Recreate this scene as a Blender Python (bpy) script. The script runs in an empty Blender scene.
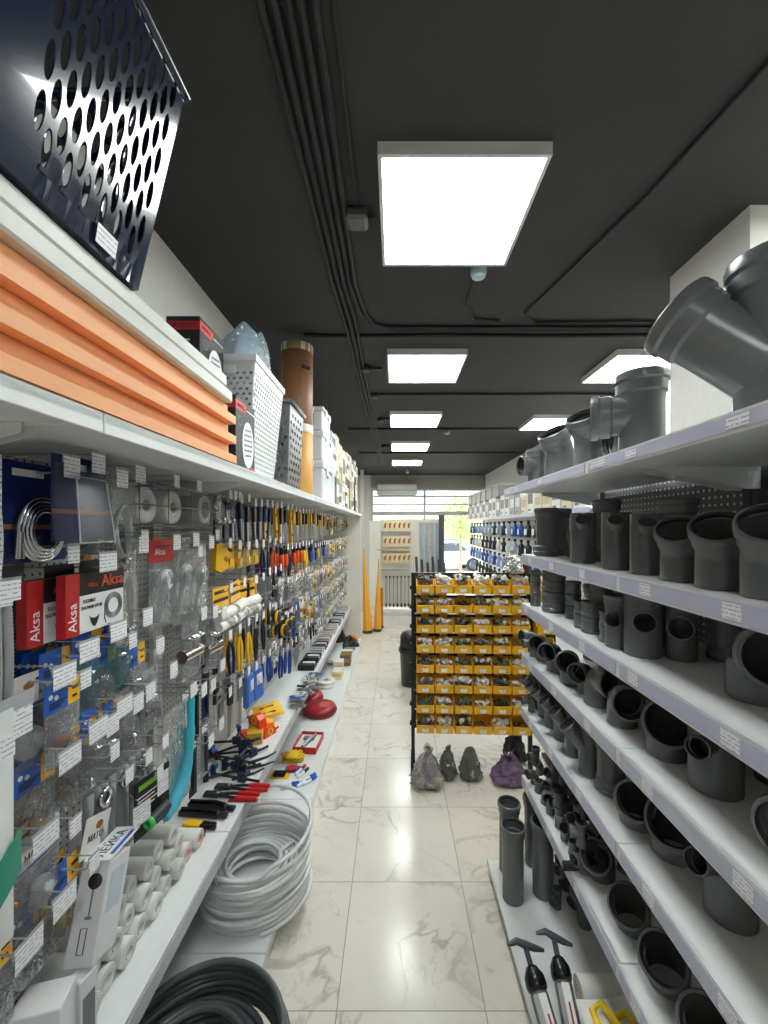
import bpy, bmesh, math, random
from mathutils import Vector, Matrix, Euler

SC = bpy.context.scene
COL = SC.collection
RND = random.Random(11)
PI = math.pi

# ---------------------------------------------------------------- measuring
EYE, FOC, VX, VY = 1.95, 409.0, 395.0, 527.0      # eye height, focal length in pixels, vanishing point of the aisle


def at_x(px, py, x):
    y = FOC * x / (px - VX)
    return Vector((x, y, EYE - (py - VY) * y / FOC))


def at_z(px, py, z):
    y = FOC * (EYE - z) / (py - VY)
    return Vector(((px - VX) * y / FOC, y, z))


def at_y(px, py, y):
    return Vector(((px - VX) * y / FOC, y, EYE - (py - VY) * y / FOC))


# ---------------------------------------------------------------- words
ORD = 'zeroth first second third fourth fifth sixth seventh eighth ninth tenth eleventh twelfth thirteenth fourteenth fifteenth sixteenth seventeenth eighteenth nineteenth twentieth'.split()

# ---------------------------------------------------------------- materials
MATS = {}


def lin(c):
    c = c / 255.0
    return c / 12.92 if c <= 0.04045 else ((c + 0.055) / 1.055) ** 2.4


def rgb(t):
    return (lin(t[0]), lin(t[1]), lin(t[2]), 1.0)


class N:
    """A tiny helper round a node tree."""

    def __init__(s, name):
        s.m = bpy.data.materials.new(name)
        s.m.use_nodes = True
        s.t = s.m.node_tree
        s.b = s.t.nodes['Principled BSDF']
        s.out = s.t.nodes['Material Output']

    def n(s, kind, **kw):
        o = s.t.nodes.new(kind)
        for k, v in kw.items():
            setattr(o, k, v)
        return o

    def l(s, a, b):
        s.t.links.new(a, b)

    def math(s, op, a, b=None, clamp=False):
        o = s.n('ShaderNodeMath', operation=op, use_clamp=clamp)
        for i, v in enumerate((a, b)):
            if v is None:
                continue
            if isinstance(v, (int, float)):
                o.inputs[i].default_value = v
            else:
                s.l(v, o.inputs[i])
        return o.outputs[0]

    def mix(s, fac, a, b):
        o = s.n('ShaderNodeMix', data_type='RGBA')
        for sock, v in ((o.inputs[0], fac), (o.inputs[6], a), (o.inputs[7], b)):
            if isinstance(v, (int, float)):
                sock.default_value = v
            elif isinstance(v, tuple):
                sock.default_value = v
            else:
                s.l(v, sock)
        return o.outputs[2]

    def obj(s):
        return s.n('ShaderNodeTexCoord').outputs['Object']

    def noise(s, vec, scale, detail=3, rough=0.5, dist=0.0):
        o = s.n('ShaderNodeTexNoise')
        o.inputs['Scale'].default_value = scale
        o.inputs['Detail'].default_value = detail
        o.inputs['Roughness'].default_value = rough
        o.inputs['Distortion'].default_value = dist
        s.l(vec, o.inputs['Vector'])
        return o.outputs['Fac']

    def bump(s, h, strength=0.3, dist=0.01):
        o = s.n('ShaderNodeBump')
        o.inputs['Strength'].default_value = strength
        o.inputs['Distance'].default_value = dist
        s.l(h, o.inputs['Height'])
        s.l(o.outputs[0], s.b.inputs['Normal'])


def M(name, col=None, rough=0.5, metal=0.0, grain=0.06, gscale=30.0, bump=0.0, bscale=200.0, spec=None, coat=0.0):
    """A plain procedural material: colour with a slight uneven grain, made once per name."""
    if name in MATS:
        return MATS[name]
    k = N(name)
    b = k.b
    c = rgb(col)
    v = k.obj()
    f = k.noise(v, gscale, 4)
    lo = tuple(x * (1 - grain) for x in c[:3]) + (1,)
    hi = tuple(min(1, x * (1 + grain)) for x in c[:3]) + (1,)
    k.l(k.mix(f, lo, hi), b.inputs['Base Color'])
    b.inputs['Roughness'].default_value = rough
    b.inputs['Metallic'].default_value = metal
    if spec is not None:
        b.inputs['Specular IOR Level'].default_value = spec
    if coat:
        b.inputs['Coat Weight'].default_value = coat
    if bump:
        k.bump(k.noise(v, bscale, 2), bump, 0.002)
    MATS[name] = k.m
    return k.m


def clear(name, tint=(255, 255, 255), shine=0.25, body=0.12, crinkle=0.0, rough=0.08, bodycol=(225, 228, 230)):
    """Clear plastic film: mostly see-through, glossy towards grazing angles, a little milky."""
    if name in MATS:
        return MATS[name]
    k = N(name)
    k.t.nodes.remove(k.b)
    tr = k.n('ShaderNodeBsdfTransparent')
    tr.inputs[0].default_value = rgb(tint)
    df = k.n('ShaderNodeBsdfDiffuse')
    df.inputs[0].default_value = rgb(bodycol)
    gl = k.n('ShaderNodeBsdfGlossy')
    gl.inputs['Roughness'].default_value = rough
    lw = k.n('ShaderNodeLayerWeight')
    lw.inputs[0].default_value = shine
    m1 = k.n('ShaderNodeMixShader')
    m1.inputs[0].default_value = body
    k.l(tr.outputs[0], m1.inputs[1])
    k.l(df.outputs[0], m1.inputs[2])
    m2 = k.n('ShaderNodeMixShader')
    k.l(lw.outputs['Fresnel'], m2.inputs[0])
    k.l(m1.outputs[0], m2.inputs[1])
    k.l(gl.outputs[0], m2.inputs[2])
    if crinkle:
        h = k.noise(k.obj(), 38, 3, 0.6, 1.0)
        bp = k.n('ShaderNodeBump')
        bp.inputs['Strength'].default_value = crinkle
        bp.inputs['Distance'].default_value = 0.02
        k.l(h, bp.inputs['Height'])
        k.l(bp.outputs[0], gl.inputs['Normal'])
        k.l(bp.outputs[0], lw.inputs['Normal'])
    k.l(m2.outputs[0], k.out.inputs[0])
    MATS[name] = k.m
    return k.m


def mat_floor():
    k = N('marble_tile')
    v = k.obj()
    sx = k.n('ShaderNodeSeparateXYZ')
    k.l(v, sx.inputs[0])
    tx = k.math('DIVIDE', k.math('ADD', sx.outputs[0], 0.235), 0.6)
    ty = k.math('DIVIDE', k.math('SUBTRACT', sx.outputs[1], 1.648), 0.6)
    ix, iy = k.math('FLOOR', tx), k.math('FLOOR', ty)
    fx, fy = k.math('SUBTRACT', tx, ix), k.math('SUBTRACT', ty, iy)

    def edge(f):
        return k.math('LESS_THAN', k.math('SUBTRACT', 0.5, k.math('ABSOLUTE', k.math('SUBTRACT', f, 0.5))), 0.0032)
    grout = k.math('MAXIMUM', edge(fx), edge(fy))
    cmb = k.n('ShaderNodeCombineXYZ')
    k.l(ix, cmb.inputs[0])
    k.l(iy, cmb.inputs[1])
    wn = k.n('ShaderNodeTexWhiteNoise', noise_dimensions='3D')
    k.l(cmb.outputs[0], wn.inputs['Vector'])
    sc = k.n('ShaderNodeVectorMath', operation='MULTIPLY_ADD')
    k.l(wn.outputs['Color'], sc.inputs[0])
    sc.inputs[1].default_value = (9, 9, 9)
    k.l(v, sc.inputs[2])
    p = sc.outputs[0]
    n1 = k.noise(p, 1.7, 5, 0.55, 0.9)
    v1 = k.math('SUBTRACT', 1.0, k.math('MULTIPLY', k.math('ABSOLUTE', k.math('SUBTRACT', n1, 0.5)), 42.0), True)
    n2 = k.noise(p, 3.4, 5, 0.6, 0.6)
    v2 = k.math('SUBTRACT', 1.0, k.math('MULTIPLY', k.math('ABSOLUTE', k.math('SUBTRACT', n2, 0.47)), 55.0), True)
    msk = k.math('MULTIPLY', k.math('SUBTRACT', k.noise(p, 2.2, 2), 0.40, True), 4.5, True)
    vv = k.math('MULTIPLY', k.math('MAXIMUM', k.math('MULTIPLY', v1, 0.60), k.math('MULTIPLY', v2, 0.28)), msk)
    cloud = k.noise(p, 2.6, 4)
    base = k.mix(cloud, rgb((214, 207, 194)), rgb((236, 231, 221)))
    c = k.mix(vv, base, rgb((150, 140, 128)))
    c = k.mix(grout, c, rgb((150, 142, 130)))
    k.l(c, k.b.inputs['Base Color'])
    k.b.inputs['Roughness'].default_value = 0.2
    k.l(k.math('ADD', k.math('MULTIPLY', grout, 0.5), 0.17), k.b.inputs['Roughness'])
    return k.m


def mat_peg(name, col, hole, pitch=0.025, see=True, axes=(1, 2)):
    """A perforated metal sheet: round holes on a square pitch; without see they are only coloured dots."""
    k = N(name)
    v = k.obj()
    sx = k.n('ShaderNodeSeparateXYZ')
    k.l(v, sx.inputs[0])
    d = []
    for a in axes:
        t = k.math('DIVIDE', sx.outputs[a], pitch)
        d.append(k.math('SUBTRACT', k.math('FRACT', t), 0.5))
    r = k.math('SQRT', k.math('ADD', k.math('MULTIPLY', d[0], d[0]), k.math('MULTIPLY', d[1], d[1])))
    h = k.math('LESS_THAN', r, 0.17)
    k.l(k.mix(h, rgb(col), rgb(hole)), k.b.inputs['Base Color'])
    k.b.inputs['Roughness'].default_value = 0.45
    if see:
        k.l(k.math('SUBTRACT', 1.0, h), k.b.inputs['Alpha'])
    return k.m


def mat_tag(name='printed_price_tag', base=(236, 236, 240), ink=(176, 176, 182), lines=0.009):
    if name in MATS:
        return MATS[name]
    k = N(name)
    sx = k.n('ShaderNodeSeparateXYZ')
    k.l(k.obj(), sx.inputs[0])
    t = k.math('FRACT', k.math('DIVIDE', sx.outputs[2], lines))
    on = k.math('LESS_THAN', t, 0.32)
    sp = k.math('GREATER_THAN', k.noise(k.obj(), 160, 1), 0.46)
    k.l(k.mix(k.math('MULTIPLY', on, sp), rgb(base), rgb(ink)), k.b.inputs['Base Color'])
    k.b.inputs['Roughness'].default_value = 0.4
    MATS[name] = k.m
    return k.m


def mat_wood(name, a, b, scale=6.0, stretch=(1, 1, 0.08), rough=0.5):
    if name in MATS:
        return MATS[name]
    k = N(name)
    mp = k.n('ShaderNodeMapping')
    mp.inputs['Scale'].default_value = stretch
    k.l(k.obj(), mp.inputs[0])
    f = k.noise(mp.outputs[0], scale * 8, 5, 0.6, 0.4)
    k.l(k.mix(f, rgb(a), rgb(b)), k.b.inputs['Base Color'])
    k.b.inputs['Roughness'].default_value = rough
    MATS[name] = k.m
    return k.m


def mat_emit(name, col, strength):
    if name in MATS:
        return MATS[name]
    k = N(name)
    k.b.inputs['Base Color'].default_value = rgb((240, 240, 240))
    k.b.inputs['Emission Color'].default_value = rgb(col)
    k.b.inputs['Emission Strength'].default_value = strength
    MATS[name] = k.m
    return k.m


# ---------------------------------------------------------------- mesh building
class MB:
    def __init__(s):
        s.v, s.f, s.sm = [], [], []

    def add(s, vs, fs, smooth=False, X=None):
        o = len(s.v)
        s.v.extend((X @ Vector(p)) if X is not None else Vector(p) for p in vs)
        for f in fs:
            s.f.append(tuple(i + o for i in f))
            s.sm.append(smooth)
        return s

    def box(s, lo, hi, X=None):
        (a, b, c), (d, e, f) = lo, hi
        vs = [(a, b, c), (d, b, c), (d, e, c), (a, e, c), (a, b, f), (d, b, f), (d, e, f), (a, e, f)]
        return s.add(vs, [(0, 3, 2, 1), (4, 5, 6, 7), (0, 1, 5, 4), (1, 2, 6, 5), (2, 3, 7, 6), (3, 0, 4, 7)], False, X)

    def cbox(s, lo, hi, bv=0.004, X=None):
        """A box with chamfered edges."""
        c = [(l + h) / 2 for l, h in zip(lo, hi)]
        h = [(b - a) / 2 for a, b in zip(lo, hi)]
        bv = min(bv, 0.45 * min(h))
        vs, ix = [], {}
        for sx in (-1, 1):
            for sy in (-1, 1):
                for sz in (-1, 1):
                    sg = (sx, sy, sz)
                    for a in range(3):
                        p = [c[i] + sg[i] * (h[i] - (0 if i == a else bv)) for i in range(3)]
                        ix[(sg, a)] = len(vs)
                        vs.append(p)
        fs = []
        for a in range(3):
            b, d = (a + 1) % 3, (a + 2) % 3
            for sg in (-1, 1):
                q = []
                for sb, sd in ((-1, -1), (1, -1), (1, 1), (-1, 1)):
                    t = [0, 0, 0]
                    t[a], t[b], t[d] = sg, sb, sd
                    q.append(ix[(tuple(t), a)])
                fs.append(tuple(q))
            for sb in (-1, 1):
                for sd in (-1, 1):
                    t0, t1 = [0, 0, 0], [0, 0, 0]
                    t0[a], t0[b], t0[d] = -1, sb, sd
                    t1[a], t1[b], t1[d] = 1, sb, sd
                    fs.append((ix[(tuple(t0), b)], ix[(tuple(t1), b)], ix[(tuple(t1), d)], ix[(tuple(t0), d)]))
        for sx in (-1, 1):
            for sy in (-1, 1):
                for sz in (-1, 1):
                    fs.append(tuple(ix[((sx, sy, sz), a)] for a in range(3)))
        return s.add(vs, fs, False, X)

    def tube(s, pts, r, seg=8, closed=False, X=None, smooth=True):
        pts = [Vector(p) for p in pts]
        n = len(pts)
        rs = r if isinstance(r, (list, tuple)) else [r] * n
        tang = []
        for i in range(n):
            if closed:
                t = pts[(i + 1) % n] - pts[i - 1]
            else:
                t = pts[min(i + 1, n - 1)] - pts[max(i - 1, 0)]
            tang.append(t.normalized() if t.length > 1e-9 else (tang[-1] if tang else Vector((0, 0, 1))))
        t0 = tang[0]
        u = t0.cross(Vector((0, 0, 1)))
        if u.length < 0.1:
            u = t0.cross(Vector((0, 1, 0)))
        u.normalize()
        vs = []
        for i in range(n):
            t = tang[i]
            u = (u - t * u.dot(t))
            if u.length < 1e-6:
                u = t.orthogonal()
            u.normalize()
            w = t.cross(u)
            for j in range(seg):
                a = 2 * PI * j / seg
                vs.append(pts[i] + (u * math.cos(a) + w * math.sin(a)) * rs[i])
        fs = []
        for i in range(n if closed else n - 1):
            i2 = (i + 1) % n
            for j in range(seg):
                j2 = (j + 1) % seg
                fs.append((i * seg + j, i * seg + j2, i2 * seg + j2, i2 * seg + j))
        s.add(vs, fs, smooth, X)
        if not closed:
            s.add(vs[:seg], [tuple(range(seg))[::-1]], False, X)
            s.add(vs[-seg:], [tuple(range(seg))], False, X)
        return s

    def lathe(s, prof, seg=24, X=None, smooth=True, closed=False):
        """Turn a (radius, z) profile about the z axis. A radius of 0 closes that end."""
        vs, fs, rings = [], [], []
        for r, z in prof:
            if r < 1e-7:
                rings.append([len(vs)])
                vs.append((0, 0, z))
            else:
                rings.append(list(range(len(vs), len(vs) + seg)))
                vs.extend((r * math.cos(2 * PI * j / seg), r * math.sin(2 * PI * j / seg), z) for j in range(seg))
        pairs = list(zip(rings, rings[1:])) + ([(rings[-1], rings[0])] if closed else [])
        for a, b in pairs:
            for j in range(seg):
                j2 = (j + 1) % seg
                if len(a) == 1 and len(b) == 1:
                    continue
                if len(a) == 1:
                    fs.append((a[0], b[j], b[j2]))
                elif len(b) == 1:
                    fs.append((a[j], a[j2], b[0]))
                else:
                    fs.append((a[j], a[j2], b[j2], b[j]))
        return s.add(vs, fs, smooth, X)

    def prism(s, poly, d, X=None):
        """Polygon in local xy, extruded along z from 0 to d."""
        n = len(poly)
        vs = [(x, y, 0) for x, y in poly] + [(x, y, d) for x, y in poly]
        fs = [tuple(range(n))[::-1], tuple(range(n, 2 * n))] + [(i, (i + 1) % n, (i + 1) % n + n, i + n) for i in range(n)]
        return s.add(vs, fs, False, X)

    def ball(s, c, r, seg=12, rings=8, X=None):
        r3 = r if isinstance(r, (tuple, list)) else (r, r, r)
        prof = [(math.sin(PI * i / rings), -math.cos(PI * i / rings)) for i in range(rings + 1)]
        prof[0], prof[-1] = (0, -1), (0, 1)
        T = Matrix.Translation(Vector(c)) @ Matrix.Diagonal((*r3, 1))
        return s.lathe(prof, seg, (X @ T) if X is not None else T)

    def grid(s, fn, nu, nv, smooth=True, X=None):
        vs = [fn(i / nu, j / nv) for j in range(nv + 1) for i in range(nu + 1)]
        w = nu + 1
        fs = [(j * w + i, j * w + i + 1, (j + 1) * w + i + 1, (j + 1) * w + i) for j in range(nv) for i in range(nu)]
        return s.add(vs, fs, smooth, X)

    def mesh(s, name, mat, weld=False, recalc=True):
        me = bpy.data.meshes.new(name)
        me.from_pydata([tuple(p) for p in s.v], [], s.f)
        me.polygons.foreach_set('use_smooth', s.sm)
        if recalc or weld:
            bm = bmesh.new()
            bm.from_mesh(me)
            if weld:
                bmesh.ops.remove_doubles(bm, verts=bm.verts, dist=1e-5)
            bmesh.ops.recalc_face_normals(bm, faces=bm.faces)
            bm.to_mesh(me)
            bm.free()
        if mat is not None:
            me.materials.append(mat)
        me.update()
        return me

    def build(s, name, mat, parent=None, weld=False, recalc=True):
        return link(name, s.mesh(name, mat, weld, recalc), parent)


def link(name, data, parent=None):
    o = bpy.data.objects.new(name, data)
    COL.objects.link(o)
    if parent is not None:
        o.parent = parent
    return o


def rot(x=0, y=0, z=0, loc=(0, 0, 0)):
    return Matrix.Translation(Vector(loc)) @ Euler((x, y, z)).to_matrix().to_4x4()


def axis_to(d, loc=(0, 0, 0)):
    """A frame at loc whose z axis points along d."""
    return Matrix.Translation(Vector(loc)) @ Vector(d).to_track_quat('Z', 'Y').to_matrix().to_4x4()


def tag(o, label, cat, group=None, kind=None):
    o['label'] = label
    o['category'] = cat
    if group:
        o['group'] = group
    if kind:
        o['kind'] = kind
    return o


def thing(name, label, cat, loc=(0, 0, 0), rz=0.0, group=None):
    o = bpy.data.objects.new(name, None)
    o.empty_display_size = 0.05
    COL.objects.link(o)
    o.location = loc
    o.rotation_euler = (0, 0, rz)
    return tag(o, label, cat, group)


def dup(root):
    r = root.copy()
    COL.objects.link(r)
    for ch in list(root.children):
        c = ch.copy()
        COL.objects.link(c)
        c.parent = r
        for g in list(ch.children):
            d = g.copy()
            COL.objects.link(d)
            d.parent = c
    return r


class Kind:
    """One kind of thing: built the first time it is put down, copied after that."""

    def __init__(s, fn, *a):
        s.fn, s.a, s.root = fn, a, None

    def put(s, loc, label, rot3=(0, 0, 0), group=None, scale=1.0):
        if s.root is None:
            o = s.root = s.fn(*s.a)
        else:
            o = dup(s.root)
        o.location = loc
        o.rotation_euler = rot3
        o.scale = (scale,) * 3 if isinstance(scale, (int, float)) else scale
        o['label'] = label
        if group:
            o['group'] = group
        elif 'group' in o:
            del o['group']
        return o


def struct(name, mb, mat, parent=None):
    o = mb.build(name, mat, parent)
    if parent is None:
        o['kind'] = 'structure'
    return o


def text(body, size, loc, r3, mat, parent, name='lettering', align='CENTER', sx=1.0, extrude=0.0004):
    cu = bpy.data.curves.new(name, 'FONT')
    cu.body = body
    cu.size = size
    cu.align_x = align
    cu.align_y = 'CENTER'
    cu.extrude = extrude
    cu.resolution_u = 2
    tmp = link('temporary', cu)
    me = bpy.data.meshes.new_from_object(tmp.evaluated_get(bpy.context.evaluated_depsgraph_get()))
    bpy.data.objects.remove(tmp, do_unlink=True)
    me.materials.clear()
    me.materials.append(mat)
    o = link(name, me, parent)
    o.location = loc
    o.rotation_euler = r3
    o.scale = (sx, 1, 1)
    return o


FACE_E = (PI / 2, 0, PI / 2)      # lettering on a face that looks along +x
FACE_S = (PI / 2, 0, 0)           # lettering on a face that looks along -y
FACE_W = (PI / 2, 0, -PI / 2)     # lettering on a face that looks along -x

# ================================================================ the room
XL, XR, YB, YF, ZC = -1.07, 2.3, -2.2, 10.4, 3.27
WHITE = M('white_wall_paint', (222, 220, 214), 0.7, bump=0.1)
CEIL = M('black_ceiling_paint', (56, 56, 56), 0.85, grain=0.15, gscale=3, bump=0.5, bscale=120)
FRAME = M('pale_grey_window_metal', (196, 194, 188), 0.4)
HEADER = M('grey_header_panel', (168, 163, 154), 0.6)

struct('floor', MB().box((XL - 0.1, YB, -0.1), (XR + 0.1, YF + 0.1, 0)), mat_floor())
struct('ceiling', MB().box((XL - 0.1, YB, ZC), (XR + 0.1, YF + 0.1, ZC + 0.1)), CEIL)
struct('wall_left', MB().box((XL - 0.1, YB, 0), (XL, YF, ZC)), WHITE)
struct('wall_right', MB().box((XR, YB, 0), (XR + 0.1, YF, ZC)), WHITE)
struct('wall_rear', MB().box((XL, YB - 0.1, 0), (XR, YB, ZC)), WHITE)
WX0 = -0.62                                        # left jamb of the shop window
struct('wall_front', MB().box((XL, YF, 0), (WX0, YF + 0.12, ZC)), WHITE)
hd = MB().box((WX0, YF, 2.93), (XR, YF + 0.12, ZC)).box((0.735, YF - 0.02, 2.93), (0.775, YF, ZC))
struct('trim_1', hd, HEADER)
struct('wall_column', MB().box((1.455, 1.676, 0), (XR, 2.164, ZC)), WHITE)
wf = MB()
for zz, hh in ((2.90, 0.05), (2.73, 0.035), (2.53, 0.035), (2.30, 0.10), (0.05, 0.1)):
    wf.box((WX0, YF + 0.02, zz - hh / 2), (XR, YF + 0.08, zz + hh / 2))
for xx, ww in ((WX0 + 0.03, 0.06), (0.755, 0.05), (XR - 0.03, 0.06)):
    wf.box((xx - ww / 2, YF + 0.015, 0), (xx + ww / 2, YF + 0.085, 2.93))
win = struct('window_1', wf, FRAME)
pane = MB()
for x0, x1 in ((WX0 + 0.06, 0.73), (0.78, XR - 0.06)):
    pane.box((x0, YF + 0.047, 0.1), (x1, YF + 0.053, 2.88))
pane.build('pane', clear('window_glass', (250, 253, 252), 0.2, 0.0, rough=0.02), win)
struct('trim_2', MB().box((-0.80, YF - 1.0, 0), (-0.72, YF - 0.92, ZC)), M('cream_post_paint', (218, 212, 200), 0.6))

# ---- outdoors beyond the glass
struct('exterior_ground', MB().box((-30, YF + 0.1, -0.35), (40, 70, -0.15)), M('sunlit_paving', (205, 200, 192), 0.9))
eb = MB().box((-24, 40, -0.3), (34, 44, 9))
ext = struct('exterior_wall', eb, M('pale_facade', (226, 216, 200), 0.9))
for i in range(14):
    x = -22 + i * 4.0
    MB().cbox((x, 39.9, 4.4), (x + 1.9, 40.0, 6.6), 0.05).build('window', M('facade_glass', (176, 186, 192), 0.3), ext)
fence = thing('picket_fence', 'pale orange picket fence across the street seen through the upper shop window', 'fence', (0, 30, 0))
mbf = MB()
for i in range(60):
    mbf.cbox((-9 + i * 0.32, -0.02, -0.2), (-9 + i * 0.32 + 0.2, 0.02, 2.4), 0.01)
mbf.build('picket_panel', M('sunlit_orange_fence', (222, 176, 128), 0.8), fence)
for i in range(5):
    MB().cbox((-9 + i * 4.6, 0.02, -0.2), (-8.85 + i * 4.6, 0.15, 2.5), 0.01).build('post', M('fence_post_grey', (170, 164, 156), 0.7), fence)

M('milky_plastic_part', (196, 202, 206), .3)
M('grey_card', (128, 130, 130), .5)
M('white_carton', (230, 230, 230), .4)
M('grey_white_carton', (218, 218, 222), .45)
M('navy_print', (36, 48, 92), .5)
M('brown_print', (166, 108, 62), .5)
M('white_soft_pack', (222, 226, 224), .4)
M('bright_white_panel', (238, 236, 230), .5)
M('white_film_edge', (204, 204, 204), .5)
M('milky_hose', (206, 208, 208), .25)
# ---- ceiling lamps
PW = 0.6
LAMP = mat_emit('led_panel_diffuser', (246, 253, 250), 21.0)
LFR = M('white_lamp_frame', (214, 214, 210), 0.45)


def make_lamp():
    t = thing('ceiling_light', '', 'ceiling light')
    fr = MB()
    w, b = PW / 2, 0.014
    fr.box((-w, -w, 0), (-w + b, w, 0.045)).box((w - b, -w, 0), (w, w, 0.045))
    fr.box((-w + b, -w, 0), (w - b, -w + b, 0.045)).box((-w + b, w - b, 0), (w - b, w, 0.045))
    fr.build('frame', LFR, t)
    MB().box((-w + b, -w + b, 0.004), (w - b, w - b, 0.02)).build('diffuser', LAMP, t)
    return t


KL = Kind(make_lamp)
names = ['large square LED ceiling panel overhead, first of the row above the aisle', 'square LED ceiling panel second along the row above the aisle',
         'square LED ceiling panel third along the row above the aisle', 'square LED ceiling panel fourth along the row above the aisle',
         'small-looking square LED ceiling panel last in the row, beside the shop window']
for i, lb in enumerate(names):
    KL.put((0.240, 1.70 + 1.625 * i, 3.225), lb)
KL.put((1.95, 3.33, 3.225), 'square LED ceiling panel in the side row, partly behind the big grey tee fitting')
KL.put((1.93, 5.10, 3.225), 'square LED ceiling panel in the side row, above the small grey tee fittings')
KL.put((1.95, 1.15, 3.225), 'unseen LED panel added in front of the white column to light behind the fittings shelving')  # added lamp outside the view, brightens the gap behind the perforated panel
KL.put((0.245, 0.065 - 0.9, 3.225), 'square LED ceiling panel of the aisle row behind the photographer')

# ---- cables, boxes and detectors under the ceiling
CAB = M('black_cable_sheath', (26, 26, 28), 0.6)
BOXM = M('dark_grey_box_plastic', (60, 60, 62), 0.6)


def cable(pts, r, label, group=None):
    o = MB().tube(pts, r, 8).build('ceiling_cable', CAB)
    return tag(o, label, 'cable', group)


for i in range(5):
    x = -0.335 + 0.034 * i
    pts = [(x, YB + 0.02, ZC - 0.014), (x, 1.0, ZC - 0.014), (x - 0.004 * i, 2.2, ZC - 0.014)]
    if i < 3:
        pts += [(x + 0.015, 2.6, ZC - 0.016), (x + 0.06 * 0 + 0.01, 4.2, ZC - 0.014), (x + 0.03, 8.6, ZC - 0.014)]
    else:
        e = 2.68 + 0.035 * (i - 3)
        pts += [(x + 0.02, e - 0.2, ZC - 0.014), (x + 0.07, e - 0.06, ZC - 0.014), (x + 0.18, e, ZC - 0.014), (XR - 0.02, e, ZC - 0.014)]
    cable(pts, 0.012, 'black cable of the bundle running along the dark ceiling, %s from the lamps' % ORD[5 - i])
for k, (yy, x0, x1) in enumerate(((2.80, -0.62, 2.28), (4.03, -0.15, 2.2), (5.45, -0.62, 2.2), (7.2, -0.62, 2.2))):
    pts = [(x0 + (x1 - x0) * t / 8, yy + 0.008 * math.sin(t * 1.7), ZC - 0.012) for t in range(9)]
    cable(pts, 0.014, 'black cable crossing the dark ceiling, %s crossing from the entrance lamp' % ORD[k + 1] if k else 'thick black cable crossing the ceiling just beyond the big lamp')
cable([(0.66, 2.60, ZC - 0.01), (0.50, 2.58, ZC - 0.01), (0.42, 2.40, ZC - 0.01), (0.42, 2.14, ZC - 0.01)], 0.008, 'thin black cable curving to the blue smoke detector')
cable([(2.2, 2.60, ZC - 0.01), (0.9, 2.62, ZC - 0.01), (0.80, 2.5, ZC - 0.01), (1.0, 1.6, ZC - 0.01), (1.15, 0.4, ZC - 0.01)], 0.008, 'thin black cable bending along the ceiling toward the white column')
cable([(-0.155, 1.0, ZC - 0.01), (-0.155, 1.68, ZC - 0.01)], 0.008, 'thin black cable dropping into the square ceiling junction box')


def make_jbox():
    t = thing('mounted_junction_box', '', 'junction box')
    MB().lathe([(0, 0), (0.036, 0), (0.04, 0.006), (0.04, 0.045), (0, 0.045)], 20).build('box_body', BOXM, t)
    MB().tube([(0, 0.03, 0.03), (0, 0.055, 0.03)], 0.012, 8).build('cable_gland', CAB, t)
    return t


KJ = Kind(make_jbox)
p = at_z(357, 217, 3.255)
t = thing('mounted_junction_box', 'square dark grey junction box on the ceiling beside the big lamp', 'junction box', (p.x, p.y, ZC - 0.05))
MB().cbox((-0.045, -0.045, 0), (0.045, 0.045, 0.05), 0.012).build('box_body', M('mid_grey_box', (92, 92, 94), 0.5), t)
MB().tube([(0.045, 0, 0.03), (0.075, 0, 0.035)], 0.008, 8).build('cable_gland', CAB, t)
for i, (px, py) in enumerate(((366, 368), (375, 395), (381, 419), (384, 446))):
    p = at_z(px, py, 3.255)
    KJ.put((p.x, p.y, ZC - 0.045), 'small dark ceiling junction box where cables cross, %s beyond the big lamp' % ORD[i + 1])
    o = MB().cbox((-0.06, -0.016, -0.022), (0.06, 0.016, 0), 0.003).build('conduit_clip', BOXM)
    o.location = (p.x + 0.07, p.y + 0.03, ZC)
    tag(o, 'flat dark conduit clip beside the ceiling junction box, %s beyond the big lamp' % ORD[i + 1], 'cable clip')


def make_det():
    t = thing('smoke_detector', '', 'smoke detector')
    MB().lathe([(0, 0.012), (0.03, 0.012), (0.038, 0.02), (0.042, 0.03), (0.042, 0.06), (0, 0.06)], 24).build('housing', M('pale_blue_detector', (150, 178, 196), 0.35), t)
    mb = MB()
    for r in (0.030, 0.020, 0.010):
        mb.lathe([(r - 0.003, 0.010), (r + 0.003, 0.010), (r + 0.003, 0.014), (r - 0.003, 0.014)], 20, closed=True)
    mb.build('vent_ring', M('detector_ring_white', (206, 220, 230), 0.4), t)
    return t


KD = Kind(make_det)
KD.put((0.425, 2.08, ZC - 0.06), 'round pale blue smoke detector at the far edge of the big lamp')
p = at_z(447, 432, 3.25)
KD.put((p.x, p.y, ZC - 0.06), 'tiny round smoke detector between the two rows of lamps')
t = thing('ceiling_sensor', 'small white sensor hanging from the ceiling in front of the shop window', 'sensor', (0.28, 9.3, 3.18))
MB().tube([(0, 0, 0.04), (0, 0, 0.12)], 0.012, 8).build('stem', LFR, t)
MB().ball((0, 0, 0.02), 0.04).build('housing', LFR, t)

# ---- air curtain over the window
t = thing('air_curtain', 'long white air curtain unit mounted high on the shop window', 'air curtain', (0.05, YF - 0.21, 2.74))
MB().cbox((-0.5, 0, 0), (0.5, 0.2, 0.29), 0.03).build('casing', M('white_unit_plastic', (226, 228, 228), 0.4), t)
MB().box((-0.47, -0.004, 0.12), (0.47, 0.0, 0.135)).build('seam', M('unit_seam_grey', (150, 150, 150), 0.5), t)
MB().box((-0.45, 0.03, -0.004), (0.45, 0.15, 0.0)).build('outlet_slot', M('unit_slot_dark', (60, 60, 60), 0.6), t)

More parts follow.
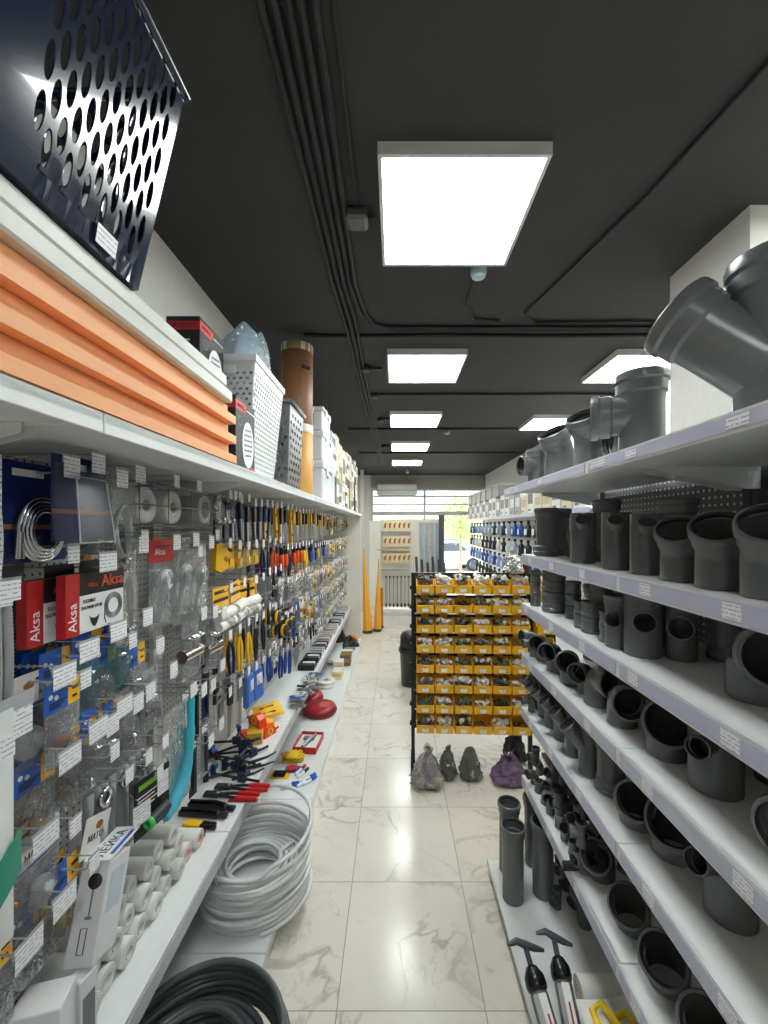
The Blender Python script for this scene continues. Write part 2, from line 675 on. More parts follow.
# ================================================================ left shelving, seven bays
SHELF = M('white_shelf_enamel', (226, 228, 228), 0.35)
LILAC = M('lilac_price_strip', (186, 188, 212), 0.3, grain=0.04)
PEGL = mat_peg('white_perforated_back', (188, 188, 186), (40, 40, 42), see=False)
STEEL = M('zinc_wire', (176, 178, 180), 0.35, metal=0.4)
YS0 = -0.234                                    # bay k spans YS0 + k .. YS0 + k + 1
XPEG, XTOP, XMID, XDECK = -1.045, -0.545, -0.717, -0.557
ZDECK, ZMID, ZTOP = 0.11, 0.635, 2.165


def make_bay():
    t = thing('wall_shelving_bay', '', 'shelving')
    g = 0.0015
    MB().box((XPEG - 0.012, g, 0), (XPEG, 1 - g, 2.5)).build('back_panel', PEGL, t)
    for y in (g, 1 - 0.03 - g):
        MB().cbox((XPEG, y, 0), (XPEG + 0.022, y + 0.03, 2.5), 0.002).build('upright', SHELF, t)
    d = MB().cbox((XPEG + 0.001, g, ZDECK - 0.022), (XDECK, 1 - g, ZDECK), 0.003).build('base_deck', SHELF, t)
    MB().box((XDECK - 0.03, g, 0), (XDECK - 0.012, 1 - g, ZDECK - 0.023)).build('kick_plate', SHELF, d)
    m = MB().cbox((XPEG + 0.001, g, ZMID - 0.02), (XMID, 1 - g, ZMID), 0.003)
    m.cbox((XMID - 0.006, g, ZMID - 0.075), (XMID, 1 - g, ZMID - 0.003), 0.002)
    m = m.build('middle_shelf', SHELF, t)
    MB().box((XMID, 0.01, ZMID - 0.066), (XMID + 0.002, 0.99, ZMID - 0.018)).build('price_rail', M('grey_shelf_rail', (176, 178, 186), 0.35), m)
    s = MB().cbox((XPEG + 0.001, g, ZTOP - 0.022), (XTOP, 1 - g, ZTOP), 0.003)
    s.cbox((XTOP - 0.008, g, ZTOP - 0.04), (XTOP, 1 - g, ZTOP - 0.003), 0.002)
    s.build('top_shelf', SHELF, t)
    br = [(0, 0), (0.34, 0), (0.34, -0.018), (0.06, -0.09), (0, -0.09)]
    for y in (0.012, 0.984):
        X = Matrix.Translation((XPEG + 0.022, y + 0.002, ZTOP - 0.0225)) @ rot(PI / 2, 0, 0)
        MB().prism(br, 0.003, X).build('bracket', SHELF, t)
    return t


KB = Kind(make_bay)
bays = ['white perforated wall shelving bay beside the photographer, under the navy basket', 'white wall shelving bay with shower hose packs, black hose coil on its deck',
        'white wall shelving bay holding red-handled pliers, pale pipe coil on its deck', 'white wall shelving bay with orange screwdrivers, red disc on its deck',
        'white wall shelving bay with the brown box on its deck', 'white wall shelving bay next to the last, black cloth on its deck', 'white wall shelving bay at the far end of the run, beside the yellow rolls']
for i, lb in enumerate(bays):
    b = KB.put((0, YS0 + i, 0), lb)
    if i == 3 or i == 4:                        # lilac strips on the top lip of two bays only
        MB().box((XTOP, 0.02, ZTOP - 0.036), (XTOP + 0.002, 0.96, ZTOP - 0.006)).build('price_rail', LILAC, b)
t = thing('end_panel', 'tall cream end panel closing the far end of the wall shelving', 'shelving', (0, YS0 + 7.0, 0))
MB().cbox((XPEG, 0.002, 0), (XTOP - 0.02, 0.03, 2.16), 0.004).build('board', M('cream_board', (222, 216, 204), 0.6), t)
MB().cbox((XPEG, 0.03, 0), (XPEG + 0.03, 0.06, 2.16), 0.003).build('edge_post', SHELF, t)

# ================================================================ right shelving, two bays, and the fitting shelves
XRS, XRT, XRB = 0.715, 0.615, 1.17
RZ = dict(A=2.16, B=1.798, C=1.522, D=1.240, E=0.935, F=0.55, G=0.07)
PEGR = mat_peg('grey_back_painted_hole_light', (96, 98, 98), (244, 244, 242), 0.028, False)  # light through the holes is painted: near-white dots on an uncut sheet
LAB = mat_tag()


def make_rbay():
    t = thing('island_shelving_bay', '', 'shelving')
    g = 0.0015
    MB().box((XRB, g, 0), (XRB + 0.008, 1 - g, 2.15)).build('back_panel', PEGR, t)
    for y in (g, 1 - g - 0.03):
        MB().cbox((XRB - 0.03, y, 0), (XRB, y + 0.03, 2.158), 0.002).build('upright', M('dark_upright', (70, 72, 74), 0.5), t)
    for k, z in RZ.items():
        if k == 'G':
            d = MB().cbox((0.52, g, z - 0.02), (XRB - 0.031, 1 - g, z), 0.004).cbox((0.52, g, z - 0.02), (0.534, 1 - g, z + 0.006), 0.002)
            d = d.build('base_deck', SHELF, t)
            MB().box((0.545, g, 0), (0.56, 1 - g, z - 0.021)).build('kick_plate', SHELF, d)
            continue
        x = XRT if k == 'A' else XRS
        lip = 0.04 if k == 'A' else 0.055
        s = MB().cbox((x, g, z - 0.02), (XRB - 0.031, 1 - g, z), 0.002)
        s.prism([(0, 0), (0.012, 0), (0.016, -lip), (0.0, -lip)], 1 - 2 * g, Matrix.Translation((x, 1 - g, z)) @ rot(PI / 2, 0, 0))
        s = s.build('shelf', SHELF, t)
        MB().box((x - 0.002, 0.012, z - lip + 0.006), (x, 0.988, z - 0.006)).build('price_rail', LILAC, s)
        for y in ((0.22, 0.52, 0.86) if k != 'A' else (0.40, 0.72, 0.84, 0.92)):
            y = y + RND.uniform(-0.05, 0.05)
            MB().box((x - 0.0032, y, z - lip + 0.01), (x - 0.0022, y + 0.05, z - 0.010)).build('price_label', LAB, s)
        for y in (0.033, 0.965):
            X = Matrix.Translation((XRB - 0.031, y, z - 0.0205)) @ rot(PI / 2, 0, 0)
            MB().prism([(0, 0), (-0.32, 0), (-0.32, -0.015), (-0.05, -0.07), (0, -0.07)], 0.003, X).build('bracket', SHELF, t)
    return t


KR = Kind(make_rbay)
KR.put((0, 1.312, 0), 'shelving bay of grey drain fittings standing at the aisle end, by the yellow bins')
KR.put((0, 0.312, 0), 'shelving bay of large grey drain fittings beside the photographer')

# ================================================================ grey drain fittings
PVC = M('grey_pipe_plastic', (98, 102, 103), 0.26, grain=0.05)
SEAL = M('black_rubber_seal', (20, 20, 21), 0.55)
STICK = mat_tag('white_size_sticker', (226, 226, 226), (90, 90, 90), 0.012)
SOCK = [(0.0, 1.10), (0.05, 1.17), (0.16, 1.20), (0.40, 1.20), (0.50, 1.12), (0.95, 1.11), (1.05, 1.02)]   # (distance / r from the mouth, radius / r)


def frames(pts):
    pts = [Vector(p) for p in pts]
    n = len(pts)
    out, u = [], None
    for i in range(n):
        t = (pts[min(i + 1, n - 1)] - pts[max(i - 1, 0)]).normalized()
        if u is None:
            u = t.orthogonal().normalized()
        u = (u - t * u.dot(t)).normalized()
        out.append((pts[i], u, t.cross(u)))
    return out


def resample(path, s_list):
    """Points on a polyline at the given distances from its start."""
    path = [Vector(p) for p in path]
    L = [0]
    for a, b in zip(path, path[1:]):
        L.append(L[-1] + (b - a).length)
    out = []
    for s in s_list:
        s = max(0, min(L[-1], s))
        for i in range(len(L) - 1):
            if s <= L[i + 1] + 1e-9:
                f = (s - L[i]) / max(L[i + 1] - L[i], 1e-9)
                out.append(path[i].lerp(path[i + 1], f))
                break
    return out, L[-1]


def skin(path, r, socket_start, socket_end, seg, inner=False, wall=0.07):
    """Stations (points and radii) of a pipe body along a path; sockets flare at the ends asked for."""
    _, total = resample(path, [0])
    st = []
    if socket_start:
        st += [(d * r, k) for d, k in SOCK]
    else:
        st += [(0, 0.96), (0.04 * r, 1.0)]
    end = [(total - d * r, k) for d, k in SOCK][::-1] if socket_end else [(total - 0.04 * r, 1.0), (total, 0.96)]
    a, b = st[-1][0], end[0][0]
    nmid = max(2, int((b - a) / (0.35 * r)))
    st += [(a + (b - a) * i / nmid, 1.0) for i in range(1, nmid)] + end
    pts, _ = resample(path, [s for s, _k in st])
    rad = [k * r for _s, k in st]
    if inner:
        rad = [max(0.3 * r, k - wall * r * 1.0) for k in rad]
        d = (pts[0] - pts[1]).normalized() * 0.02
        e = (pts[-1] - pts[-2]).normalized() * 0.02
        pts = [pts[0] + d] + pts + [pts[-1] + e]
        rad = [rad[0]] + rad + [rad[-1]]
    return pts, rad


def hollow(path, r, ss, se, seg=28, wall=0.07):
    """One run of pipe, hollow, as an MB."""
    pts, rad = skin(path, r, ss, se, seg)
    fr = frames(pts)
    n = len(pts)
    vs, fs = [], []
    for side in (0, 1):
        for (p, u, w), q in zip(fr, rad):
            q = q - (wall * r if side else 0)
            for j in range(seg):
                a = 2 * PI * j / seg
                vs.append(p + (u * math.cos(a) + w * math.sin(a)) * q)
    o = n * seg
    for i in range(n - 1):
        for j in range(seg):
            j2 = (j + 1) % seg
            a, b, c, d = i * seg + j, i * seg + j2, (i + 1) * seg + j2, (i + 1) * seg + j
            fs.append((a, b, c, d))
            fs.append((o + a, o + d, o + c, o + b))
    for base in (0, (n - 1) * seg):
        for j in range(seg):
            j2 = (j + 1) % seg
            fs.append((base + j, base + j2, o + base + j2, o + base + j))
    return MB().add(vs, fs, True)


def sharpen(me, ang=35):
    me.polygons.foreach_set('use_smooth', [True] * len(me.polygons))
    me.set_sharp_from_angle(angle=math.radians(ang))
    return me


def branched(runs, seg=28, wall=0.07):
    """Several runs [(path, r, socket_start, socket_end)] joined into one hollow body by solid cuts."""
    tmp = []

    def solid(path, r, a, b, inner):
        pts, rad = skin(path, r, a, b, seg, inner, wall)
        mb = MB().tube(pts, rad, seg)
        o = link('temporary', mb.mesh('temporary', PVC, weld=True))
        tmp.append(o)
        return o
    outs = [solid(*q, False) for q in runs]
    ins = [solid(*q, True) for q in runs]
    base = outs[0]
    for o, op in [(x, 'UNION') for x in outs[1:]] + [(x, 'DIFFERENCE') for x in ins]:
        md = base.modifiers.new('cut', 'BOOLEAN')
        md.operation, md.object, md.solver = op, o, 'EXACT'
    dg = bpy.context.evaluated_depsgraph_get()
    me = bpy.data.meshes.new_from_object(base.evaluated_get(dg))
    for o in tmp:
        bpy.data.objects.remove(o, do_unlink=True)
    return sharpen(me)


def arc_path(h, bend, ang, tail, n=10):
    """Up the z axis for h, round a bend of the given radius to the angle ang towards +x, then a straight tail."""
    pts = [(0, 0, 0), (0, 0, h)]
    for i in range(1, n + 1):
        a = ang * i / n
        pts.append((bend * (1 - math.cos(a)), 0, h + bend * math.sin(a)))
    x, _, z = pts[-1]
    pts.append((x + tail * math.sin(ang), 0, z + tail * math.cos(ang)))
    return pts


def seal_at(p, d, r, parent):
    mb = MB()
    X = axis_to(d, p)
    mb.lathe([(r * 1.14, -0.26 * r), (r * 1.03, -0.20 * r), (r * 1.0, -0.30 * r), (r * 1.03, -0.40 * r), (r * 1.14, -0.34 * r)], 28, X, closed=True)
    return mb.build('rubber_seal', SEAL, parent)


def sticker(parent, r, z, ang=PI * 0.9):
    mb = MB()
    rr = r * 1.004
    mb.grid(lambda u, v: (rr * math.cos(ang + (u - .5) * 0.7), rr * math.sin(ang + (u - .5) * 0.7), z + (v - .5) * 0.6 * r), 6, 1)
    return mb.build('size_sticker', STICK, parent)


def f_elbow(r, ang=87, h=1.3, tail=1.15, ss=False):
    t = thing('drain_elbow', '', 'pipe fitting')
    path = arc_path(h * r, 1.15 * r, math.radians(ang), tail * r)
    link('body', sharpen(hollow(path, r, ss, True).mesh('body', PVC)), t)
    e, d = Vector(path[-1]), (Vector(path[-1]) - Vector(path[-2])).normalized()
    seal_at(e, d, r, t)
    return t


def f_bend(r, ang=40, h=1.6):
    t = thing('drain_bend', '', 'pipe fitting')
    path = arc_path(h * r, 1.3 * r, math.radians(ang), 1.25 * r)
    link('body', sharpen(hollow(path, r, False, True).mesh('body', PVC)), t)
    e, d = Vector(path[-1]), (Vector(path[-1]) - Vector(path[-2])).normalized()
    seal_at(e, d, r, t)
    return t


def f_tee(r, rb, h, zb, up=0.0, out=1.6, top=True, bs=True, name='drain_tee'):
    """A run of height h with a branch at height zb; up is the branch's tilt above the horizontal."""
    t = thing(name, '', 'pipe fitting')
    d = Vector((math.cos(up), 0, math.sin(up)))
    e = Vector((0, 0, zb)) + d * (out * r)
    runs = [([(0, 0, 0), (0, 0, h)], r, False, top), ([Vector((0, 0, zb)) + d * 0.2 * r, e], rb, False, bs)]
    link('body', branched(runs), t)
    if bs:
        seal_at(e, d, rb, t)
    if top:
        seal_at((0, 0, h), (0, 0, 1), r, t)
    return t


def f_coupling(r, h, mid=True, name='pipe_coupling'):
    t = thing(name, '', 'pipe fitting')
    mb = hollow([(0, 0, 0), (0, 0, h)], r, True, True)
    if mid:
        mb.lathe([(r * 1.0, h / 2 - 0.08 * r), (r * 1.06, h / 2 - 0.05 * r), (r * 1.06, h / 2 + 0.05 * r), (r * 1.0, h / 2 + 0.08 * r)], 28)
    link('body', sharpen(mb.mesh('body', PVC)), t)
    seal_at((0, 0, h), (0, 0, 1), r, t)
    return t


def f_reducer(r, r2, h):
    t = thing('pipe_reducer', '', 'pipe fitting')
    w = 0.07 * r
    pr = [(r, 0), (r, h * .4), (r * 1.05, h * .42), (r2 * 1.1, h * .6), (r2 * 1.1, h * .8), (r2 * 1.2, h * .84), (r2 * 1.2, h), (r2 * 1.05, h), (r2, h * .8), (r2, h * .6), (r - w, h * .4), (r - w, 0)]
    link('body', sharpen(MB().lathe(pr, 28, closed=True).mesh('body', PVC)), t)
    seal_at((0, 0, h), (0, 0, 1), r2, t)
    return t


def f_cap(r):
    t = thing('pipe_end_cap', '', 'pipe fitting')
    pr = [(0, 0), (r * .9, 0), (r, .1 * r), (r, .8 * r), (r * 1.15, .85 * r), (r * 1.15, 1.1 * r), (r * .92, 1.1 * r), (r * .88, .2 * r), (0, .15 * r)]
    link('body', sharpen(MB().lathe(pr, 24).mesh('body', PVC)), t)
    for a in (0, PI / 2):
        MB().box((-r * .6, -.04 * r, .16 * r), (r * .6, .04 * r, .34 * r), rot(0, 0, a)).build('grip_rib', PVC, t)
    return t


def f_trap(r):
    """A siphon: a U of pipe with a cleaning cap at its foot."""
    t = thing('drain_trap', '', 'pipe fitting')
    pts = [(0, 0, 3.6 * r)] + [(1.7 * r * (1 - math.cos(PI * i / 12)), 0, 2.2 * r - 1.7 * r * math.sin(PI * i / 12) * .6) for i in range(13)] + [(3.4 * r, 0, 3.0 * r)]
    link('body', sharpen(hollow(pts, r, True, True, 20).mesh('body', PVC)), t)
    MB().lathe([(0, 0), (r * .8, 0), (r * .9, .15 * r), (r * .9, .5 * r), (0, .5 * r)], 18, Matrix.Translation((1.7 * r, 0, 0))).build('cleaning_cap', PVC, t)
    return t


FK = {}


def fit(key, fn, args, x, y, z, label, a=0.0, group=None, scale=1.0):
    """Stand a fitting at (x, y) on height z, its mouth turned towards the aisle (-x) and by a degrees further to the photographer."""
    if key not in FK:
        FK[key] = Kind(fn, *args)
    return FK[key].put((x, y, z), label, (0, 0, PI + math.radians(a)), group, scale)


def spot(px, x):
    return FOC * x / (px - VX)


# ---- top shelf A
zA = RZ['A'] + 0.001
fit('wye16', f_tee, (0.080, 0.080, 0.40, 0.13, math.radians(45), 3.45, True, True, 'drain_wye'), 0.865, 0.925, zA, 'huge shiny grey wye fitting on the top shelf in front of the white column', -35)
fit('tee16', f_tee, (0.068, 0.062, 0.285, 0.155, 0.0, 2.2), 0.80, 1.33, zA, 'big grey tee fitting on the top shelf, second from the white column', -25)
fit('tee11', f_tee, (0.055, 0.055, 0.23, 0.12, 0.0, 1.9), 0.905, 1.53, zA, 'medium grey tee half hidden behind the big tee on the top shelf', -5)
fit('bend11b', f_bend, (0.062, 34, 2.2), 0.81, 1.70, zA, 'grey angled pipe bend on the top shelf standing beside the tee with its mouth up', 38)
fit('bend11b', f_bend, (), 0.80, 1.98, zA, 'grey angled pipe bend on the top shelf between its twin and the small tees', 30)
fit('tee8', f_tee, (0.043, 0.043, 0.185, 0.10, 0.0, 2.0), 0.725, 2.10, zA, 'small grey tee on the top shelf, last but one toward the shop window', 8)
fit('tee8', f_tee, (), 0.83, 2.24, zA, 'small grey tee at the far end of the top shelf', -30)
fit('wye8', f_tee, (0.05, 0.05, 0.20, 0.075, math.radians(45), 2.9, True, True, 'drain_wye'), 1.04, 1.86, zA, 'grey wye fitting behind the two bends on the top shelf', 10)

# ---- shelf B
zB = RZ['B'] + 0.001
fit('coupB', f_coupling, (0.053, 0.25, False), 0.795, 2.145, zB, 'tall plain grey coupling at the aisle end of the second shelf')
fit('coupB', f_coupling, (), 0.89, 2.215, zB, 'tall grey coupling tucked behind the first one at the aisle end of the second shelf')
fit('coupB2', f_coupling, (0.053, 0.14, False), 0.92, 2.04, zB, 'short grey coupling in the gap behind the tall coupling on the second shelf')
for i, (px, x) in enumerate(((583, 0.80), (616, 0.80), (646, 0.805))):
    fit('tee5', f_tee, (0.052, 0.026, 0.215, 0.115, math.radians(52), 1.75, False, True, 'reducing_branch'), x, spot(px, x), zB,
        'grey pipe branch with a small upturned round outlet on the second shelf, %s of three' % ORD[i + 1], 64, None, (.98, .95, .90)[i])
fit('coupB3', f_coupling, (0.050, 0.27, False), 0.93, 1.80, zB, 'tallest grey coupling rising behind the branches on the second shelf')
for i, (px, x, s) in enumerate(((680, 0.80, 0.95), (719, 0.80, 1.0), (771, 0.80, 1.05))):
    fit('bend11', f_bend, (0.050, 42, 1.30), x, spot(px, x) , zB, 'grey wide-mouthed pipe bend on the second shelf, %s past the branches' % ORD[i + 1], 48, None, s)
fit('bend11', f_bend, (), 0.98, 1.17, zB, 'grey pipe bend standing in the rear row of the second shelf', 40)
fit('coupB', f_coupling, (), 0.98, 1.42, zB, 'grey coupling in the rear row of the second shelf behind the branches')

# ---- shelf C
zC = RZ['C'] + 0.001
for i, (px, x, z) in enumerate(((554, 0.805, 0.0), (554, 0.805, 0.104))):
    fit('coupC', f_coupling, (0.050, 0.102, True), x, spot(px, x), zC + z, 'squat grey coupling at the third shelf aisle end, %s of two stacked' % ('bottom', 'top')[i])
for i in range(3):
    fit('coupD', f_coupling, (0.024, 0.062, True), 0.765, 2.225, zC + 0.064 * i, 'narrow grey coupling stacked at the very end of the third shelf, %s from the bottom' % ORD[i + 1])
q = 0
for (px, n, s) in ((573, 3, 1.0), (583, 2, 1.0), (592, 2, 1.1), (601, 3, 1.15), (610, 2, 1.0)):
    x = 0.80 if n < 3 else 0.84
    for i in range(n):
        q += 1
        fit('coupE', f_coupling, (0.031, 0.056, True), x, spot(px, x), zC + i * 0.0575 * s, 'small ribbed grey coupling in the %s stack of the third shelf, %s up' % (ORD[[573, 583, 592, 601, 610].index(px) + 1], ORD[i + 1]), 0, None, s)
fit('teeC1', f_tee, (0.036, 0.024, 0.185, 0.105, 0.0, 1.5, True, True), 0.79, spot(616, 0.79), zC, 'slim grey tee with a round side hole on the third shelf', 52)
fit('teeC2', f_tee, (0.058, 0.030, 0.20, 0.12, 0.0, 1.32, False, True), 0.835, spot(643, 0.835), zC, 'broad grey tee with a small round side hole on the third shelf', 62)
fit('teeC3', f_tee, (0.045, 0.032, 0.17, 0.11, 0.0, 1.5, False, True), 0.93, spot(681, 0.93), zC, 'grey tee set back on the third shelf with a round hole facing the aisle', 54)
fit('coupF', f_coupling, (0.04, 0.15, True), 0.95, 1.49, zC, 'grey coupling in shadow at the rear of the third shelf')
fit('elbC', f_elbow, (0.060, 80, 0.9, 1.0), 0.90, spot(755, 0.90), zC, 'large round-backed grey elbow on the third shelf, mouth toward the aisle', 66)

# ---- shelf D
zD = RZ['D'] + 0.001
for i, (px, x, s, a) in enumerate(((534, 0.79, 1.0, 10), (543, 0.79, 1.15, 50), (555, 0.79, 1.2, 45), (570, 0.80, 1.3, 60), (586, 0.82, 1.1, 40))):
    fit('elbS', f_elbow, (0.033, 87, 1.5, 1.3), x, spot(px, x), zD, 'small grey elbow in the row on the fourth shelf, %s from the aisle end' % ORD[i + 1], a, None, s)
fit('elbT', f_tee, (0.02, 0.02, 0.10, 0.07, 0.0, 3.0), 0.76, 2.24, zD, 'slim grey tee at the very end of the fourth shelf', 0)
fit('elbD', f_elbow, (0.052, 87, 1.15, 1.0), 0.815, spot(598, 0.815), zD, 'large grey elbow with a shiny rounded back on the fourth shelf', 95)
fit('elbD2', f_elbow, (0.050, 87, 1.0, 0.95), 0.82, spot(622, 0.82), zD, 'large grey elbow on the fourth shelf, mouth facing out beside the round-backed one', 75)
fit('elbD3', f_elbow, (0.058, 70, 0.9, 0.95), 0.85, spot(667, 0.85), zD, 'widest-mouthed grey elbow on the fourth shelf, tilted up at the camera', 58)
fit('teeD', f_tee, (0.062, 0.024, 0.21, 0.125, math.radians(12), 2.4, False, True, 'reducing_branch'), 0.87, spot(715, 0.87), zD, 'stout grey branch with a narrow side outlet on the fourth shelf', 38)
fit('elbD4', f_elbow, (0.055, 87, 1.1, 1.0), 0.85, 0.83, zD, 'grey elbow cut off by the picture edge on the fourth shelf', 30)
fit('elbD', f_elbow, (), 1.0, 1.62, zD, 'grey elbow in shadow at the rear of the fourth shelf', 40)

# ---- shelf E
zE = RZ['E'] + 0.001
for i, (px, h) in enumerate(((537, .98), (544, 1.02), (552, 1.08), (562, 1.12), (574, 1.16), (589, 1.2))):
    x = 0.80
    fit('wyeE', f_tee, (0.034, 0.026, 0.20, 0.075, math.radians(50), 3.4, True, True, 'drain_wye'), x, spot(px, x), zE, 'grey wye with a slanting side arm on the fifth shelf, %s from the aisle end' % ORD[i + 1], -8, None, h)
fit('coupG', f_coupling, (0.050, 0.21, False), 0.835, spot(611, 0.835), zE, 'broad upright grey coupling on the fifth shelf after the row of wyes')
fit('elbE', f_elbow, (0.053, 65, 0.8, 0.9), 0.83, spot(637, 0.83), zE, 'grey elbow on the fifth shelf with its dark mouth tipped up', 55)
fit('elbE2', f_elbow, (0.062, 58, 0.8, 0.9), 0.87, spot(674, 0.87), zE, 'largest grey elbow on the fifth shelf, rim ring bright', 52)
fit('teeE', f_tee, (0.058, 0.026, 0.19, 0.13, math.radians(20), 2.4, False, True, 'reducing_branch'), 0.875, spot(730, 0.875), zE, 'grey branch with a narrow side outlet on the fifth shelf beyond the largest elbow', 20)
fit('bend11', f_bend, (), 1.02, 1.10, zE, 'grey bend in shadow at the rear of the fifth shelf', 25, None, 0.9)
fit('elbE3', f_tee, (0.018, 0.018, 0.09, 0.06, 0.0, 3.0), 0.75, 2.25, zE, 'slim grey tee at the very end of the fifth shelf', 0)

# ---- shelf F: a heap of small fittings, then three wide mouths
zF = RZ['F'] + 0.001
sm = [('sElb', f_elbow, (0.021, 87, 1.5, 1.4, True), 'little grey elbow'), ('sTee', f_tee, (0.020, 0.020, 0.095, 0.05, 0.0, 2.2), 'little grey tee'), ('sCoup', f_coupling, (0.021, 0.06, True), 'little grey coupling'),
      ('sElb4', f_bend, (0.020, 45, 1.6), 'little grey bend')]
cnt = [0, 0, 0, 0]
rowname = ['front row', 'second row', 'third row', 'rear row']
for c in range(8):
    y = 2.24 - 0.082 * c
    for rr in range(4):
        x = 0.765 + 0.085 * rr + (0.0 if rr else 0.0)
        for lv in range(2):
            k = (c * 2 + rr * 3 + lv * 1 + (c // 3)) % 4
            z = zF + (0.1 * lv)
            if lv and rr == 0 and c % 3 == 2:
                continue
            nm = sm[k]
            fit(nm[0], nm[1], nm[2], x + RND.uniform(-.006, .006), y + RND.uniform(-.006, .006), z,
                '%s, sixth shelf heap, %s, %s from the aisle end, %s layer' % (nm[3], rowname[rr], ORD[c + 1], ('bottom', 'upper')[lv]), RND.choice((20, 45, 60, 80, 100, -20)))
for i, (px, x, s) in enumerate(((601, 0.83, 0.95), (633, 0.835, 1.0), (668, 0.84, 1.05), (712, 0.845, 1.05))):
    fit('bendF', f_elbow, (0.055, 50, 0.55, 0.9), x, spot(px, x), zF, 'wide-mouthed grey bend on the sixth shelf, %s after the small fittings' % ORD[i + 1], 42, None, s)
t = tag(MB().cbox((-0.03, -0.012, 0), (0.03, 0.012, 0.03), 0.003).build('rail_clip', M('black_clip', (28, 28, 30), 0.5)), 'small black clip on the rail of the sixth shelf below the wide-mouthed bends', 'clip')
t.location = (XRS + 0.0, 1.67, RZ['F'] + 0.002)

# ---- rear rows in the shade
for z, wd, ys in ((zC, 'third', (2.2, 2.06, 1.92, 1.78, 1.32)), (zD, 'fourth', (2.2, 2.06, 1.92, 1.78, 1.42, 1.28, 1.14, 1.0)), (zE, 'fifth', (2.2, 2.06, 1.92, 1.78, 1.64, 1.50, 1.36, 1.22)), (zF, 'sixth', (1.44, 1.30, 1.16, 1.02))):
    for i, y in enumerate(ys):
        k = (i * 3 + len(wd)) % 3
        nm = (('coupG', f_coupling, (0.050, 0.21, False), 'grey coupling'), ('teeC3', f_tee, (0.045, 0.032, 0.17, 0.11, 0.0, 1.5, False, True), 'grey tee'), ('coupB2', f_coupling, (0.053, 0.14, False), 'short grey coupling'))[(i + len(wd)) % 3]
        fit(nm[0], nm[1], nm[2], 1.065, y, z, '%s, rear row of the %s shelf, %s from the aisle end' % (nm[3], wd, ORD[i + 1]), 80, None, .84 if wd in ('third', 'fourth') else 1.0)

# ---- deck of the right shelving: pipes, pump bottles, bagged sheets
zG = RZ['G'] + 0.001


def f_pipe(r, h):
    t = thing('drain_pipe', '', 'pipe')
    link('body', sharpen(hollow([(0, 0, 0), (0, 0, h)], r, False, True, 28).mesh('body', PVC)), t)
    seal_at((0, 0, h), (0, 0, 1), r, t)
    return t


for i, (px, py, lb) in enumerate(((513, 898, 'front one of the four at the corner'), (509, 869, 'on the outer corner'), (543, 893, 'beside the front one, under the rail'), (534, 862, 'hidden at the rear of four'))):
    p = at_z(px, py, zG)
    fit('pipe5', f_pipe, (0.052, 0.37), p.x, p.y, zG, 'upright grey drain pipe on the bottom deck, ' + lb)


def f_gully(r):
    t = thing('floor_gully', '', 'pipe fitting')
    pr = [(r * .5, 0), (r * .55, .02), (r * .6, .09), (r * 1.1, .13), (r * 1.15, .15), (r * 1.0, .15), (r * .5, .10), (r * .45, .0)]
    link('body', sharpen(MB().lathe(pr, 24, closed=True).mesh('body', PVC)), t)
    MB().lathe([(0, .146), (r * .98, .146), (r * .98, .154), (0, .154)], 24).build('grate', M('dark_grate', (58, 60, 62), .4), t)
    return t


for i, (px, py) in enumerate(((585, 925), (600, 905))):
    p = at_z(px, py, zG)
    fit('gully', f_gully, (0.06,), p.x, p.y, zG, 'dark grey floor gully on the bottom deck behind the pump bottles, %s of two' % ('closer', 'farther')[i])
for i in range(6):
    fit('sTee', f_tee, (), 0.80 + 0.09 * (i % 2), 2.22 - 0.1 * (i // 2), zG, 'little grey tee on the bottom deck behind the upright pipes, %s one' % ORD[i + 1], 40)

BLK = M('black_gloss_plastic', (18, 18, 20), 0.25)
CLR = clear('clear_bottle_plastic', (245, 248, 248), 0.3, 0.18)


def f_pump():
    """A clear tube with a black cap and a black lever handle."""
    t = thing('hand_plunger', '', 'plunger')
    MB().lathe([(0, 0), (0.030, 0), (0.034, .01), (0.034, .20), (0.030, .215), (0, .215)], 20).build('sleeve', CLR, t)
    MB().lathe([(0, .212), (0.036, .212), (0.040, .225), (0.038, .25), (0.022, .275), (0.014, .28), (0, .28)], 20).build('cap', BLK, t)
    h = MB().tube([(0, 0, .275), (0, 0, .33)], 0.011, 10).tube([(-.07, 0, .345), (-.03, 0, .352), (.0, 0, .338), (.035, 0, .325), (.07, 0, .315)], [.006, .012, .014, .012, .006], 10)
    h.build('handle', M('dark_blue_grey_handle', (62, 68, 78), 0.35), t)
    MB().box((-0.014, -0.037, 0.02), (0.014, -0.0335, 0.2)).build('paper_label', M('white_paper', (232, 232, 230), .6), t)
    MB().box((-0.003, -0.0385, 0.09), (0.004, -0.0372, 0.15)).build('red_print', M('red_print', (176, 40, 44), .6), t)
    return t


KP = Kind(f_pump)
p = at_z(545, 1024, zG)
KP.put((0.560, 1.345, zG + .040), 'clear tube with black cap and pump handle at the deck edge, white label strip', (math.radians(-60), 0, math.radians(8)), None, 1.0)
KP.put((0.628, 1.385, zG + .040), 'clear tube with black cap and pump handle, farther one beside the white label one', (math.radians(-60), 0, math.radians(-4)), None, 0.98)

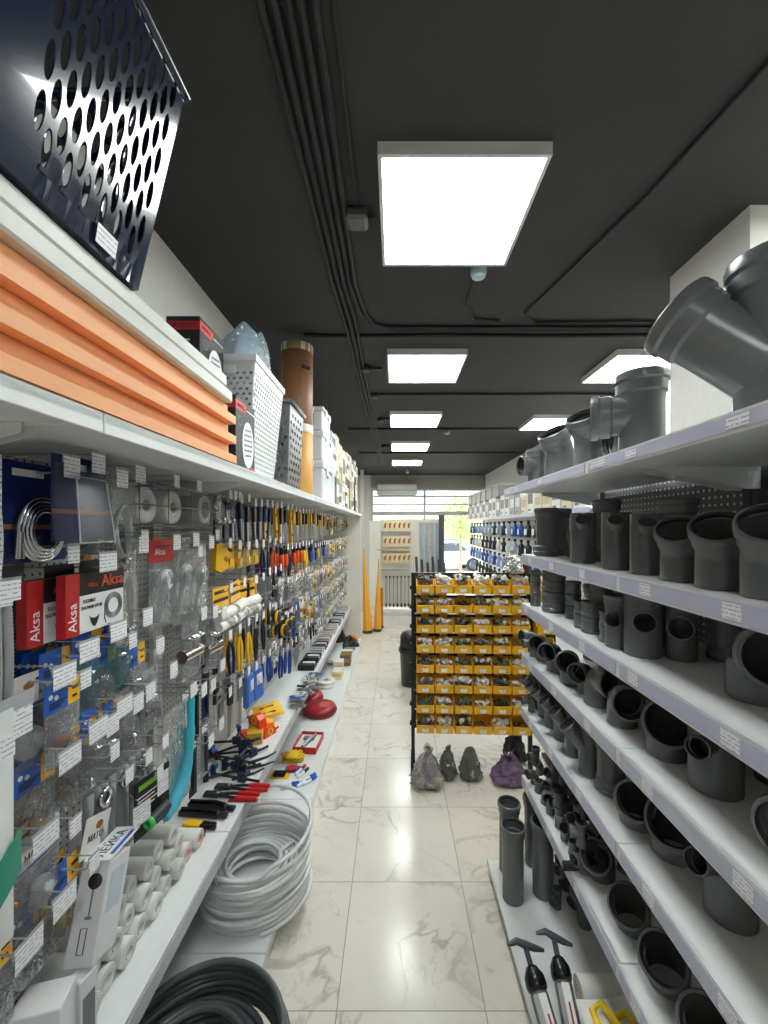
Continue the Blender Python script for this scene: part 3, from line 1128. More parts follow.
# a white bag with a yellow tool, leaning against a roll
t = thing('bagged_trowel', 'white and clear bag holding a yellow plastic tool and yellow roll on the bottom deck', 'packaged tool', (0.80, 1.41, zG + 0.012))
mb = MB()
mb.grid(lambda u, v: (-0.13 + 0.34 * u, -0.12 + 0.24 * v, 0.10 + 0.015 * math.sin(5 * u + 3 * v) + 0.05 * u), 14, 10)
mb.grid(lambda u, v: (-0.12 + 0.32 * u, -0.11 + 0.22 * v, 0.02 + 0.045 * u), 14, 10)
mb.build('backing_sheet', M('white_packing_sheet', (228, 226, 220), 0.55), t)
mb = MB().tube([(-0.06, -0.06, 0.125), (-0.09, -0.01, 0.128), (-0.09, 0.06, 0.13), (-0.05, 0.085, 0.132), (-0.03, 0.03, 0.135), (0.0, -0.04, 0.14)], [.01, .012, .012, .012, .013, .016], 8)
mb.tube([(-0.03, 0.03, 0.137), (0.02, 0.04, 0.145), (0.03, 0.0, 0.145)], .011, 8)
mb.build('tool_handle', M('bright_yellow_plastic', (236, 200, 20), 0.4), t)
mb = MB().tube([(0.13, -0.10, 0.155), (0.13, 0.10, 0.155)], 0.035, 16).build('yellow_roll', M('bright_yellow_plastic'), t)
mb = MB().tube([(0.075, -0.085, 0.15), (0.075, 0.085, 0.15)], 0.02, 12).build('white_roll', M('white_paper'), t)
t2 = thing('foam_roll', 'white rolled foam sheet behind the bagged yellow tool on the bottom deck', 'roll', (0.82, 1.60, zG))
mb = MB().tube([(-0.10, 0, 0.055), (0.14, 0, 0.055)], 0.054, 24)
mb.build('foam_sheet', M('white_foam', (222, 222, 216), 0.7), t2)
mb = MB()
pts = [((0.01 + 0.038 * i / 40) * math.cos(i * .5), (0.01 + 0.038 * i / 40) * math.sin(i * .5)) for i in range(41)]
mb.tube([(-0.1008, a, 0.055 + b) for a, b in pts], 0.0012, 4).build('sheet_edge', M('foam_edge_grey', (150, 150, 146), .7), t2)

# ================================================================ rack of yellow bins
YEL = M('yellow_bin_plastic', (246, 184, 30), 0.35, grain=0.04)
BLKM = M('black_rack_steel', (24, 24, 25), 0.4)
RT = Matrix.Translation((0.168, 3.13, 0)) @ Euler((math.radians(-2.0), 0, math.radians(-2.5))).to_matrix().to_4x4()
CW, RH = 0.1465, 0.1525
rack = thing('bin_rack', 'black steel rack carrying rows of yellow picking bins in the middle of the shop', 'rack')
rack.matrix_world = RT
for i, x in enumerate((-0.03, 6 * CW + 0.012, 7 * CW + 0.055)):
    MB().cbox((x - 0.014, 0.10, 0.0), (x + 0.014, 0.145, 1.59), 0.003).build('post', BLKM, rack)
    if i != 1:
        MB().cbox((x - 0.018, 0.02, 0.016), (x + 0.018, 0.40, 0.046), 0.004).build('foot', BLKM, rack)
for r in range(8):
    MB().cbox((-0.03, 0.125, 0.366 + RH * r - 0.017), (7 * CW + 0.055, 0.139, 0.366 + RH * r + 0.125), 0.002).build('hanging_rail', BLKM, rack)
    for x in (-0.03,):
        MB().cbox((x - 0.026, 0.085, 0.366 + RH * r + 0.02), (x - 0.014, 0.12, 0.366 + RH * r + 0.05), 0.002).build('rail_bolt', BLKM, rack)
MB().cbox((-0.045, 0.1425, 1.545), (7 * CW + 0.07, 0.18, 1.585), 0.003).build('top_bar', BLKM, rack)


def make_bin():
    t = thing('picking_bin', '', 'bin')
    w, d, h, hf, th = 0.068, 0.1195, 0.105, 0.056, 0.003     # half width, depth, back height, front height
    sd = [(0, 0), (d, 0), (d, h), (d * .45, h), (0.018, hf), (-0.012, hf + 0.006), (-0.004, 0.004)]
    mb = MB()
    for s in (-1, 1):
        X = Matrix.Translation((s * w + (0 if s < 0 else -th) + (0), 0, 0)) @ Matrix(((0, 0, 1, 0), (1, 0, 0, 0), (0, 1, 0, 0), (0, 0, 0, 1)))
        mb.prism(sd, th, X)
        rim = [(d, h), (d * .45, h), (0.018, hf)]
        mb.tube([(s * (w + .0005), y, z) for y, z in rim], 0.0032, 6)
    mb.box((-w, 0, 0), (w, d, th))
    mb.box((-w, d - th, 0), (w, d, h))
    mb.add([(-w, -.004, .002), (w, -.004, .002), (w, -.012, hf + .006), (-w, -.012, hf + .006), (-w, 0, .002), (w, 0, .002), (w, -.008, hf + .006), (-w, -.008, hf + .006)],
           [(0, 1, 2, 3), (4, 7, 6, 5), (3, 2, 6, 7), (0, 4, 5, 1), (0, 3, 7, 4), (1, 5, 6, 2)])
    mb.tube([(-w, -.011, hf + .006), (w, -.011, hf + .006)], 0.004, 6)
    mb.build('bin_body', YEL, t)
    X = rot(math.radians(-8), 0, 0, (0, -0.0105, 0.026))
    MB().box((-0.024, -0.0012, -0.013), (0.024, 0.0, 0.013), X).build('bin_label', LAB, t)
    MB().box((-0.03, 0.1195, h - 0.02), (0.03, 0.1240, 0.131)).box((-0.03, 0.1195, 0.1265), (0.03, 0.142, 0.131)).build('hanging_hook', YEL, t)
    return t


WF = M('white_fitting_plastic', (232, 230, 224), 0.35)
GF = M('grey_fitting_plastic', (120, 122, 116), 0.4)
BF = M('brown_fitting_plastic', (120, 84, 52), 0.5)
DF = M('dark_fitting_plastic', (64, 64, 60), 0.4)


def mini(kind, m):
    t = None
    mb = MB()
    r = 0.011
    if kind == 0:
        mb.lathe([(r, -.014), (r * 1.2, -.012), (r * 1.2, -.004), (r, 0), (r * 1.2, .004), (r * 1.2, .012), (r, .014), (r * .75, .014), (r * .75, -.014)], 10, closed=True)
    elif kind == 1:
        mb.tube([(-.016, 0, 0), (0, 0, 0), (.004, 0, .004), (.005, 0, .018)], [r * 1.15, r, r, r * 1.15], 9)
        mb.lathe([(r * 1.2, .010), (r * 1.2, .019), (r * .8, .019), (r * .8, .010)], 10, Matrix.Translation((.005, 0, 0)), closed=True)
    else:
        mb.tube([(-.018, 0, 0), (.018, 0, 0)], r, 9)
        mb.tube([(0, 0, 0), (0, 0, .019)], r, 9)
        mb.lathe([(r * 1.2, -.004), (r * 1.2, .004), (r * .9, .004), (r * .9, -.004)], 9, axis_to((1, 0, 0), (.017, 0, 0)), closed=True)
        mb.lathe([(r * 1.2, -.004), (r * 1.2, .004), (r * .9, .004), (r * .9, -.004)], 9, axis_to((1, 0, 0), (-.017, 0, 0)), closed=True)
    nm = ('pipe_sleeve', 'small_elbow', 'small_tee')[kind]
    o = mb.build(nm, m)
    return tag(o, '', 'pipe fitting')


KBIN = Kind(make_bin)
MK = {}
fill = ['GWMWMWWG', 'GWgMWWGW', 'GWGWGwWW', 'WWGGMEWG', 'GwGMGwGW', 'GwXWGwWW', 'GWGwgwWG', 'GWMEwEGW']
cols = {'G': 'grey', 'g': 'grey', 'W': 'white', 'w': 'white', 'M': 'mixed white and grey', 'E': 'brown', 'X': 'large pale grey'}
level = {'G': 0.058, 'g': 0.042, 'W': 0.060, 'w': 0.046, 'M': 0.062, 'E': 0.024, 'X': 0.062}
heap = {}
MINIS = ((0, 'sleeves'), (1, 'elbows'), (2, 'tees'))
for r in range(8):
    for c in range(7):
        ch = fill[r][c]
        row = 7 - r
        loc = RT @ Vector((CW * (c + 0.5) - 0.008 + (0.045 if c > 5 else 0), 0.0, 0.366 + RH * row))
        er = (math.radians(-2.0), 0, math.radians(-2.5))
        lb = 'yellow bin of %s pipe fittings, %s row from the top, %s column' % (cols[ch], ORD[r + 1], ORD[c + 1])
        b = KBIN.put(loc, lb, er)
        BX = Matrix.Translation(loc) @ Euler(er).to_matrix().to_4x4()
        lv = level[ch] + (0.03 if r == 0 else 0.004)
        nbig = 5 if c < 6 else 2
        if r == 0 and c < 6:
            nbig = 7
        for i in range(nbig):
            kd = RND.choice((0, 1, 2))
            m = {'G': GF, 'g': DF, 'W': WF, 'w': WF, 'M': RND.choice((WF, GF)), 'E': BF, 'X': RND.choice((WF, GF))}[ch]
            if ch == 'G' and RND.random() < 0.3:
                m = RND.choice((DF, WF))
            key = (kd, m.name)
            if key not in MK:
                MK[key] = Kind(mini, kd, m)
            s = 1.0 if ch != 'X' else 1.6
            if r == 0:
                s *= 1.1
            px = -0.044 + 0.022 * (i % 5) + RND.uniform(-.006, .006)
            py = RND.uniform(0.012, 0.05) + (0.03 if i > 4 else 0)
            pz = lv + 0.012 + (py * 0.35) + RND.uniform(0, .010)
            cw = {'grey_fitting_plastic': 'grey', 'dark_fitting_plastic': 'dark grey', 'white_fitting_plastic': 'white', 'brown_fitting_plastic': 'brown'}[m.name]
            lab = 'small %s fitting heaped in the %s row, %s column bin' % (cw, ORD[r + 1], ORD[c + 1])
            MK[key].put(BX @ Vector((px, py, pz)), lab, (RND.uniform(-1.2, 1.2), RND.uniform(-1.2, 1.2), RND.uniform(0, 6.2)), 'small %s fittings in the bin at row %s, column %s' % (cw, ORD[r + 1], ORD[c + 1]), s)
        # the fittings beneath: counted by nobody
        mname = {'G': GF, 'g': DF, 'W': WF, 'w': WF, 'M': GF, 'E': BF, 'X': GF}[ch].name
        hb = heap.setdefault(mname, MB())
        for i in range(26 if c < 6 else 10):
            px, py = RND.uniform(-.045, .045), RND.uniform(0.012, 0.090)
            pz = RND.uniform(.022, lv + .006 + py * .35)
            X = BX @ Matrix.Translation((px, py, pz)) @ Euler((RND.uniform(0, 3), RND.uniform(0, 3), 0)).to_matrix().to_4x4()
            q = 0.011
            hb.lathe([(q, -.013), (q * 1.2, -.010), (q, 0), (q * 1.2, .010), (q, .013), (q * .7, .013), (q * .7, -.013)], 8, X, closed=True)
for mname, hb in heap.items():
    o = hb.build('fitting_fill', MATS[mname], recalc=False)
    tag(o, 'loose %s pipe fittings filling the yellow bins below the topmost ones' % {'grey_fitting_plastic': 'grey', 'dark_fitting_plastic': 'dark', 'white_fitting_plastic': 'white', 'brown_fitting_plastic': 'brown'}[mname], 'pipe fittings', None, 'stuff')

# ================================================================ goods on top of the wall shelving
zT = ZTOP + 0.001
ORANGE = mat_wood('orange_board_edge', (238, 160, 104), (250, 186, 136), 5, (6, 0.25, 6), 0.55)
GREYB = M('pale_grey_profile', (198, 199, 192), 0.45)


def plank(z0, z1, x, y0, y1, m, label, poly=None):
    h = z1 - z0
    poly = poly or [(0, 0), (0.030, 0), (0.030, h * .40), (0.006, h * .52), (0.002, h * .60), (0.002, h * .98), (0, h)]
    mb = MB()
    pts = [(a, b) for a, b in poly] + [(-0.07, h), (-0.07, 0)]
    n = len(pts)
    vs = [(x - 0.030 + a, y0, z0 + b) for a, b in pts] + [(x - 0.030 + a, y1, z0 + b) for a, b in pts]
    fs = [tuple(range(n)), tuple(range(n, 2 * n))[::-1]] + [(i, (i + 1) % n, (i + 1) % n + n, i + n) for i in range(n)]
    mb.add(vs, fs)
    t = mb.build('moulding_board', m)
    return tag(t, label, 'board', 'long boards on top of the wall shelving')


nm = ('bottom', 'middle', 'top')
for i in range(3):
    plank(zT + 0.0665 * i, zT + 0.0665 * i + 0.066, XTOP + 0.003, -0.6, 1.40 - 0.004 * i, ORANGE, 'long orange grooved board above the shelf lip, %s of the three' % nm[i])
gp = [(0, 0), (0.026, 0), (0.030, .006), (0.030, .036), (0.022, .040), (0, .040)]
plank(zT + 0.200, zT + 0.240, XTOP - 0.002, -0.6, 1.375, GREYB, 'long pale grey profile lying directly on the orange boards', gp)
plank(zT + 0.2405, zT + 0.2805, XTOP - 0.005, -0.6, 1.335, GREYB, 'topmost long pale grey profile under the navy basket', gp)

# ---- navy basket with oval holes
NAVY = M('navy_gloss_plastic', (26, 34, 58), 0.16, grain=0.05, coat=0.5)


def holed(fn, nu, nv, mask, hu, hv, seg=14, th=None):
    """A sheet fn(u, v) in nu by nv cells, rows shifted by half a cell in turn, with an oval hole where mask(i, j) says so; th is the wall thickness vector."""
    mb = MB()
    vs, fs = [], []

    def quad(u0, u1, v0, v1, hole):
        if u1 <= u0:
            return
        n = 4
        if not hole:
            o = len(vs)
            for a, b in ((u0, v0), (u1, v0), (u1, v1), (u0, v1)):
                vs.append(fn(a, b))
            fs.append((o, o + 1, o + 2, o + 3))
            return
        cu, cv = (u0 + u1) / 2, (v0 + v1) / 2
        o = len(vs)
        per = []
        for k in range(seg):
            a = 2 * PI * (k + .5) / seg
            ca, sa = math.cos(a), math.sin(a)
            s = 1 / max(abs(ca), abs(sa))
            per.append((cu + (u1 - u0) / 2 * ca * s, cv + (v1 - v0) / 2 * sa * s))
        # keep the cell corners
        for k in range(seg):
            a = 2 * PI * (k + .5) / seg
            vs.append(fn(*per[k]))
            vs.append(fn(cu + hu * math.cos(a), cv + hv * math.sin(a)))
        for k in range(seg):
            k2 = (k + 1) % seg
            p, q = per[k], per[k2]
            a, b, c, d = o + 2 * k, o + 2 * k2, o + 2 * k2 + 1, o + 2 * k + 1
            if abs(p[0] - q[0]) > 1e-6 and abs(p[1] - q[1]) > 1e-6:      # a corner of the cell lies between the two
                cx = u0 if min(p[0], q[0]) - u0 < 1e-6 else u1
                cy = v0 if min(p[1], q[1]) - v0 < 1e-6 else v1
                e = len(vs)
                vs.append(fn(cx, cy))
                fs.append((a, e, b, c, d))
            else:
                fs.append((a, b, c, d))
    for j in range(nv):
        v0, v1 = j / nv, (j + 1) / nv
        sh = 0.5 if j % 2 else 0.0
        for i in range(-1, nu + 1):
            u0, u1 = (i + sh) / nu, (i + 1 + sh) / nu
            a, b = max(0, u0), min(1, u1)
            quad(a, b, v0, v1, mask(i, j) and u0 >= -1e-9 and u1 <= 1 + 1e-9)
    mb.add(vs, fs, False)
    return mb


def solid_sheet(mb, name, mat, parent, th):
    o = mb.build(name, mat, parent, weld=True)
    md = o.modifiers.new('wall', 'SOLIDIFY')
    md.thickness = th
    md.offset = 0
    return o


def basket_wall(fn, nu, nv, mask, hu, hv, th, name, mat, parent, seg=14):
    return solid_sheet(holed(fn, nu, nv, mask, hu, hv, seg), name, mat, parent, th)


bz = zT + 0.2815
nb = thing('laundry_basket', 'glossy navy laundry basket with oval holes on the grey profiles', 'basket')
Y0, Y1, X0, XBK, HB = 0.12, 0.86, XTOP + 0.004, -0.985, 0.46


def nfront(u, v):
    tp = 0.045 * v
    return (X0 + 0.075 * v, Y0 - tp + (Y1 - Y0 + 2 * tp) * u, bz + HB * v)


def nend(u, v):
    tp = 0.045 * v
    return (X0 + 0.075 * v + (XBK - X0 - 0.10 * v) * u, Y1 + tp, bz + HB * v)


def nback(u, v):
    tp = 0.03 * v
    return (XBK - tp + 0.005, Y0 - 0.045 * v + (Y1 - Y0 + 0.09 * v) * u, bz + HB * v)


def nend2(u, v):
    tp = 0.045 * v
    return (X0 + 0.075 * v + (XBK - X0 - 0.10 * v) * u, Y0 - tp, bz + HB * v)


NCOL = 38
for fn, nc, lo, hi, nme in ((nfront, NCOL, 24, 36, 'front_wall'), (nend, 20, 3, 16, 'end_wall')):
    basket_wall(lambda u, v, fn=fn: fn(v, u), 6, nc, lambda i, j, lo=lo, hi=hi: lo <= j <= hi and (0 if j % 2 else 1) <= i <= 5, 0.066, 0.40 / nc, 0.003, nme, NAVY, nb, 18)
for fn in (nback, nend2):
    solid_sheet(MB().grid(fn, 4, 4, False), 'end_wall' if fn is nend2 else 'back_wall', NAVY, nb, 0.003)
MB().box((XBK, Y0, bz), (X0 - 0.002, Y1, bz + 0.004)).build('base_panel', NAVY, nb)
rim = [nfront(0, 1), nfront(1, 1), nend(1, 1), nback(0, 1)]
mb = MB()
for a, b in zip(rim, rim[1:] + rim[:1]):
    a, b = Vector(a), Vector(b)
    d = (b - a).normalized()
    mb.tube([a - d * 0.008, b + d * 0.008], 0.011, 8)
mb.build('rim', NAVY, nb)
mb = MB()
nrm = Vector((1, 0, -0.16)).normalized()
c = Vector(nfront(0.852, 0.062)) + nrm * 0.004
mb.add([c + Vector((0, -0.026, -0.017)), c + Vector((0, 0.026, -0.017)), c + Vector((0.0055, 0.026, 0.017)), c + Vector((0.0055, -0.026, 0.017))], [(0, 1, 2, 3)])
mb.build('paper_label', LAB, nb, recalc=False)

# ---- fan heater cartons
CART = M('black_carton', (26, 25, 27), 0.5)
REDB = M('red_carton_print', (206, 44, 46), 0.5)
WPR = M('white_carton_print', (228, 230, 232), 0.5)
GPR = M('grey_carton_print', (120, 124, 130), 0.5)


def make_heater_box():
    t = thing('heater_carton', '', 'box')
    w, d, h = 0.125, 0.205, 0.279             # x, y, z; front face at x = 0 looks at the aisle
    MB().cbox((-w, 0, 0), (0, d, h), 0.002).build('carton', CART, t)
    MB().box((-w, -0.0008, h - 0.05), (0, 0.0, h - 0.018)).build('red_band', REDB, t)
    MB().prism([(0, 0), (d * .52, 0), (d * .46, -0.034), (0, -0.034)], 0.0008, Matrix.Translation((0, 0, h - 0.016)) @ Matrix(((0, 0, 1, 0), (1, 0, 0, 0), (0, 1, 0, 0), (0, 0, 0, 1)))).build('red_band', REDB, t)
    MB().box((0, d * .55, h - 0.035), (0.0007, d * .98, h - 0.031)).build('white_line', WPR, t)
    text('ARDMCX', 0.022, (-w / 2, -0.0012, h - 0.034), FACE_S, CART, t, sx=1.1)
    text('ARDMCX', 0.022, (0.0012, d * .24, h - 0.033), FACE_E, CART, t, sx=0.8)
    mb = MB()
    Xf = Matrix.Translation((0.0004, d * 0.62, h * 0.40)) @ Matrix(((0, 0, 1, 0), (1, 0, 0, 0), (0, 1, 0, 0), (0, 0, 0, 1)))
    el = [(0.062 * math.cos(2 * PI * i / 28), 0.092 * math.sin(2 * PI * i / 28)) for i in range(28)]
    mb.prism(el, 0.0009, Xf)
    mb.build('printed_heater', WPR, t)
    mb = MB()
    for i in range(6):
        z = -0.05 + 0.02 * i
        ww = 0.045 * math.sqrt(max(0, 1 - (z / 0.075) ** 2))
        mb.prism([(-ww, z), (ww, z + 0.008), (ww, z + 0.016), (-ww, z + 0.008)], 0.0013, Xf)
    mb.build('printed_grille', GPR, t)
    MB().lathe([(0.016, 0), (0.019, 0), (0.019, .001), (0.016, .001)], 20, Matrix.Translation((0, d * .2, h * .68)) @ rot(0, PI / 2, 0), closed=True).build('printed_ring', GPR, t)
    MB().box((0, d * .72, 0.012), (0.0008, d * .95, 0.026)).build('red_print', REDB, t)
    MB().box((-w * .55, -0.0008, h - 0.09), (-w * .3, 0, h - 0.083)).build('white_line', WPR, t)
    return t


KHB = Kind(make_heater_box)
KHB.put((-0.592, 1.52, zT), 'black and red fan heater carton standing on the shelf past the orange boards')
KHB.put((-0.722, 1.512, zT), 'black fan heater carton behind, under the raised one', group=None)
KHB.put((-0.715, 1.50, zT + 0.2795), 'black and red fan heater carton raised above the grey profiles')

# ---- white woven basket, its film bag, drums and the perforated bin
WW = M('white_woven_plastic', (226, 228, 228), 0.4)
wb = thing('woven_laundry_basket', 'tall white woven plastic laundry basket with a blue bag in its top', 'basket')
bx, by, bw, bd, bh = -0.60, 1.755, 0.33, 0.44, 0.525


def wside(s):
    def fn(u, v):
        k = 0.045 * (1 - v)
        x0, x1, y0, y1 = bx - bw + k, bx - k, by + k, by + bd - k
        if s == 0:
            p = (x0 + (x1 - x0) * u, y0)
        elif s == 1:
            p = (x1, y0 + (y1 - y0) * u)
        elif s == 2:
            p = (x1 - (x1 - x0) * u, y1)
        else:
            p = (x0, y1 - (y1 - y0) * u)
        return (p[0], p[1], zT + bh * v)
    return fn


for s, nme in ((0, 'near_wall'), (1, 'front_wall'), (2, 'far_wall'), (3, 'back_wall')):
    nu = 15 if s % 2 else 11
    basket_wall(wside(s), nu, 24, lambda i, j, nu=nu: 1 <= j <= 20 and 0 <= i < nu, 0.024 if s % 2 else 0.032, 0.0135, 0.007, nme, WW, wb, 8)
mb = MB()
mb.cbox((bx - bw - .006, by - .006, zT + bh - .03), (bx + .006, by + .0, zT + bh), 0.003).cbox((bx + .0, by - .006, zT + bh - .03), (bx + .008, by + bd + .006, zT + bh), 0.003)
mb.cbox((bx - bw - .006, by + bd, zT + bh - .03), (bx + .006, by + bd + .006, zT + bh), 0.003).cbox((bx - bw - .006, by - .006, zT + bh - .03), (bx - bw, by + bd + .006, zT + bh), 0.003)
mb.build('rim', WW, wb)
MB().box((bx - bw + .05, by + .045, zT), (bx - .05, by + bd - .045, zT + .004)).build('base_panel', WW, wb)
mb = MB().cbox((bx - bw * .75, by - 0.010, zT + bh - .085), (bx - bw * .25, by - 0.004, zT + bh - .05), 0.003)
mb.build('handle_grip', M('white_smooth_plastic', (236, 236, 236), 0.3), wb)
BAG = clear('pale_blue_film', (196, 214, 226), 0.35, 0.5, 0.5, 0.25, (168, 188, 202))
bg = thing('film_bag', 'pale blue plastic film bag with dots bulging out of the white woven basket', 'bag')


def bagf(u, v):
    a = 2 * PI * u
    w = 1 - 0.62 * v ** 2.2
    wr = 1 + 0.05 * math.sin(5 * a + 4 * v) + 0.03 * math.sin(11 * a - 6 * v)
    ca, sa = math.cos(a), math.sin(a)
    q = (abs(ca) ** 4 + abs(sa) ** 4) ** -0.25
    return (bx - bw / 2 + 0.05 * v + (bw / 2 - 0.024) * w * q * ca * wr * .95, by + bd / 2 + 0.03 * v + (bd / 2 - 0.024) * w * q * sa * wr * .95, zT + bh - 0.10 + 0.31 * v + 0.02 * math.sin(3 * a) * v)


MB().grid(bagf, 40, 16).build('film', BAG, bg)
mb = MB()
for i in range(26):
    u, v = RND.random(), 0.4 + 0.55 * RND.random()
    mb.ball(bagf(u, v), 0.006, 8, 5)
mb.build('printed_dot', M('white_print_dot', (232, 236, 240), .5), bg)

GP = M('grey_perforated_plastic', (104, 104, 106), 0.35)
gb = thing('perforated_basket', 'grey narrow laundry basket with round holes between woven basket and drums', 'basket')
gx, gy, gw, gd, gh = -0.575, 2.24, 0.20, 0.32, 0.475


def gside(s):
    def fn(u, v):
        k = 0.02 * (1 - v)
        x0, x1, y0, y1 = gx - gw + k, gx - k, gy + k, gy + gd - k
        if s == 0:
            p = (x0 + (x1 - x0) * u, y0)
        elif s == 1:
            p = (x1, y0 + (y1 - y0) * u)
        elif s == 2:
            p = (x1 - (x1 - x0) * u, y1)
        else:
            p = (x0, y1 - (y1 - y0) * u)
        return (p[0], p[1], zT + gh * v)
    return fn


for s, nme in ((0, 'near_wall'), (1, 'front_wall'), (2, 'far_wall'), (3, 'back_wall')):
    basket_wall(gside(s), 5, 11, lambda i, j: 0 <= j <= 9 and 0 <= i < 5, 0.055, 0.026, 0.004, nme, GP, gb, 12)
mb = MB().tube([(gx + .006, gy - .008, zT + gh), (gx + .006, gy + gd + .008, zT + gh), (gx - gw - .006, gy + gd + .008, zT + gh), (gx - gw - .006, gy - .008, zT + gh)], 0.014, 8, True)
mb.build('rim', M('dark_grey_rim', (62, 62, 64), 0.3), gb)


def make_drum(wood, band, name, label, h, r):
    t = thing(name, label, 'drum')
    MB().lathe([(0, 0), (r * .96, 0), (r, .01), (r, h - .05), (0, h - .05)], 32).build('drum_body', wood, t)
    MB().lathe([(r * 1.02, h - .055), (r * 1.02, h - .002), (r * .98, h), (0, h), (0, h - .055)], 32).build('top_band', band, t)
    return t


BRW = mat_wood('brown_wood_grain', (112, 74, 48), (160, 116, 80), 4, (1, 1, .12))
kb = N('banded_beige_lid')
wv = kb.n('ShaderNodeTexWave', wave_type='BANDS', bands_direction='Y')
wv.inputs['Scale'].default_value = 9
kb.l(kb.obj(), wv.inputs[0])
kb.l(kb.mix(kb.math('GREATER_THAN', wv.outputs['Fac'], .5), rgb((150, 126, 94)), rgb((214, 204, 180))), kb.b.inputs['Base Color'])
TAN = M('tan_drum', (216, 160, 82), 0.5)
t = make_drum(TAN, M('white_drum_band', (220, 212, 196), .5), 'storage_drum', 'tan drum with a pale top band standing on the shelf below the brown drum', 0.47, 0.105)
t.location = (-0.665, 2.78, zT)
MB().cbox((0.10, -0.012, 0.20), (0.112, 0.012, 0.235), .003).build('latch', LFR, t)
t = make_drum(BRW, kb.m, 'storage_drum', 'brown wood-grain drum with a striped lid band stacked on the tan drum', 0.54, 0.105)
t.location = (-0.665, 2.78, zT + 0.471)
X = Matrix.Translation((0.075, -0.072, 0.37)) @ rot(0, 0, math.radians(-44))
MB().cbox((-0.012, -0.03, -0.012), (0.012, 0.03, 0.012), .005, X).build('handle_slot', M('dark_slot', (38, 28, 22), .6), t)
MB().cbox((0.10, -0.012, 0.09), (0.112, 0.012, 0.125), .003).build('latch', LFR, t)

# ---- white plastic drawer boxes
WP = M('white_translucent_plastic', (216, 220, 226), 0.3)
for i, (w, d, h, z) in enumerate(((0.30, 0.64, 0.315, 0), (0.28, 0.54, 0.235, 0.317), (0.25, 0.36, 0.195, 0.554))):
    t = thing('storage_box', 'white plastic storage box with clipped lid beside the tan drum, %s of the stack' % ('lowest', 'middle', 'topmost')[i], 'storage box', (-0.575, 3.27, zT + z))
    mb = MB().cbox((-w, 0, 0), (0, d, h * .82), .012)
    mb.build('tub', WP, t)
    MB().cbox((-w - .008, -.008, h * .82), (.008, d + .008, h), .008).build('lid', WP, t)
    for y in (d * .25, d * .72):
        MB().cbox((.008, y - .03, h * .66), (.016, y + .03, h * .95), .003).build('clip', M('white_smooth_plastic'), t)
    MB().box((.0, d * .35, h * .12), (.0012, d * .62, h * .62)).build('paper_label', LAB, t)
    MB().box((-w * .7, -.0012, h * .3), (-w * .3, .0, h * .7)).build('paper_label', M('grey_print', (150, 156, 176), .5), t)
    if i == 0:
        MB().box((.0012, d * .28, h * .62), (.003, d * .40, h * .78)).build('red_print', REDB, t)

# ---- the packed goods further along the top shelf
def make_pack(w, d, h, m, band, name):
    t = thing(name, '', 'package')
    MB().cbox((-w, 0, 0), (0, d, h), .006).build('carton', m, t)
    MB().box((0, d * .12, h * .35), (.0012, d * .88, h * .78)).build('printed_panel', band, t)
    MB().box((-w * .85, -.0012, h * .3), (-w * .2, 0, h * .7)).build('printed_panel', band, t)
    MB().box((0, d * .15, h * .08), (.0012, d * .55, h * .16)).build('printed_line', GPR, t)
    return t


CREAM = M('cream_carton', (222, 212, 188), .55)
BRN = M('brown_grey_carton', (150, 130, 116), .55)
BLKC = M('black_carton')
PRN = [M('beige_print', (196, 178, 150), .5), M('dark_print', (70, 66, 62), .5), M('pale_green_print', (196, 208, 170), .5), WPR]
pk = [(CREAM, 0), (BRN, 3), (CREAM, 1), (WPR, 0), (BLKC, 3), (CREAM, 2), (BRN, 0), (CREAM, 1), (WPR, 1), (BLKC, 3), (CREAM, 0)]
desc = {'cream_carton': 'cream', 'brown_grey_carton': 'brown', 'black_carton': 'black', 'white_carton_print': 'white'}
y = 3.96
for c in range(11):
    d = RND.uniform(.235, .27)
    hts = ((.22, .30, .20), (.30, .45), (.17, .28, .25), (.26, .42), (.22, .24, .26), (.30, .30, .14), (.40, .35), (.20, .30, .22), (.30, .42), (.55, .25), (.26, .30, .18))[c]
    z = 0
    for l, h in enumerate(hts):
        m, b = pk[(c + l * 4) % 11]
        t = make_pack(RND.uniform(.20, .26), d - .012, h - .001, m, PRN[b], 'packed_carton')
        t.location = (-0.60 - RND.uniform(0, .02), y, zT + z)
        t['label'] = '%s carton beyond the white boxes on the top shelf, %s column, %s up' % (desc[m.name], ORD[c + 1], ORD[l + 1])
        t['group'] = 'cartons on the top shelf of the wall shelving'
        z += h
    y += d

# ================================================================ wire hooks
WIRE = M('zinc_wire')
TAGM = mat_tag()
TAGH = M('clear_tag_holder', (172, 174, 180), 0.25)


def make_hook(tw, th, ln=0.285, dz=0.0):
    """A double wire hook: lower prong with a turned-up tip, upper prong with a price tag."""
    t = thing('display_hook', '', 'display hook')
    mb = MB().tube([(0, 0, 0), (ln - .012, 0, 0), (ln - .004, 0, .004), (ln, 0, .014)], .0026, 6)
    mb.build('prong', WIRE, t)
    MB().tube([(0, 0, .035), (ln + .012, 0, .035)], .0018, 6).build('tag_arm', WIRE, t)
    MB().cbox((-0.002, -.016, -.012), (0.003, .016, .05), .001).build('back_plate', WIRE, t)
    tg = MB().box((ln + .012, -tw / 2 - .002, .036 + dz - th * .30), (ln + .0135, tw / 2 + .002, .042 + dz)).build('tag_holder', TAGH, t)
    MB().box((ln + .0137, -tw / 2, .040 + dz - th), (ln + .0147, tw / 2, .036 + dz)).build('price_tag', TAGM, tg)
    return t


KH = {'s': Kind(make_hook, .034, .044), 'm': Kind(make_hook, .046, .052), 'l': Kind(make_hook, .064, .050, .285, 0.0)}
HOOKN = [0]


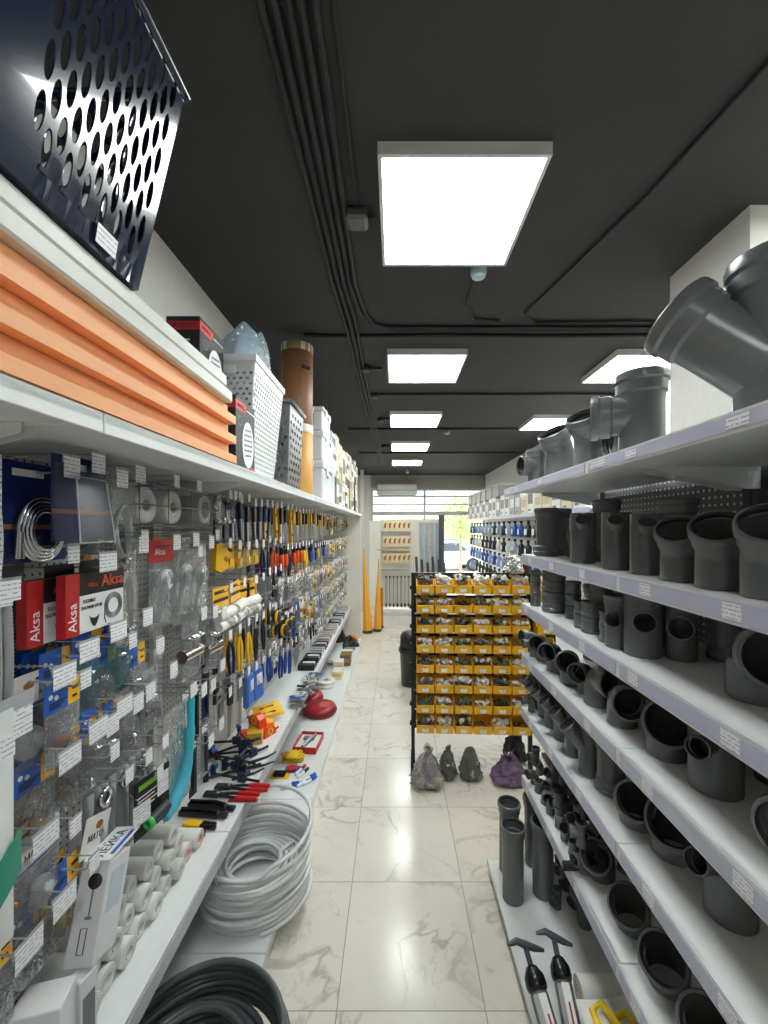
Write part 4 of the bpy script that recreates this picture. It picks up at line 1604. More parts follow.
def hook(y, z, label, size='s', tilt=0.0):
    return KH[size].put((XPEG, y, z), label, (0, 0, 0), 'wire hooks with price tags along the wall shelving')

# ================================================================ packed goods on the hooks
BLUEC = M('blue_header_card', (40, 100, 196), 0.4)
YELC = M('yellow_header_card', (248, 188, 40), 0.4)
WHC = M('white_header_card', (226, 224, 218), 0.5)
CHR = M('chrome', (206, 208, 212), 0.12, metal=1.0, grain=0.02)
BRASS = M('brass', (190, 150, 84), 0.25, metal=1.0)
FILM = clear('clear_bag_film', (250, 252, 253), 0.28, 0.13, 0.8)
TEALF = clear('teal_tinted_film', (178, 214, 220), 0.25, 0.22, 0.5, 0.1, (130, 180, 190))
HARD = clear('clear_blister_shell', (246, 249, 252), 0.3, 0.05, 0.0, 0.04)
DGREY = M('dark_grey_plastic', (58, 60, 64), 0.4)
TEXTB = M('black_print', (24, 24, 26), 0.5)
TEXTW = M('white_print', (236, 236, 236), 0.5)
TEXTO = M('orange_print', (232, 92, 50), 0.5)
REDC = M('red_card', (186, 32, 38), 0.45)
BLACKC = M('black_card', (24, 24, 26), 0.4)
YZ = Matrix(((0, 0, 1, 0), (1, 0, 0, 0), (0, 1, 0, 0), (0, 0, 0, 1)))       # local xy -> world yz, extrusion along x


def card(mb, y0, y1, z0, z1, x0=0.0, th=0.0012):
    return mb.box((x0, y0, z0), (x0 + th, y1, z1))


def pillow(mb, y0, y1, z0, z1, bulge, x0=0.0, nu=8, nv=10, wr=0.25):
    ph = RND.uniform(0, 6)

    def fn(s):
        def f(u, v):
            b = (math.sin(PI * u) * math.sin(PI * min(1, v * 1.15))) ** .6 if 0 < u < 1 and 0 < v < .87 else 0
            return (x0 + s * bulge * b * (1 + wr * math.sin(9 * u + 7 * v + ph)) + .0006 * s, y0 + (y1 - y0) * u, z0 + (z1 - z0) * v)
        return f
    mb.grid(fn(1), nu, nv)
    mb.grid(fn(-1), nu, nv)
    return mb


def content(kind, t, w, zc, s=1.0):
    """Something small inside a bag."""
    mb = MB()
    if kind == 'elbow':
        mb.tube([(0, -.02 * s, zc + .02 * s), (0, -.02 * s, zc - .01 * s), (0, -.005 * s, zc - .024 * s), (0, .025 * s, zc - .024 * s)], .012 * s, 12)
        mb.lathe([(.018 * s, 0), (.018 * s, .014 * s), (.012 * s, .014 * s), (.012 * s, 0)], 12, axis_to((0, 1, 0), (0, .016 * s, zc - .024 * s)), closed=True)
        mb.build('chrome_elbow', CHR, t)
    elif kind == 'hose':
        pts = [(0.004 * math.sin(i), .036 * s * math.cos(i * .5) * (1 - i / 140), zc + .046 * s * math.sin(i * .5) * (1 - i / 140)) for i in range(40)]
        mb.tube(pts, .006 * s, 8).build('steel_hose', CHR, t)
    elif kind == 'brass':
        mb.lathe([(0, 0), (.012 * s, 0), (.012 * s, .02 * s), (.017 * s, .02 * s), (.017 * s, .03 * s), (.01 * s, .032 * s), (.01 * s, .05 * s), (0, .05 * s)], 10, axis_to((0, .5, 1), (0, -.012, zc - .025 * s)))
        mb.build('brass_fitting', BRASS, t)
    elif kind == 'copper':
        mb.ball((0, 0, zc), (.016, .022 * s, .016 * s), 12, 8)
        mb.build('orange_washer_pack', M('copper_orange', (178, 96, 44), .4), t)
    elif kind == 'tap':
        mb.tube([(0, -.03 * s, zc), (0, .03 * s, zc)], .013 * s, 12)
        mb.tube([(0, 0, zc), (0, 0, zc + .03 * s)], .008 * s, 10)
        mb.lathe([(0, 0), (.02 * s, 0), (.022 * s, .006 * s), (0, .012 * s)], 12, Matrix.Translation((0, 0, zc + .03 * s)))
        mb.tube([(0, .02 * s, zc), (0, .034 * s, zc - .016 * s), (0, .034 * s, zc - .035 * s)], .009 * s, 10)
        mb.build('chrome_tap', CHR, t)
    elif kind == 'film':
        mb.ball((0.0, .005, zc), (.02, w * .32, .03 * s), 12, 8)
        mb.build('plastic_part', M('milky_plastic_part', (196, 202, 206), .3), t)
    return t


def p_blue_pack(w=.105, h=.20, kind='elbow', film=None, z=0.0):
    t = thing('header_card_bag', '', 'packaged part')
    c = MB().box((-.0009, -w / 2, -.052), (.0009, w / 2, .018)).build('header_card', BLUEC, t)
    MB().box((-.0013, w * .14, -.050), (.0013, w / 2 - .001, .016)).build('yellow_panel', YELC, c)
    mb = MB()
    for i in range(2):
        X = Matrix.Translation((.0009, -w * .34 + i * .016, -.012 - .006 * (i % 2))) @ YZ
        mb.prism([(.006 * math.cos(a * PI / 6), .006 * math.sin(a * PI / 6)) for a in range(12)], .0006, X)
    mb.build('white_emblem', TEXTW, c)
    mb = MB()
    for i in range(3):
        mb.box((.0009, -w * .38, -.030 - .006 * i), (.0016, w * .12 - .01 * i, -.027 - .006 * i))
    mb.box((.0013, w * .26, -.016), (.0019, w * .44, -.008)).box((.0013, w * .26, -.036), (.0019, w * .40, -.030))
    mb.build('printed_line', TEXTB, c)
    pillow(MB(), -w / 2, w / 2, .018 - h, -.050, .016).build('clear_bag', film or FILM, t)
    content(kind, t, w, -.13, 1.0)
    return t


def p_white_pack(w=.12, h=.22, kind='film'):
    """White header card with a brown round emblem over a blue stripe."""
    t = thing('header_card_bag', '', 'packaged part')
    c = MB().box((-.0009, -w / 2, -.062), (.0009, w / 2, .020)).build('header_card', WHC, t)
    MB().box((.0009, -w / 2, -.060), (.0014, w / 2, -.052)).build('blue_stripe', M('slate_blue_print', (70, 92, 140), .5), c)
    MB().prism([(.014 * math.cos(a * PI / 8), .009 * math.sin(a * PI / 8)) for a in range(16)], .0007, Matrix.Translation((.0009, w * .0, -.008)) @ YZ).build('brown_emblem', M('brown_print', (166, 108, 62), .5), c)
    text('МАТО', .018, (.0014, -w * .12, -.030), FACE_E, TEXTB, c)
    MB().box((.0009, w * .14, -.002), (.0015, w * .40, .004)).build('navy_print', M('navy_print', (36, 48, 92), .5), c)
    pillow(MB(), -w / 2, w / 2, .02 - h, -.06, .02).build('clear_bag', FILM, t)
    content(kind, t, w, -.14, 1.2)
    return t


def p_clear_pack(w=.10, h=.20, kind='tap', film=None, s=1.3, taper=False):
    t = thing('clear_bag_pack', '', 'packaged part')
    mb = MB()
    pillow(mb, -w / 2, w / 2, .02 - h, .02, .02)
    mb.build('clear_bag', film or FILM, t)
    content(kind, t, w, -.55 * h, s)
    MB().box((-.0005, -w * .3, -.012), (.0005, w * .3, .018)).build('white_strip', WHC, t)
    return t


K_BLUE = {k: Kind(p_blue_pack, .105, .20, k) for k in ('elbow', 'brass', 'tap', 'hose')}
K_BLUET = Kind(p_blue_pack, .115, .22, 'tap', TEALF)
K_COP = Kind(p_blue_pack, .105, .20, 'copper')
K_WHITE = Kind(p_white_pack)
K_CLEAR = {k: Kind(p_clear_pack, .105, .21, k) for k in ('tap', 'hose', 'film', 'elbow')}


def lx(px, x=-0.80):
    return FOC * x / (px - VX)


# ---- blue shower hose packs under the top shelf
DBLUE = M('deep_blue_card', (16, 34, 96), 0.35)


def p_hose_pack(w, h, shell, coil):
    t = thing('shower_hose_pack', '', 'packaged hose')
    c = MB().box((-.001, -w / 2, .02 - h), (.001, w / 2, .02)).build('backing_card', DBLUE, t)
    MB().box((.001, -w / 2, -h * .58), (.0016, w / 2, -h * .53)).build('copper_stripe', M('copper_print', (150, 98, 70), .4), c)
    MB().box((.001, -w * .3, -.012), (.0016, w * .1, .004)).build('white_print', TEXTW, c)
    if coil:
        pts = []
        for i in range(110):
            a = i * .22
            q = 1 - i / 260
            pts.append((.010 + .010 * (i / 110), w * .02 + .062 * q * math.cos(a), -h * .60 + .075 * q * math.sin(a)))
        rad = [.0062 + .0007 * (i % 2) for i in range(110)]
        MB().tube(pts, rad, 8).build('steel_hose', CHR, t)
        MB().tube([(.02, -.062, -h * .60), (.02, -.064, -h * .86)], [.007, .010], 10).build('hose_nut', CHR, t)
    if shell:
        mb = MB()
        a, b, z0, z1, d = -w * .46, w * .46, .01 - h, .0, .045
        mb.add([(.0012, a, z0), (.0012, b, z0), (.0012, b, z1), (.0012, a, z1), (d, a + .02, z0 + .006), (d, b - .02, z0 + .006), (d * .6, b - .03, z1 - .03), (d * .6, a + .03, z1 - .03)],
               [(4, 5, 6, 7), (0, 1, 5, 4), (1, 2, 6, 5), (2, 3, 7, 6), (3, 0, 4, 7)])
        mb.build('clear_shell', HARD, t)
        MB().tube([(d, a + .02, z0 + .006), (d, b - .02, z0 + .006), (d * .6, b - .03, z1 - .03), (d * .6, a + .03, z1 - .03)], .0022, 6, True).build('shell_edge', M('shiny_shell_edge', (210, 216, 222), .1, spec=1.0), t)
    return t


zr = 2.075
a = Kind(p_hose_pack, .20, .225, False, True).put((-0.83, .945, zr), 'blue carded shower hose pack with a coiled steel hose, under the top shelf')
a = Kind(p_hose_pack, .17, .20, True, False).put((-0.765, .995, zr + .022), 'blue card in a clear plastic shell hanging in front of the coiled hose pack')
hook(.945, zr, 'wire hook holding the blue coiled hose pack', 'm')
hook(1.03, zr + .022, 'wire hook holding the blue card in a clear shell', 'm')


def p_grey_pack():
    t = thing('dark_hose_pack', '', 'packaged hose')
    MB().box((-.001, -.09, -.20), (.001, .09, .02)).build('backing_card', M('grey_card', (128, 130, 130), .5), t)
    pts = [(.012, .055 * math.cos(i * .4) * (1 - i / 120), -.13 + .05 * math.sin(i * .4) * (1 - i / 120)) for i in range(50)]
    MB().tube(pts, .008, 8).build('black_hose', DGREY, t)
    pillow(MB(), -.088, .088, -.195, -.04, .02).build('clear_bag', FILM, t)
    return t


Kind(p_grey_pack).put((-0.88, 1.12, zr - .005), 'grey card pack with a dark coiled hose behind the blue packs')
hook(1.12, zr - .005, 'wire hook holding the grey card pack with the dark hose', 'm')
Kind(p_clear_pack, .15, .30, 'hose', clear('grey_tinted_film', (190, 196, 200), .25, .25, .6, .1, (150, 154, 158)), 1.6).put((-0.93, .95, 1.87), 'dark clear pack of coiled hose hanging behind the black shower hose cartons')
hook(.95, 1.87, 'bare looking wire hook behind the black shower hose cartons', 's')

# ---- shower hose cartons


def p_hose_carton():
    t = thing('shower_hose_carton', '', 'box')
    w, h, d = .205, .150, .022
    MB().cbox((-d, 0, -h), (0, w, 0), .0015).build('carton', M('white_carton', (230, 230, 230), .4), t)
    MB().box((0, .042, -.056), (.0006, w, 0)).build('black_band', BLACKC, t)
    MB().box((-d + .001, .001, 0), (-.001, w - .001, .0006)).build('black_lid', BLACKC, t)
    rp = MB().box((0, 0, -h), (.0008, .042, 0)).box((-d, -.0008, -h), (0.0008, 0, 0)).build('red_panel', REDC, t)
    text('Aksa', .036, (.001, .021, -.105), (PI / 2, -PI / 2, PI / 2), TEXTW, rp)
    text('Aksa', .044, (.001, .160, -.028), FACE_E, TEXTO, t)
    text('Aksa', .018, (.001, .086, -.032), FACE_E, TEXTO, t)
    text('FLEXIBLE', .0125, (.0008, .075, -.072), FACE_E, TEXTB, t, sx=.85)
    text('SHOWER HOSE', .0125, (.0008, .084, -.088), FACE_E, TEXTB, t, sx=.85)
    mb = MB()
    for r in (.022, .026, .030, .034):
        mb.tube([(.0010, .162 + r * math.cos(a * .3), -.098 + r * math.sin(a * .3)) for a in range(21)], .0011, 5, True)
    mb.tube([(.0010, .130, -.100), (.0010, .128, -.125), (.0010, .134, -.140)], .0014, 5)
    mb.build('printed_hose', GPR, t)
    mb = MB().grid(lambda u, v: (.0010, .074 + .036 * u, -.128 + .018 * (2 * u - 1) ** 2 + (-.012 + .022 * v) * (1 - (2 * u - 1) ** 2) - (.0 if v else 0)), 12, 1, False)
    mb.build('printed_thumbnail', TEXTB, t, recalc=False)
    MB().box((-d * .6, .06, .0006), (-d * .6 + .001, .15, .03)).build('hang_tab', BLACKC, t)
    return t


KC = Kind(p_hose_carton)
KC.put((-0.775, .962, 1.835), 'front shower hose carton, white with red side strip and black top')
KC.put((-0.815, .905, 1.828), 'rear shower hose carton, its red strip showing beside the front one')
hook(1.065, 1.845, 'wire hook with a large price tag over the shower hose cartons', 'l')


# ---- bags with shower hoses and heads
def p_shower_bag(red, w=.15, h=.30):
    t = thing('shower_head_pack', '', 'packaged shower')
    if red:
        c = MB().box((-.001, -w / 2, -.055), (.001, w / 2, .02)).build('red_header', REDC, t)
        text('Aksa', .032, (.0016, -.01, -.02), FACE_E, TEXTW, c)
    pillow(MB(), -w / 2, w / 2, .02 - h, -.05 if red else .02, .022).build('clear_bag', FILM, t)
    mb = MB()
    mb.lathe([(0, .0), (.034, 0), (.040, .012), (.036, .02), (.016, .03), (0, .032)], 24, axis_to((-1, .1, .1), (.020, .01, -.12)))
    mb.tube([(.005, .01, -.13), (.0, .0, -.18), (-.002, -.02, -.26)], [.012, .011, .009], 12)
    mb.build('shower_head', M('milky_plastic_part'), t)
    mb = MB()
    for r in (.012, .02, .028):
        mb.lathe([(r, .0), (r + .004, 0), (r + .004, .002), (r, .002)], 20, axis_to((-1, .1, .1), (.0225, .01, -.12)), closed=True)
    mb.build('nozzle_ring', CHR, t)
    return t


def p_coil_bag(w=.10, h=.30, r=.03, m=None):
    t = thing('hose_coil_pack', '', 'packaged hose')
    pts = [(.008 * math.sin(i * .5), r * math.cos(i * .45) * (1 - i / 300), -.16 + .085 * math.sin(i * .45) * (1 - i / 300)) for i in range(72)]
    MB().tube(pts, .005, 8).build('white_hose', m or M('milky_hose', (206, 208, 208), .25), t)
    MB().lathe([(0, 0), (.010, 0), (.012, .02), (0, .02)], 12, axis_to((1, 0, -.3), (.005, 0, -.235))).build('hose_nut', CHR, t)
    pillow(MB(), -w / 2, w / 2, .02 - h, .02, .02).build('clear_bag', FILM, t)
    return t


z2 = 1.885
Kind(p_coil_bag).put((-0.80, 1.215, z2), 'clear bag with a pale coiled hose, between the black cartons and the red header bag')
hook(1.215, z2, 'wire hook with the pale coiled hose bag', 'm')
KSR, KSC = Kind(p_shower_bag, True), Kind(p_shower_bag, False, .13, .32)
KSR.put((-0.80, 1.40, z2), 'shower head bag with a red header card')
hook(1.40, z2, 'wire hook with the red header shower head bag', 'm')
KSC.put((-0.80, 1.535, z2 + .005), 'crinkled clear shower head bag, first beyond the red header bag')
hook(1.535, z2 + .005, 'wire hook with the first crinkled shower head bag', 'm')
KSC.put((-0.80, 1.665, z2 - .01), 'crinkled clear shower head bag, second beyond the red header bag')
hook(1.665, z2 - .01, 'wire hook with the second crinkled shower head bag', 'm')
p_y = M('orange_brown_card', (196, 128, 40), .5)
for i, y in enumerate((1.22, 1.60, 1.72)):
    t = thing('small_parts_card', 'small orange brown parts card behind the shower bags, %s along' % ORD[i + 1], 'packaged part', (-0.93, y, 1.90))
    MB().box((0, -.03, -.06), (.0012, .03, .015)).build('card', p_y, t)
    content('brass', t, .06, -.03, .6)
    hook(y - .03 if i == 1 else y, 1.90 if i != 1 else 1.84, 'wire hook behind the shower bags with a small orange card, %s along' % ORD[i + 1], 's')

# ---- foil and tape rolls in a wire basket under the top shelf
t = thing('wire_basket', 'green-grey wire basket holding the foil rolls under the top shelf', 'basket', (0, 0, 0))
GW = M('green_grey_wire', (104, 118, 112), .4, metal=.5)
mb = MB()
for z in (1.955, 2.02, 2.09):
    mb.tube([(-1.03, 1.24, z), (-0.775, 1.24, z), (-0.775, 1.80, z), (-1.03, 1.80, z)], .003, 6)
mb.build('rim_wire', GW, t)
mb = MB()
for i in range(8):
    y = 1.24 + .08 * i
    mb.tube([(-1.03, y, 1.955), (-0.775, y, 1.955)] + ([(-0.775, y, 2.09)] if i % 2 == 0 else []), .0025, 6)
mb.build('rung', GW, t)


def f_roll(r, ln, hole, m, mend, name='wrap_roll'):
    """A roll lying along x, its end at x = 0 looking at the aisle."""
    t = thing(name, '', 'roll')
    X = rot(0, -PI / 2, 0)
    mb = MB().lathe([(hole, 0), (r * .97, 0), (r, .003), (r, ln - .003), (r * .97, ln), (hole, ln)], 28, X, closed=True)
    mb.build('wound_sheet', m, t)
    mb = MB()
    for q in range(3):
        k = hole + (r - hole) * (.3 + .25 * q)
        mb.lathe([(k, -.0006), (k + .0018, -.0006), (k + .0018, .001), (k, .001)], 24, X, closed=True)
    mb.build('wound_edge', mend, t)
    MB().lathe([(hole, -.002), (hole, ln + .002), (hole * .88, ln + .002), (hole * .88, -.002)], 20, X, closed=True).build('core', mend, t)
    return t


SILV = M('silver_tape', (168, 170, 172), .3, metal=.35)
PAPR = M('grey_white_paper', (206, 206, 202), .6)
CORE = M('grey_core_card', (168, 166, 162), .7)
kr = Kind(f_roll, .058, .11, .02, PAPR, CORE)
kr.put((-0.80, 1.315, 2.02), 'grey white roll in the wire basket partly behind its first wire')
kr.put((-0.80, 1.475, 2.02), 'grey white roll in the middle of the wire basket, hollow core facing out')
ks = Kind(f_roll, .058, .12, .038, SILV, CORE)
ks.put((-0.78, 1.68, 2.02), 'silver tape roll at the far end of the wire basket')
for i, y in enumerate((1.40, 1.56)):
    hook(y, 2.09, 'wire hook with a price tag above the wire basket of rolls, %s one' % ORD[i + 1], 's')
Kind(p_coil_bag, .11, .17, .03).put((-0.80, 1.20, 2.09), 'clear bag of bent pale tubing next to the wire basket')
hook(1.20, 2.092, 'wire hook with the bent tubing bag', 'm')
CARDW = Kind(p_clear_pack, .07, .13, 'elbow', None, 1.2)
for i in range(3):
    CARDW.put((-0.80 - .03 * (i % 2), 1.86 + .055 * i, 2.08), 'silver wrapped small pack just past the wire basket, %s of three' % ORD[i + 1])
    hook(1.86 + .055 * i, 2.08, 'wire hook with a silver wrapped small pack, %s of three' % ORD[i + 1], 's')

# ---- the blue and yellow header card packs, three rows
def stack(y, z, kind, n, label, hlabel, size='l', x=-0.83, step=0.036, jit=.004):
    for i in range(n):
        kind.put((x - step * i, y + RND.uniform(-jit, jit), z - .001), '%s, %s on hook' % (label, ORD[i + 1]) if n > 1 else label, (0, RND.uniform(-.04, .04), RND.uniform(-.05, .05)))
    hook(y, z, hlabel, size)


stack(.925, 1.60, K_WHITE, 1, 'white header bag with a brown emblem and blue stripe, upper row', 'wire hook of the white emblem header bag')
stack(1.00, 1.635, K_BLUE['elbow'], 3, 'blue and yellow header bag, upper row, beside the white emblem bag', 'wire hook of the upper row blue packs beside the white emblem bag')
stack(1.105, 1.655, K_BLUET, 3, 'blue header pack with teal tinted bag in the upper row, first hook', 'wire hook of the first teal tinted pack')
stack(1.235, 1.665, K_BLUET, 2, 'blue header pack with teal tinted bag in the upper row, second hook', 'wire hook of the second teal tinted pack', 'm')
K_COP.put((-.80, .985, 1.565), 'blue header bag with an orange lump inside, hanging low in the upper row')
hook(.987, 1.566, 'wire hook of the blue bag with an orange lump', 's')
stack(.94, 1.405, K_BLUE['brass'], 5, 'blue yellow header bag with brass part in the middle row, first hook', 'wire hook of the first middle row stack')
stack(1.03, 1.425, K_BLUE['brass'], 4, 'blue yellow header bag with brass part in the middle row, second hook', 'wire hook of the second middle row stack')
stack(1.13, 1.44, K_BLUE['tap'], 3, 'blue yellow header bag with a chrome tap in the middle row', 'wire hook of the chrome tap stack')
stack(1.25, 1.435, K_CLEAR['elbow'], 2, 'clear pack with a chrome elbow ending the middle row', 'wire hook of the chrome elbow packs', 'm')
stack(1.38, 1.455, K_CLEAR['tap'], 2, 'clear bag with a chrome tap above the teal brush', 'wire hook of the clear tap bags above the teal brush', 'm')
stack(1.30, 1.56, K_BLUE['tap'], 1, 'single blue header pack above the clear tap bags', 'wire hook of the single blue pack', 'm')
stack(.875, 1.27, K_BLUE['brass'], 3, 'blue and yellow header bag in the third row, first hook', 'wire hook of the third row first stack')
stack(.955, 1.235, K_WHITE, 3, 'white header bag with a brown emblem in the third row', 'wire hook of the third row white emblem bags', 's')
stack(.925, 1.09, K_BLUE['elbow'], 3, 'blue yellow header bag with chrome elbow in the lowest row', 'wire hook of the lowest row chrome elbow packs')
stack(.835, 1.075, K_BLUE['hose'], 2, 'blue yellow header bag with steel hose in the lowest row', 'wire hook of the lowest row steel hose packs')

stack(1.082, 1.415, K_BLUE['elbow'], 4, 'blue yellow header bag between the brass and tap stacks, middle row', 'wire hook between the brass and tap stacks of the middle row', 'm')
stack(1.19, 1.425, K_BLUE['tap'], 3, 'blue yellow header bag before the clear chrome elbow packs', 'wire hook before the clear chrome elbow packs', 'm')
stack(1.165, 1.61, K_BLUE['hose'], 2, 'blue yellow header bag between the two teal tinted packs', 'wire hook between the two teal tinted packs', 's')
stack(1.015, 1.10, K_BLUE['brass'], 3, 'blue yellow header bag tucked behind the tall white shower carton', 'wire hook behind the tall white shower carton', 's')


def p_tube_pack():
    t = thing('pipe_pack', '', 'packaged part')
    mb = MB()
    for i in range(3):
        mb.tube([(0, -.028 + .028 * i, -.02), (0, -.028 + .028 * i, -.27)], .012, 12)
    mb.build('grey_pipe', M('pale_grey_pipe', (176, 182, 184), .35), t)
    MB().lathe([(.014, 0), (.026, 0), (.026, .012), (.014, .012)], 18, axis_to((1, 0, 0), (.014, .01, -.05)), closed=True).build('flange', CHR, t)
    pillow(MB(), -.05, .05, -.29, .02, .018).build('clear_bag', FILM, t)
    return t


KT = Kind(p_tube_pack)
for i, y in enumerate((1.15, 1.24, 1.33)):
    KT.put((-0.84, y, 1.235), 'clear pack of pale grey pipe pieces below the middle row, %s of three' % ORD[i + 1])
    hook(y, 1.236, 'wire hook of the grey pipe pack, %s of three' % ORD[i + 1], 's')

# ---- black card with a green torch
t = thing('torch_card', 'black blister card holding a small black and green torch', 'packaged torch', (-0.765, 1.30, 1.155), math.radians(-14))
c = MB().box((-.001, -.075, -.155), (.001, .06, .02)).build('black_card', BLACKC, t)
MB().box((.001, -.06, -.012), (.0015, .03, .004)).build('green_print', M('lime_print', (130, 190, 60), .5), c)
mb = MB()
for i in range(4):
    mb.box((.001, -.065, -.034 - .012 * i), (.0015, .01 - .01 * (i % 2), -.030 - .012 * i))
mb.build('printed_line', TEXTW, c)
MB().tube([(.018, -.035, -.115), (.018, .035, -.105)], .016, 16).build('torch_body', DGREY, t)
MB().lathe([(.012, -.002), (.019, -.002), (.019, .012), (.012, .012)], 18, axis_to((0, -1, -.15), (.018, -.034, -.115)), closed=True).build('green_ring', M('bright_green_plastic', (60, 200, 90), .3), t)
MB().box((.0012, .01, -.07), (.003, .055, .0)).build('price_tag', LAB, t)
hook(1.30, 1.156, 'wire hook of the black torch card', 's')
t = thing('price_card', 'small white price card leaning between the emblem bags and the torch card', 'price tag', (-0.752, 1.215, 1.10), math.radians(-20))
MB().box((0, -.028, -.03), (.0012, .028, .03)).build('printed_card', TAGM, t)
MB().tube([(-0.0, 0, .028), (-0.29, 0.06, .03)], .002, 6).build('tag_arm', WIRE, t)

# ---- teal toilet brush in its bag
TEAL = M('teal_plastic', (48, 172, 190), .35)
t = thing('toilet_brush', 'long teal plastic brush hanging in a bag above the white film rolls', 'brush', (-0.755, 1.50, 1.335))
mb = MB().tube([(0, .02, .0), (0, .012, -.03), (0, .012, -.12), (0, .010, -.13), (0, .0, -.21)], [.006, .014, .012, .016, .014], 12)
mb.build('handle', TEAL, t)
mb = MB().tube([(0, .000, -.20), (0.0, -.01, -.24), (.0, -.03, -.28), (0, -.07, -.315), (0, -.12, -.335), (0, -.155, -.345)], [.014, .018, .020, .022, .020, .012], 14)
mb.build('bristle_head', M('teal_bristles', (70, 170, 196), .7, bump=.6, bscale=400), t)
pillow(MB(), -.13, .05, -.38, -.02, .008, -.02).build('clear_bag', FILM, t)
hook(1.515, 1.335, 'wire hook holding the teal toilet brush', 'm')

# ---- mixer carton
t = thing('mixer_carton', 'tall white carton with a black shower picture leaning beside the film rolls', 'box', (-0.742, 1.0, .872))
t.rotation_euler = (math.radians(-20), 0, math.radians(4))
w, h, d = .10, .215, .068
MB().cbox((-d, 0, 0), (0, w, h), .0015).build('carton', M('grey_white_carton'), t)
MB().lathe([(0, 0), (.017, 0), (.017, .0012), (0, .0012)], 24, Matrix.Translation((-d * .42, 0, h - .042)) @ rot(PI / 2, 0, 0)).build('printed_head', TEXTB, t)
MB().box((-d * .46, -.0008, h * .46), (-d * .40, 0, h - .055)).box((-d * .56, -.0009, h * .44), (-d * .32, 0, h * .47)).build('printed_arm', GPR, t)
MB().tube([(-d * .62, -.0006, h * .36), (-d * .40, -.0006, h * .36), (-d * .40, -.0006, h * .12), (-d * .62, -.0006, h * .12)], .0014, 4, True).build('printed_frame', TEXTB, t)
MB().box((0, w * .2, h * .45), (.0008, w * .8, h * .86)).build('printed_panel', M('pale_blue_print', (190, 200, 214), .5), t)
X = Matrix.Translation((0, 0.0, h + .0006)) @ rot(math.radians(14), 0, 0)
fl = MB().box((-d, 0, 0), (0, w + .045, .0012), X).build('lid_flap', M('white_carton'), t)
lt = text('ЛЕЙКА', .034, (0, 0, 0), (0, 0, 0), M('navy_print'), fl)
lt.matrix_local = X @ Matrix.Translation((-d * .55, w * .70, .0016)) @ rot(0, 0, PI / 2)
MB().box((-d * .24, w * .25, .0012), (-d * .10, w * 1.3, .0018), X).build('blue_stripe', M('blue_print', (40, 90, 190), .5), fl)
cd = MB().box((-d * 1.02, -.02, h + .005), (-d * 1.02 + .0012, w - .01, h + .10)).build('header_card', WHC, t)
MB().prism([(.016 * math.cos(a * PI / 8), .010 * math.sin(a * PI / 8)) for a in range(16)], .0007, Matrix.Translation((-d * 1.02 + .0012, w * .45, h + .072)) @ YZ).build('brown_emblem', M('brown_print'), cd)
text('МАТО', .022, (-d * 1.02 + .0018, w * .34, h + .046), FACE_E, TEXTB, cd)
hook(1.09, 1.335, 'wire hook above the tall white shower carton', 's')
t = thing('mixer_carton', 'white carton lying half turned behind the tall shower carton, blurred picture on its side', 'box', (-0.89, 1.15, .90))
t.rotation_euler = (math.radians(-4), math.radians(8), math.radians(4))
MB().cbox((-.05, 0, 0), (0, .075, .20), .0015).build('carton', M('grey_white_carton'), t)
MB().box((0, .01, .03), (.001, .06, .15)).build('printed_panel', M('pale_blue_print'), t)

# ---- packs at the picture edge
GREENT = M('teal_green_print', (22, 140, 116), .4)
t = thing('wipes_pack', 'big white soft pack with a green band at the picture edge', 'packaged goods', (-0.70, .715, 1.60))
pillow(MB(), -.12, .035, -.40, .02, .03, 0, 10, 12, .1).build('soft_pack', M('white_soft_pack', (222, 226, 224), .4), t)
mb = MB()
mb.grid(lambda u, v: (.024 + .010 * math.sin(PI * u), -.11 + .135 * u, -.34 + .08 * v + .07 * u), 8, 4)
mb.build('green_band', GREENT, t)
MB().box((.030, -.06, -.05), (.0315, .005, -.01)).build('price_tag', LAB, t)
hook(.735, 1.60, 'wire hook holding the big white soft pack', 'l')
t = thing('patterned_pack', 'white patterned plastic bag under the top shelf at the picture edge', 'packaged goods', (-0.76, .745, 2.07))
pillow(MB(), -.10, .045, -.30, .02, .03, 0, 10, 12, .2).build('soft_pack', mat_tag('patterned_soft_pack', (214, 218, 214), (120, 128, 124), .012), t)
hook(.745, 2.07, 'wire hook holding the white patterned bag', 's')
for i, y in enumerate((.775, .798)):
    t = thing('corrugated_hose', 'grey corrugated metal hose at the picture edge, %s of two' % ORD[i + 1], 'hose', (-0.76, y, 1.80))
    n = 60
    MB().tube([(.004 * math.sin(k * .05), 0, -.23 * k / n) for k in range(n)], [.0085 + .0018 * (k % 2) for k in range(n)], 10).build('steel_sleeve', SILV, t)
    MB().lathe([(0, 0), (.010, 0), (.010, .02), (0, .02)], 8, Matrix.Translation((0, 0, -.252))).build('hose_nut', CHR, t)
    MB().tube([(0, 0, 0), (-.004, 0, .012), (-.0, 0, .018)], .0025, 6).build('hang_ring', WIRE, t)
    hook(y, 1.81, 'wire hook holding the corrugated hose, %s of two' % ORD[i + 1], 's' if i else 'm')
t = thing('price_card', 'white price card in a grey rail in front of the corrugated hoses', 'price tag', (-0.735, .79, 1.60))
MB().box((0, -.045, -.005), (.002, .04, .025)).build('tag_holder', TAGH, t)
MB().box((0.0005, -.043, -.06), (.0015, .038, -.002)).build('printed_card', TAGM, t)
MB().tube([(0, 0, .01), (-.31, 0, .01)], .002, 6).build('tag_arm', WIRE, t)

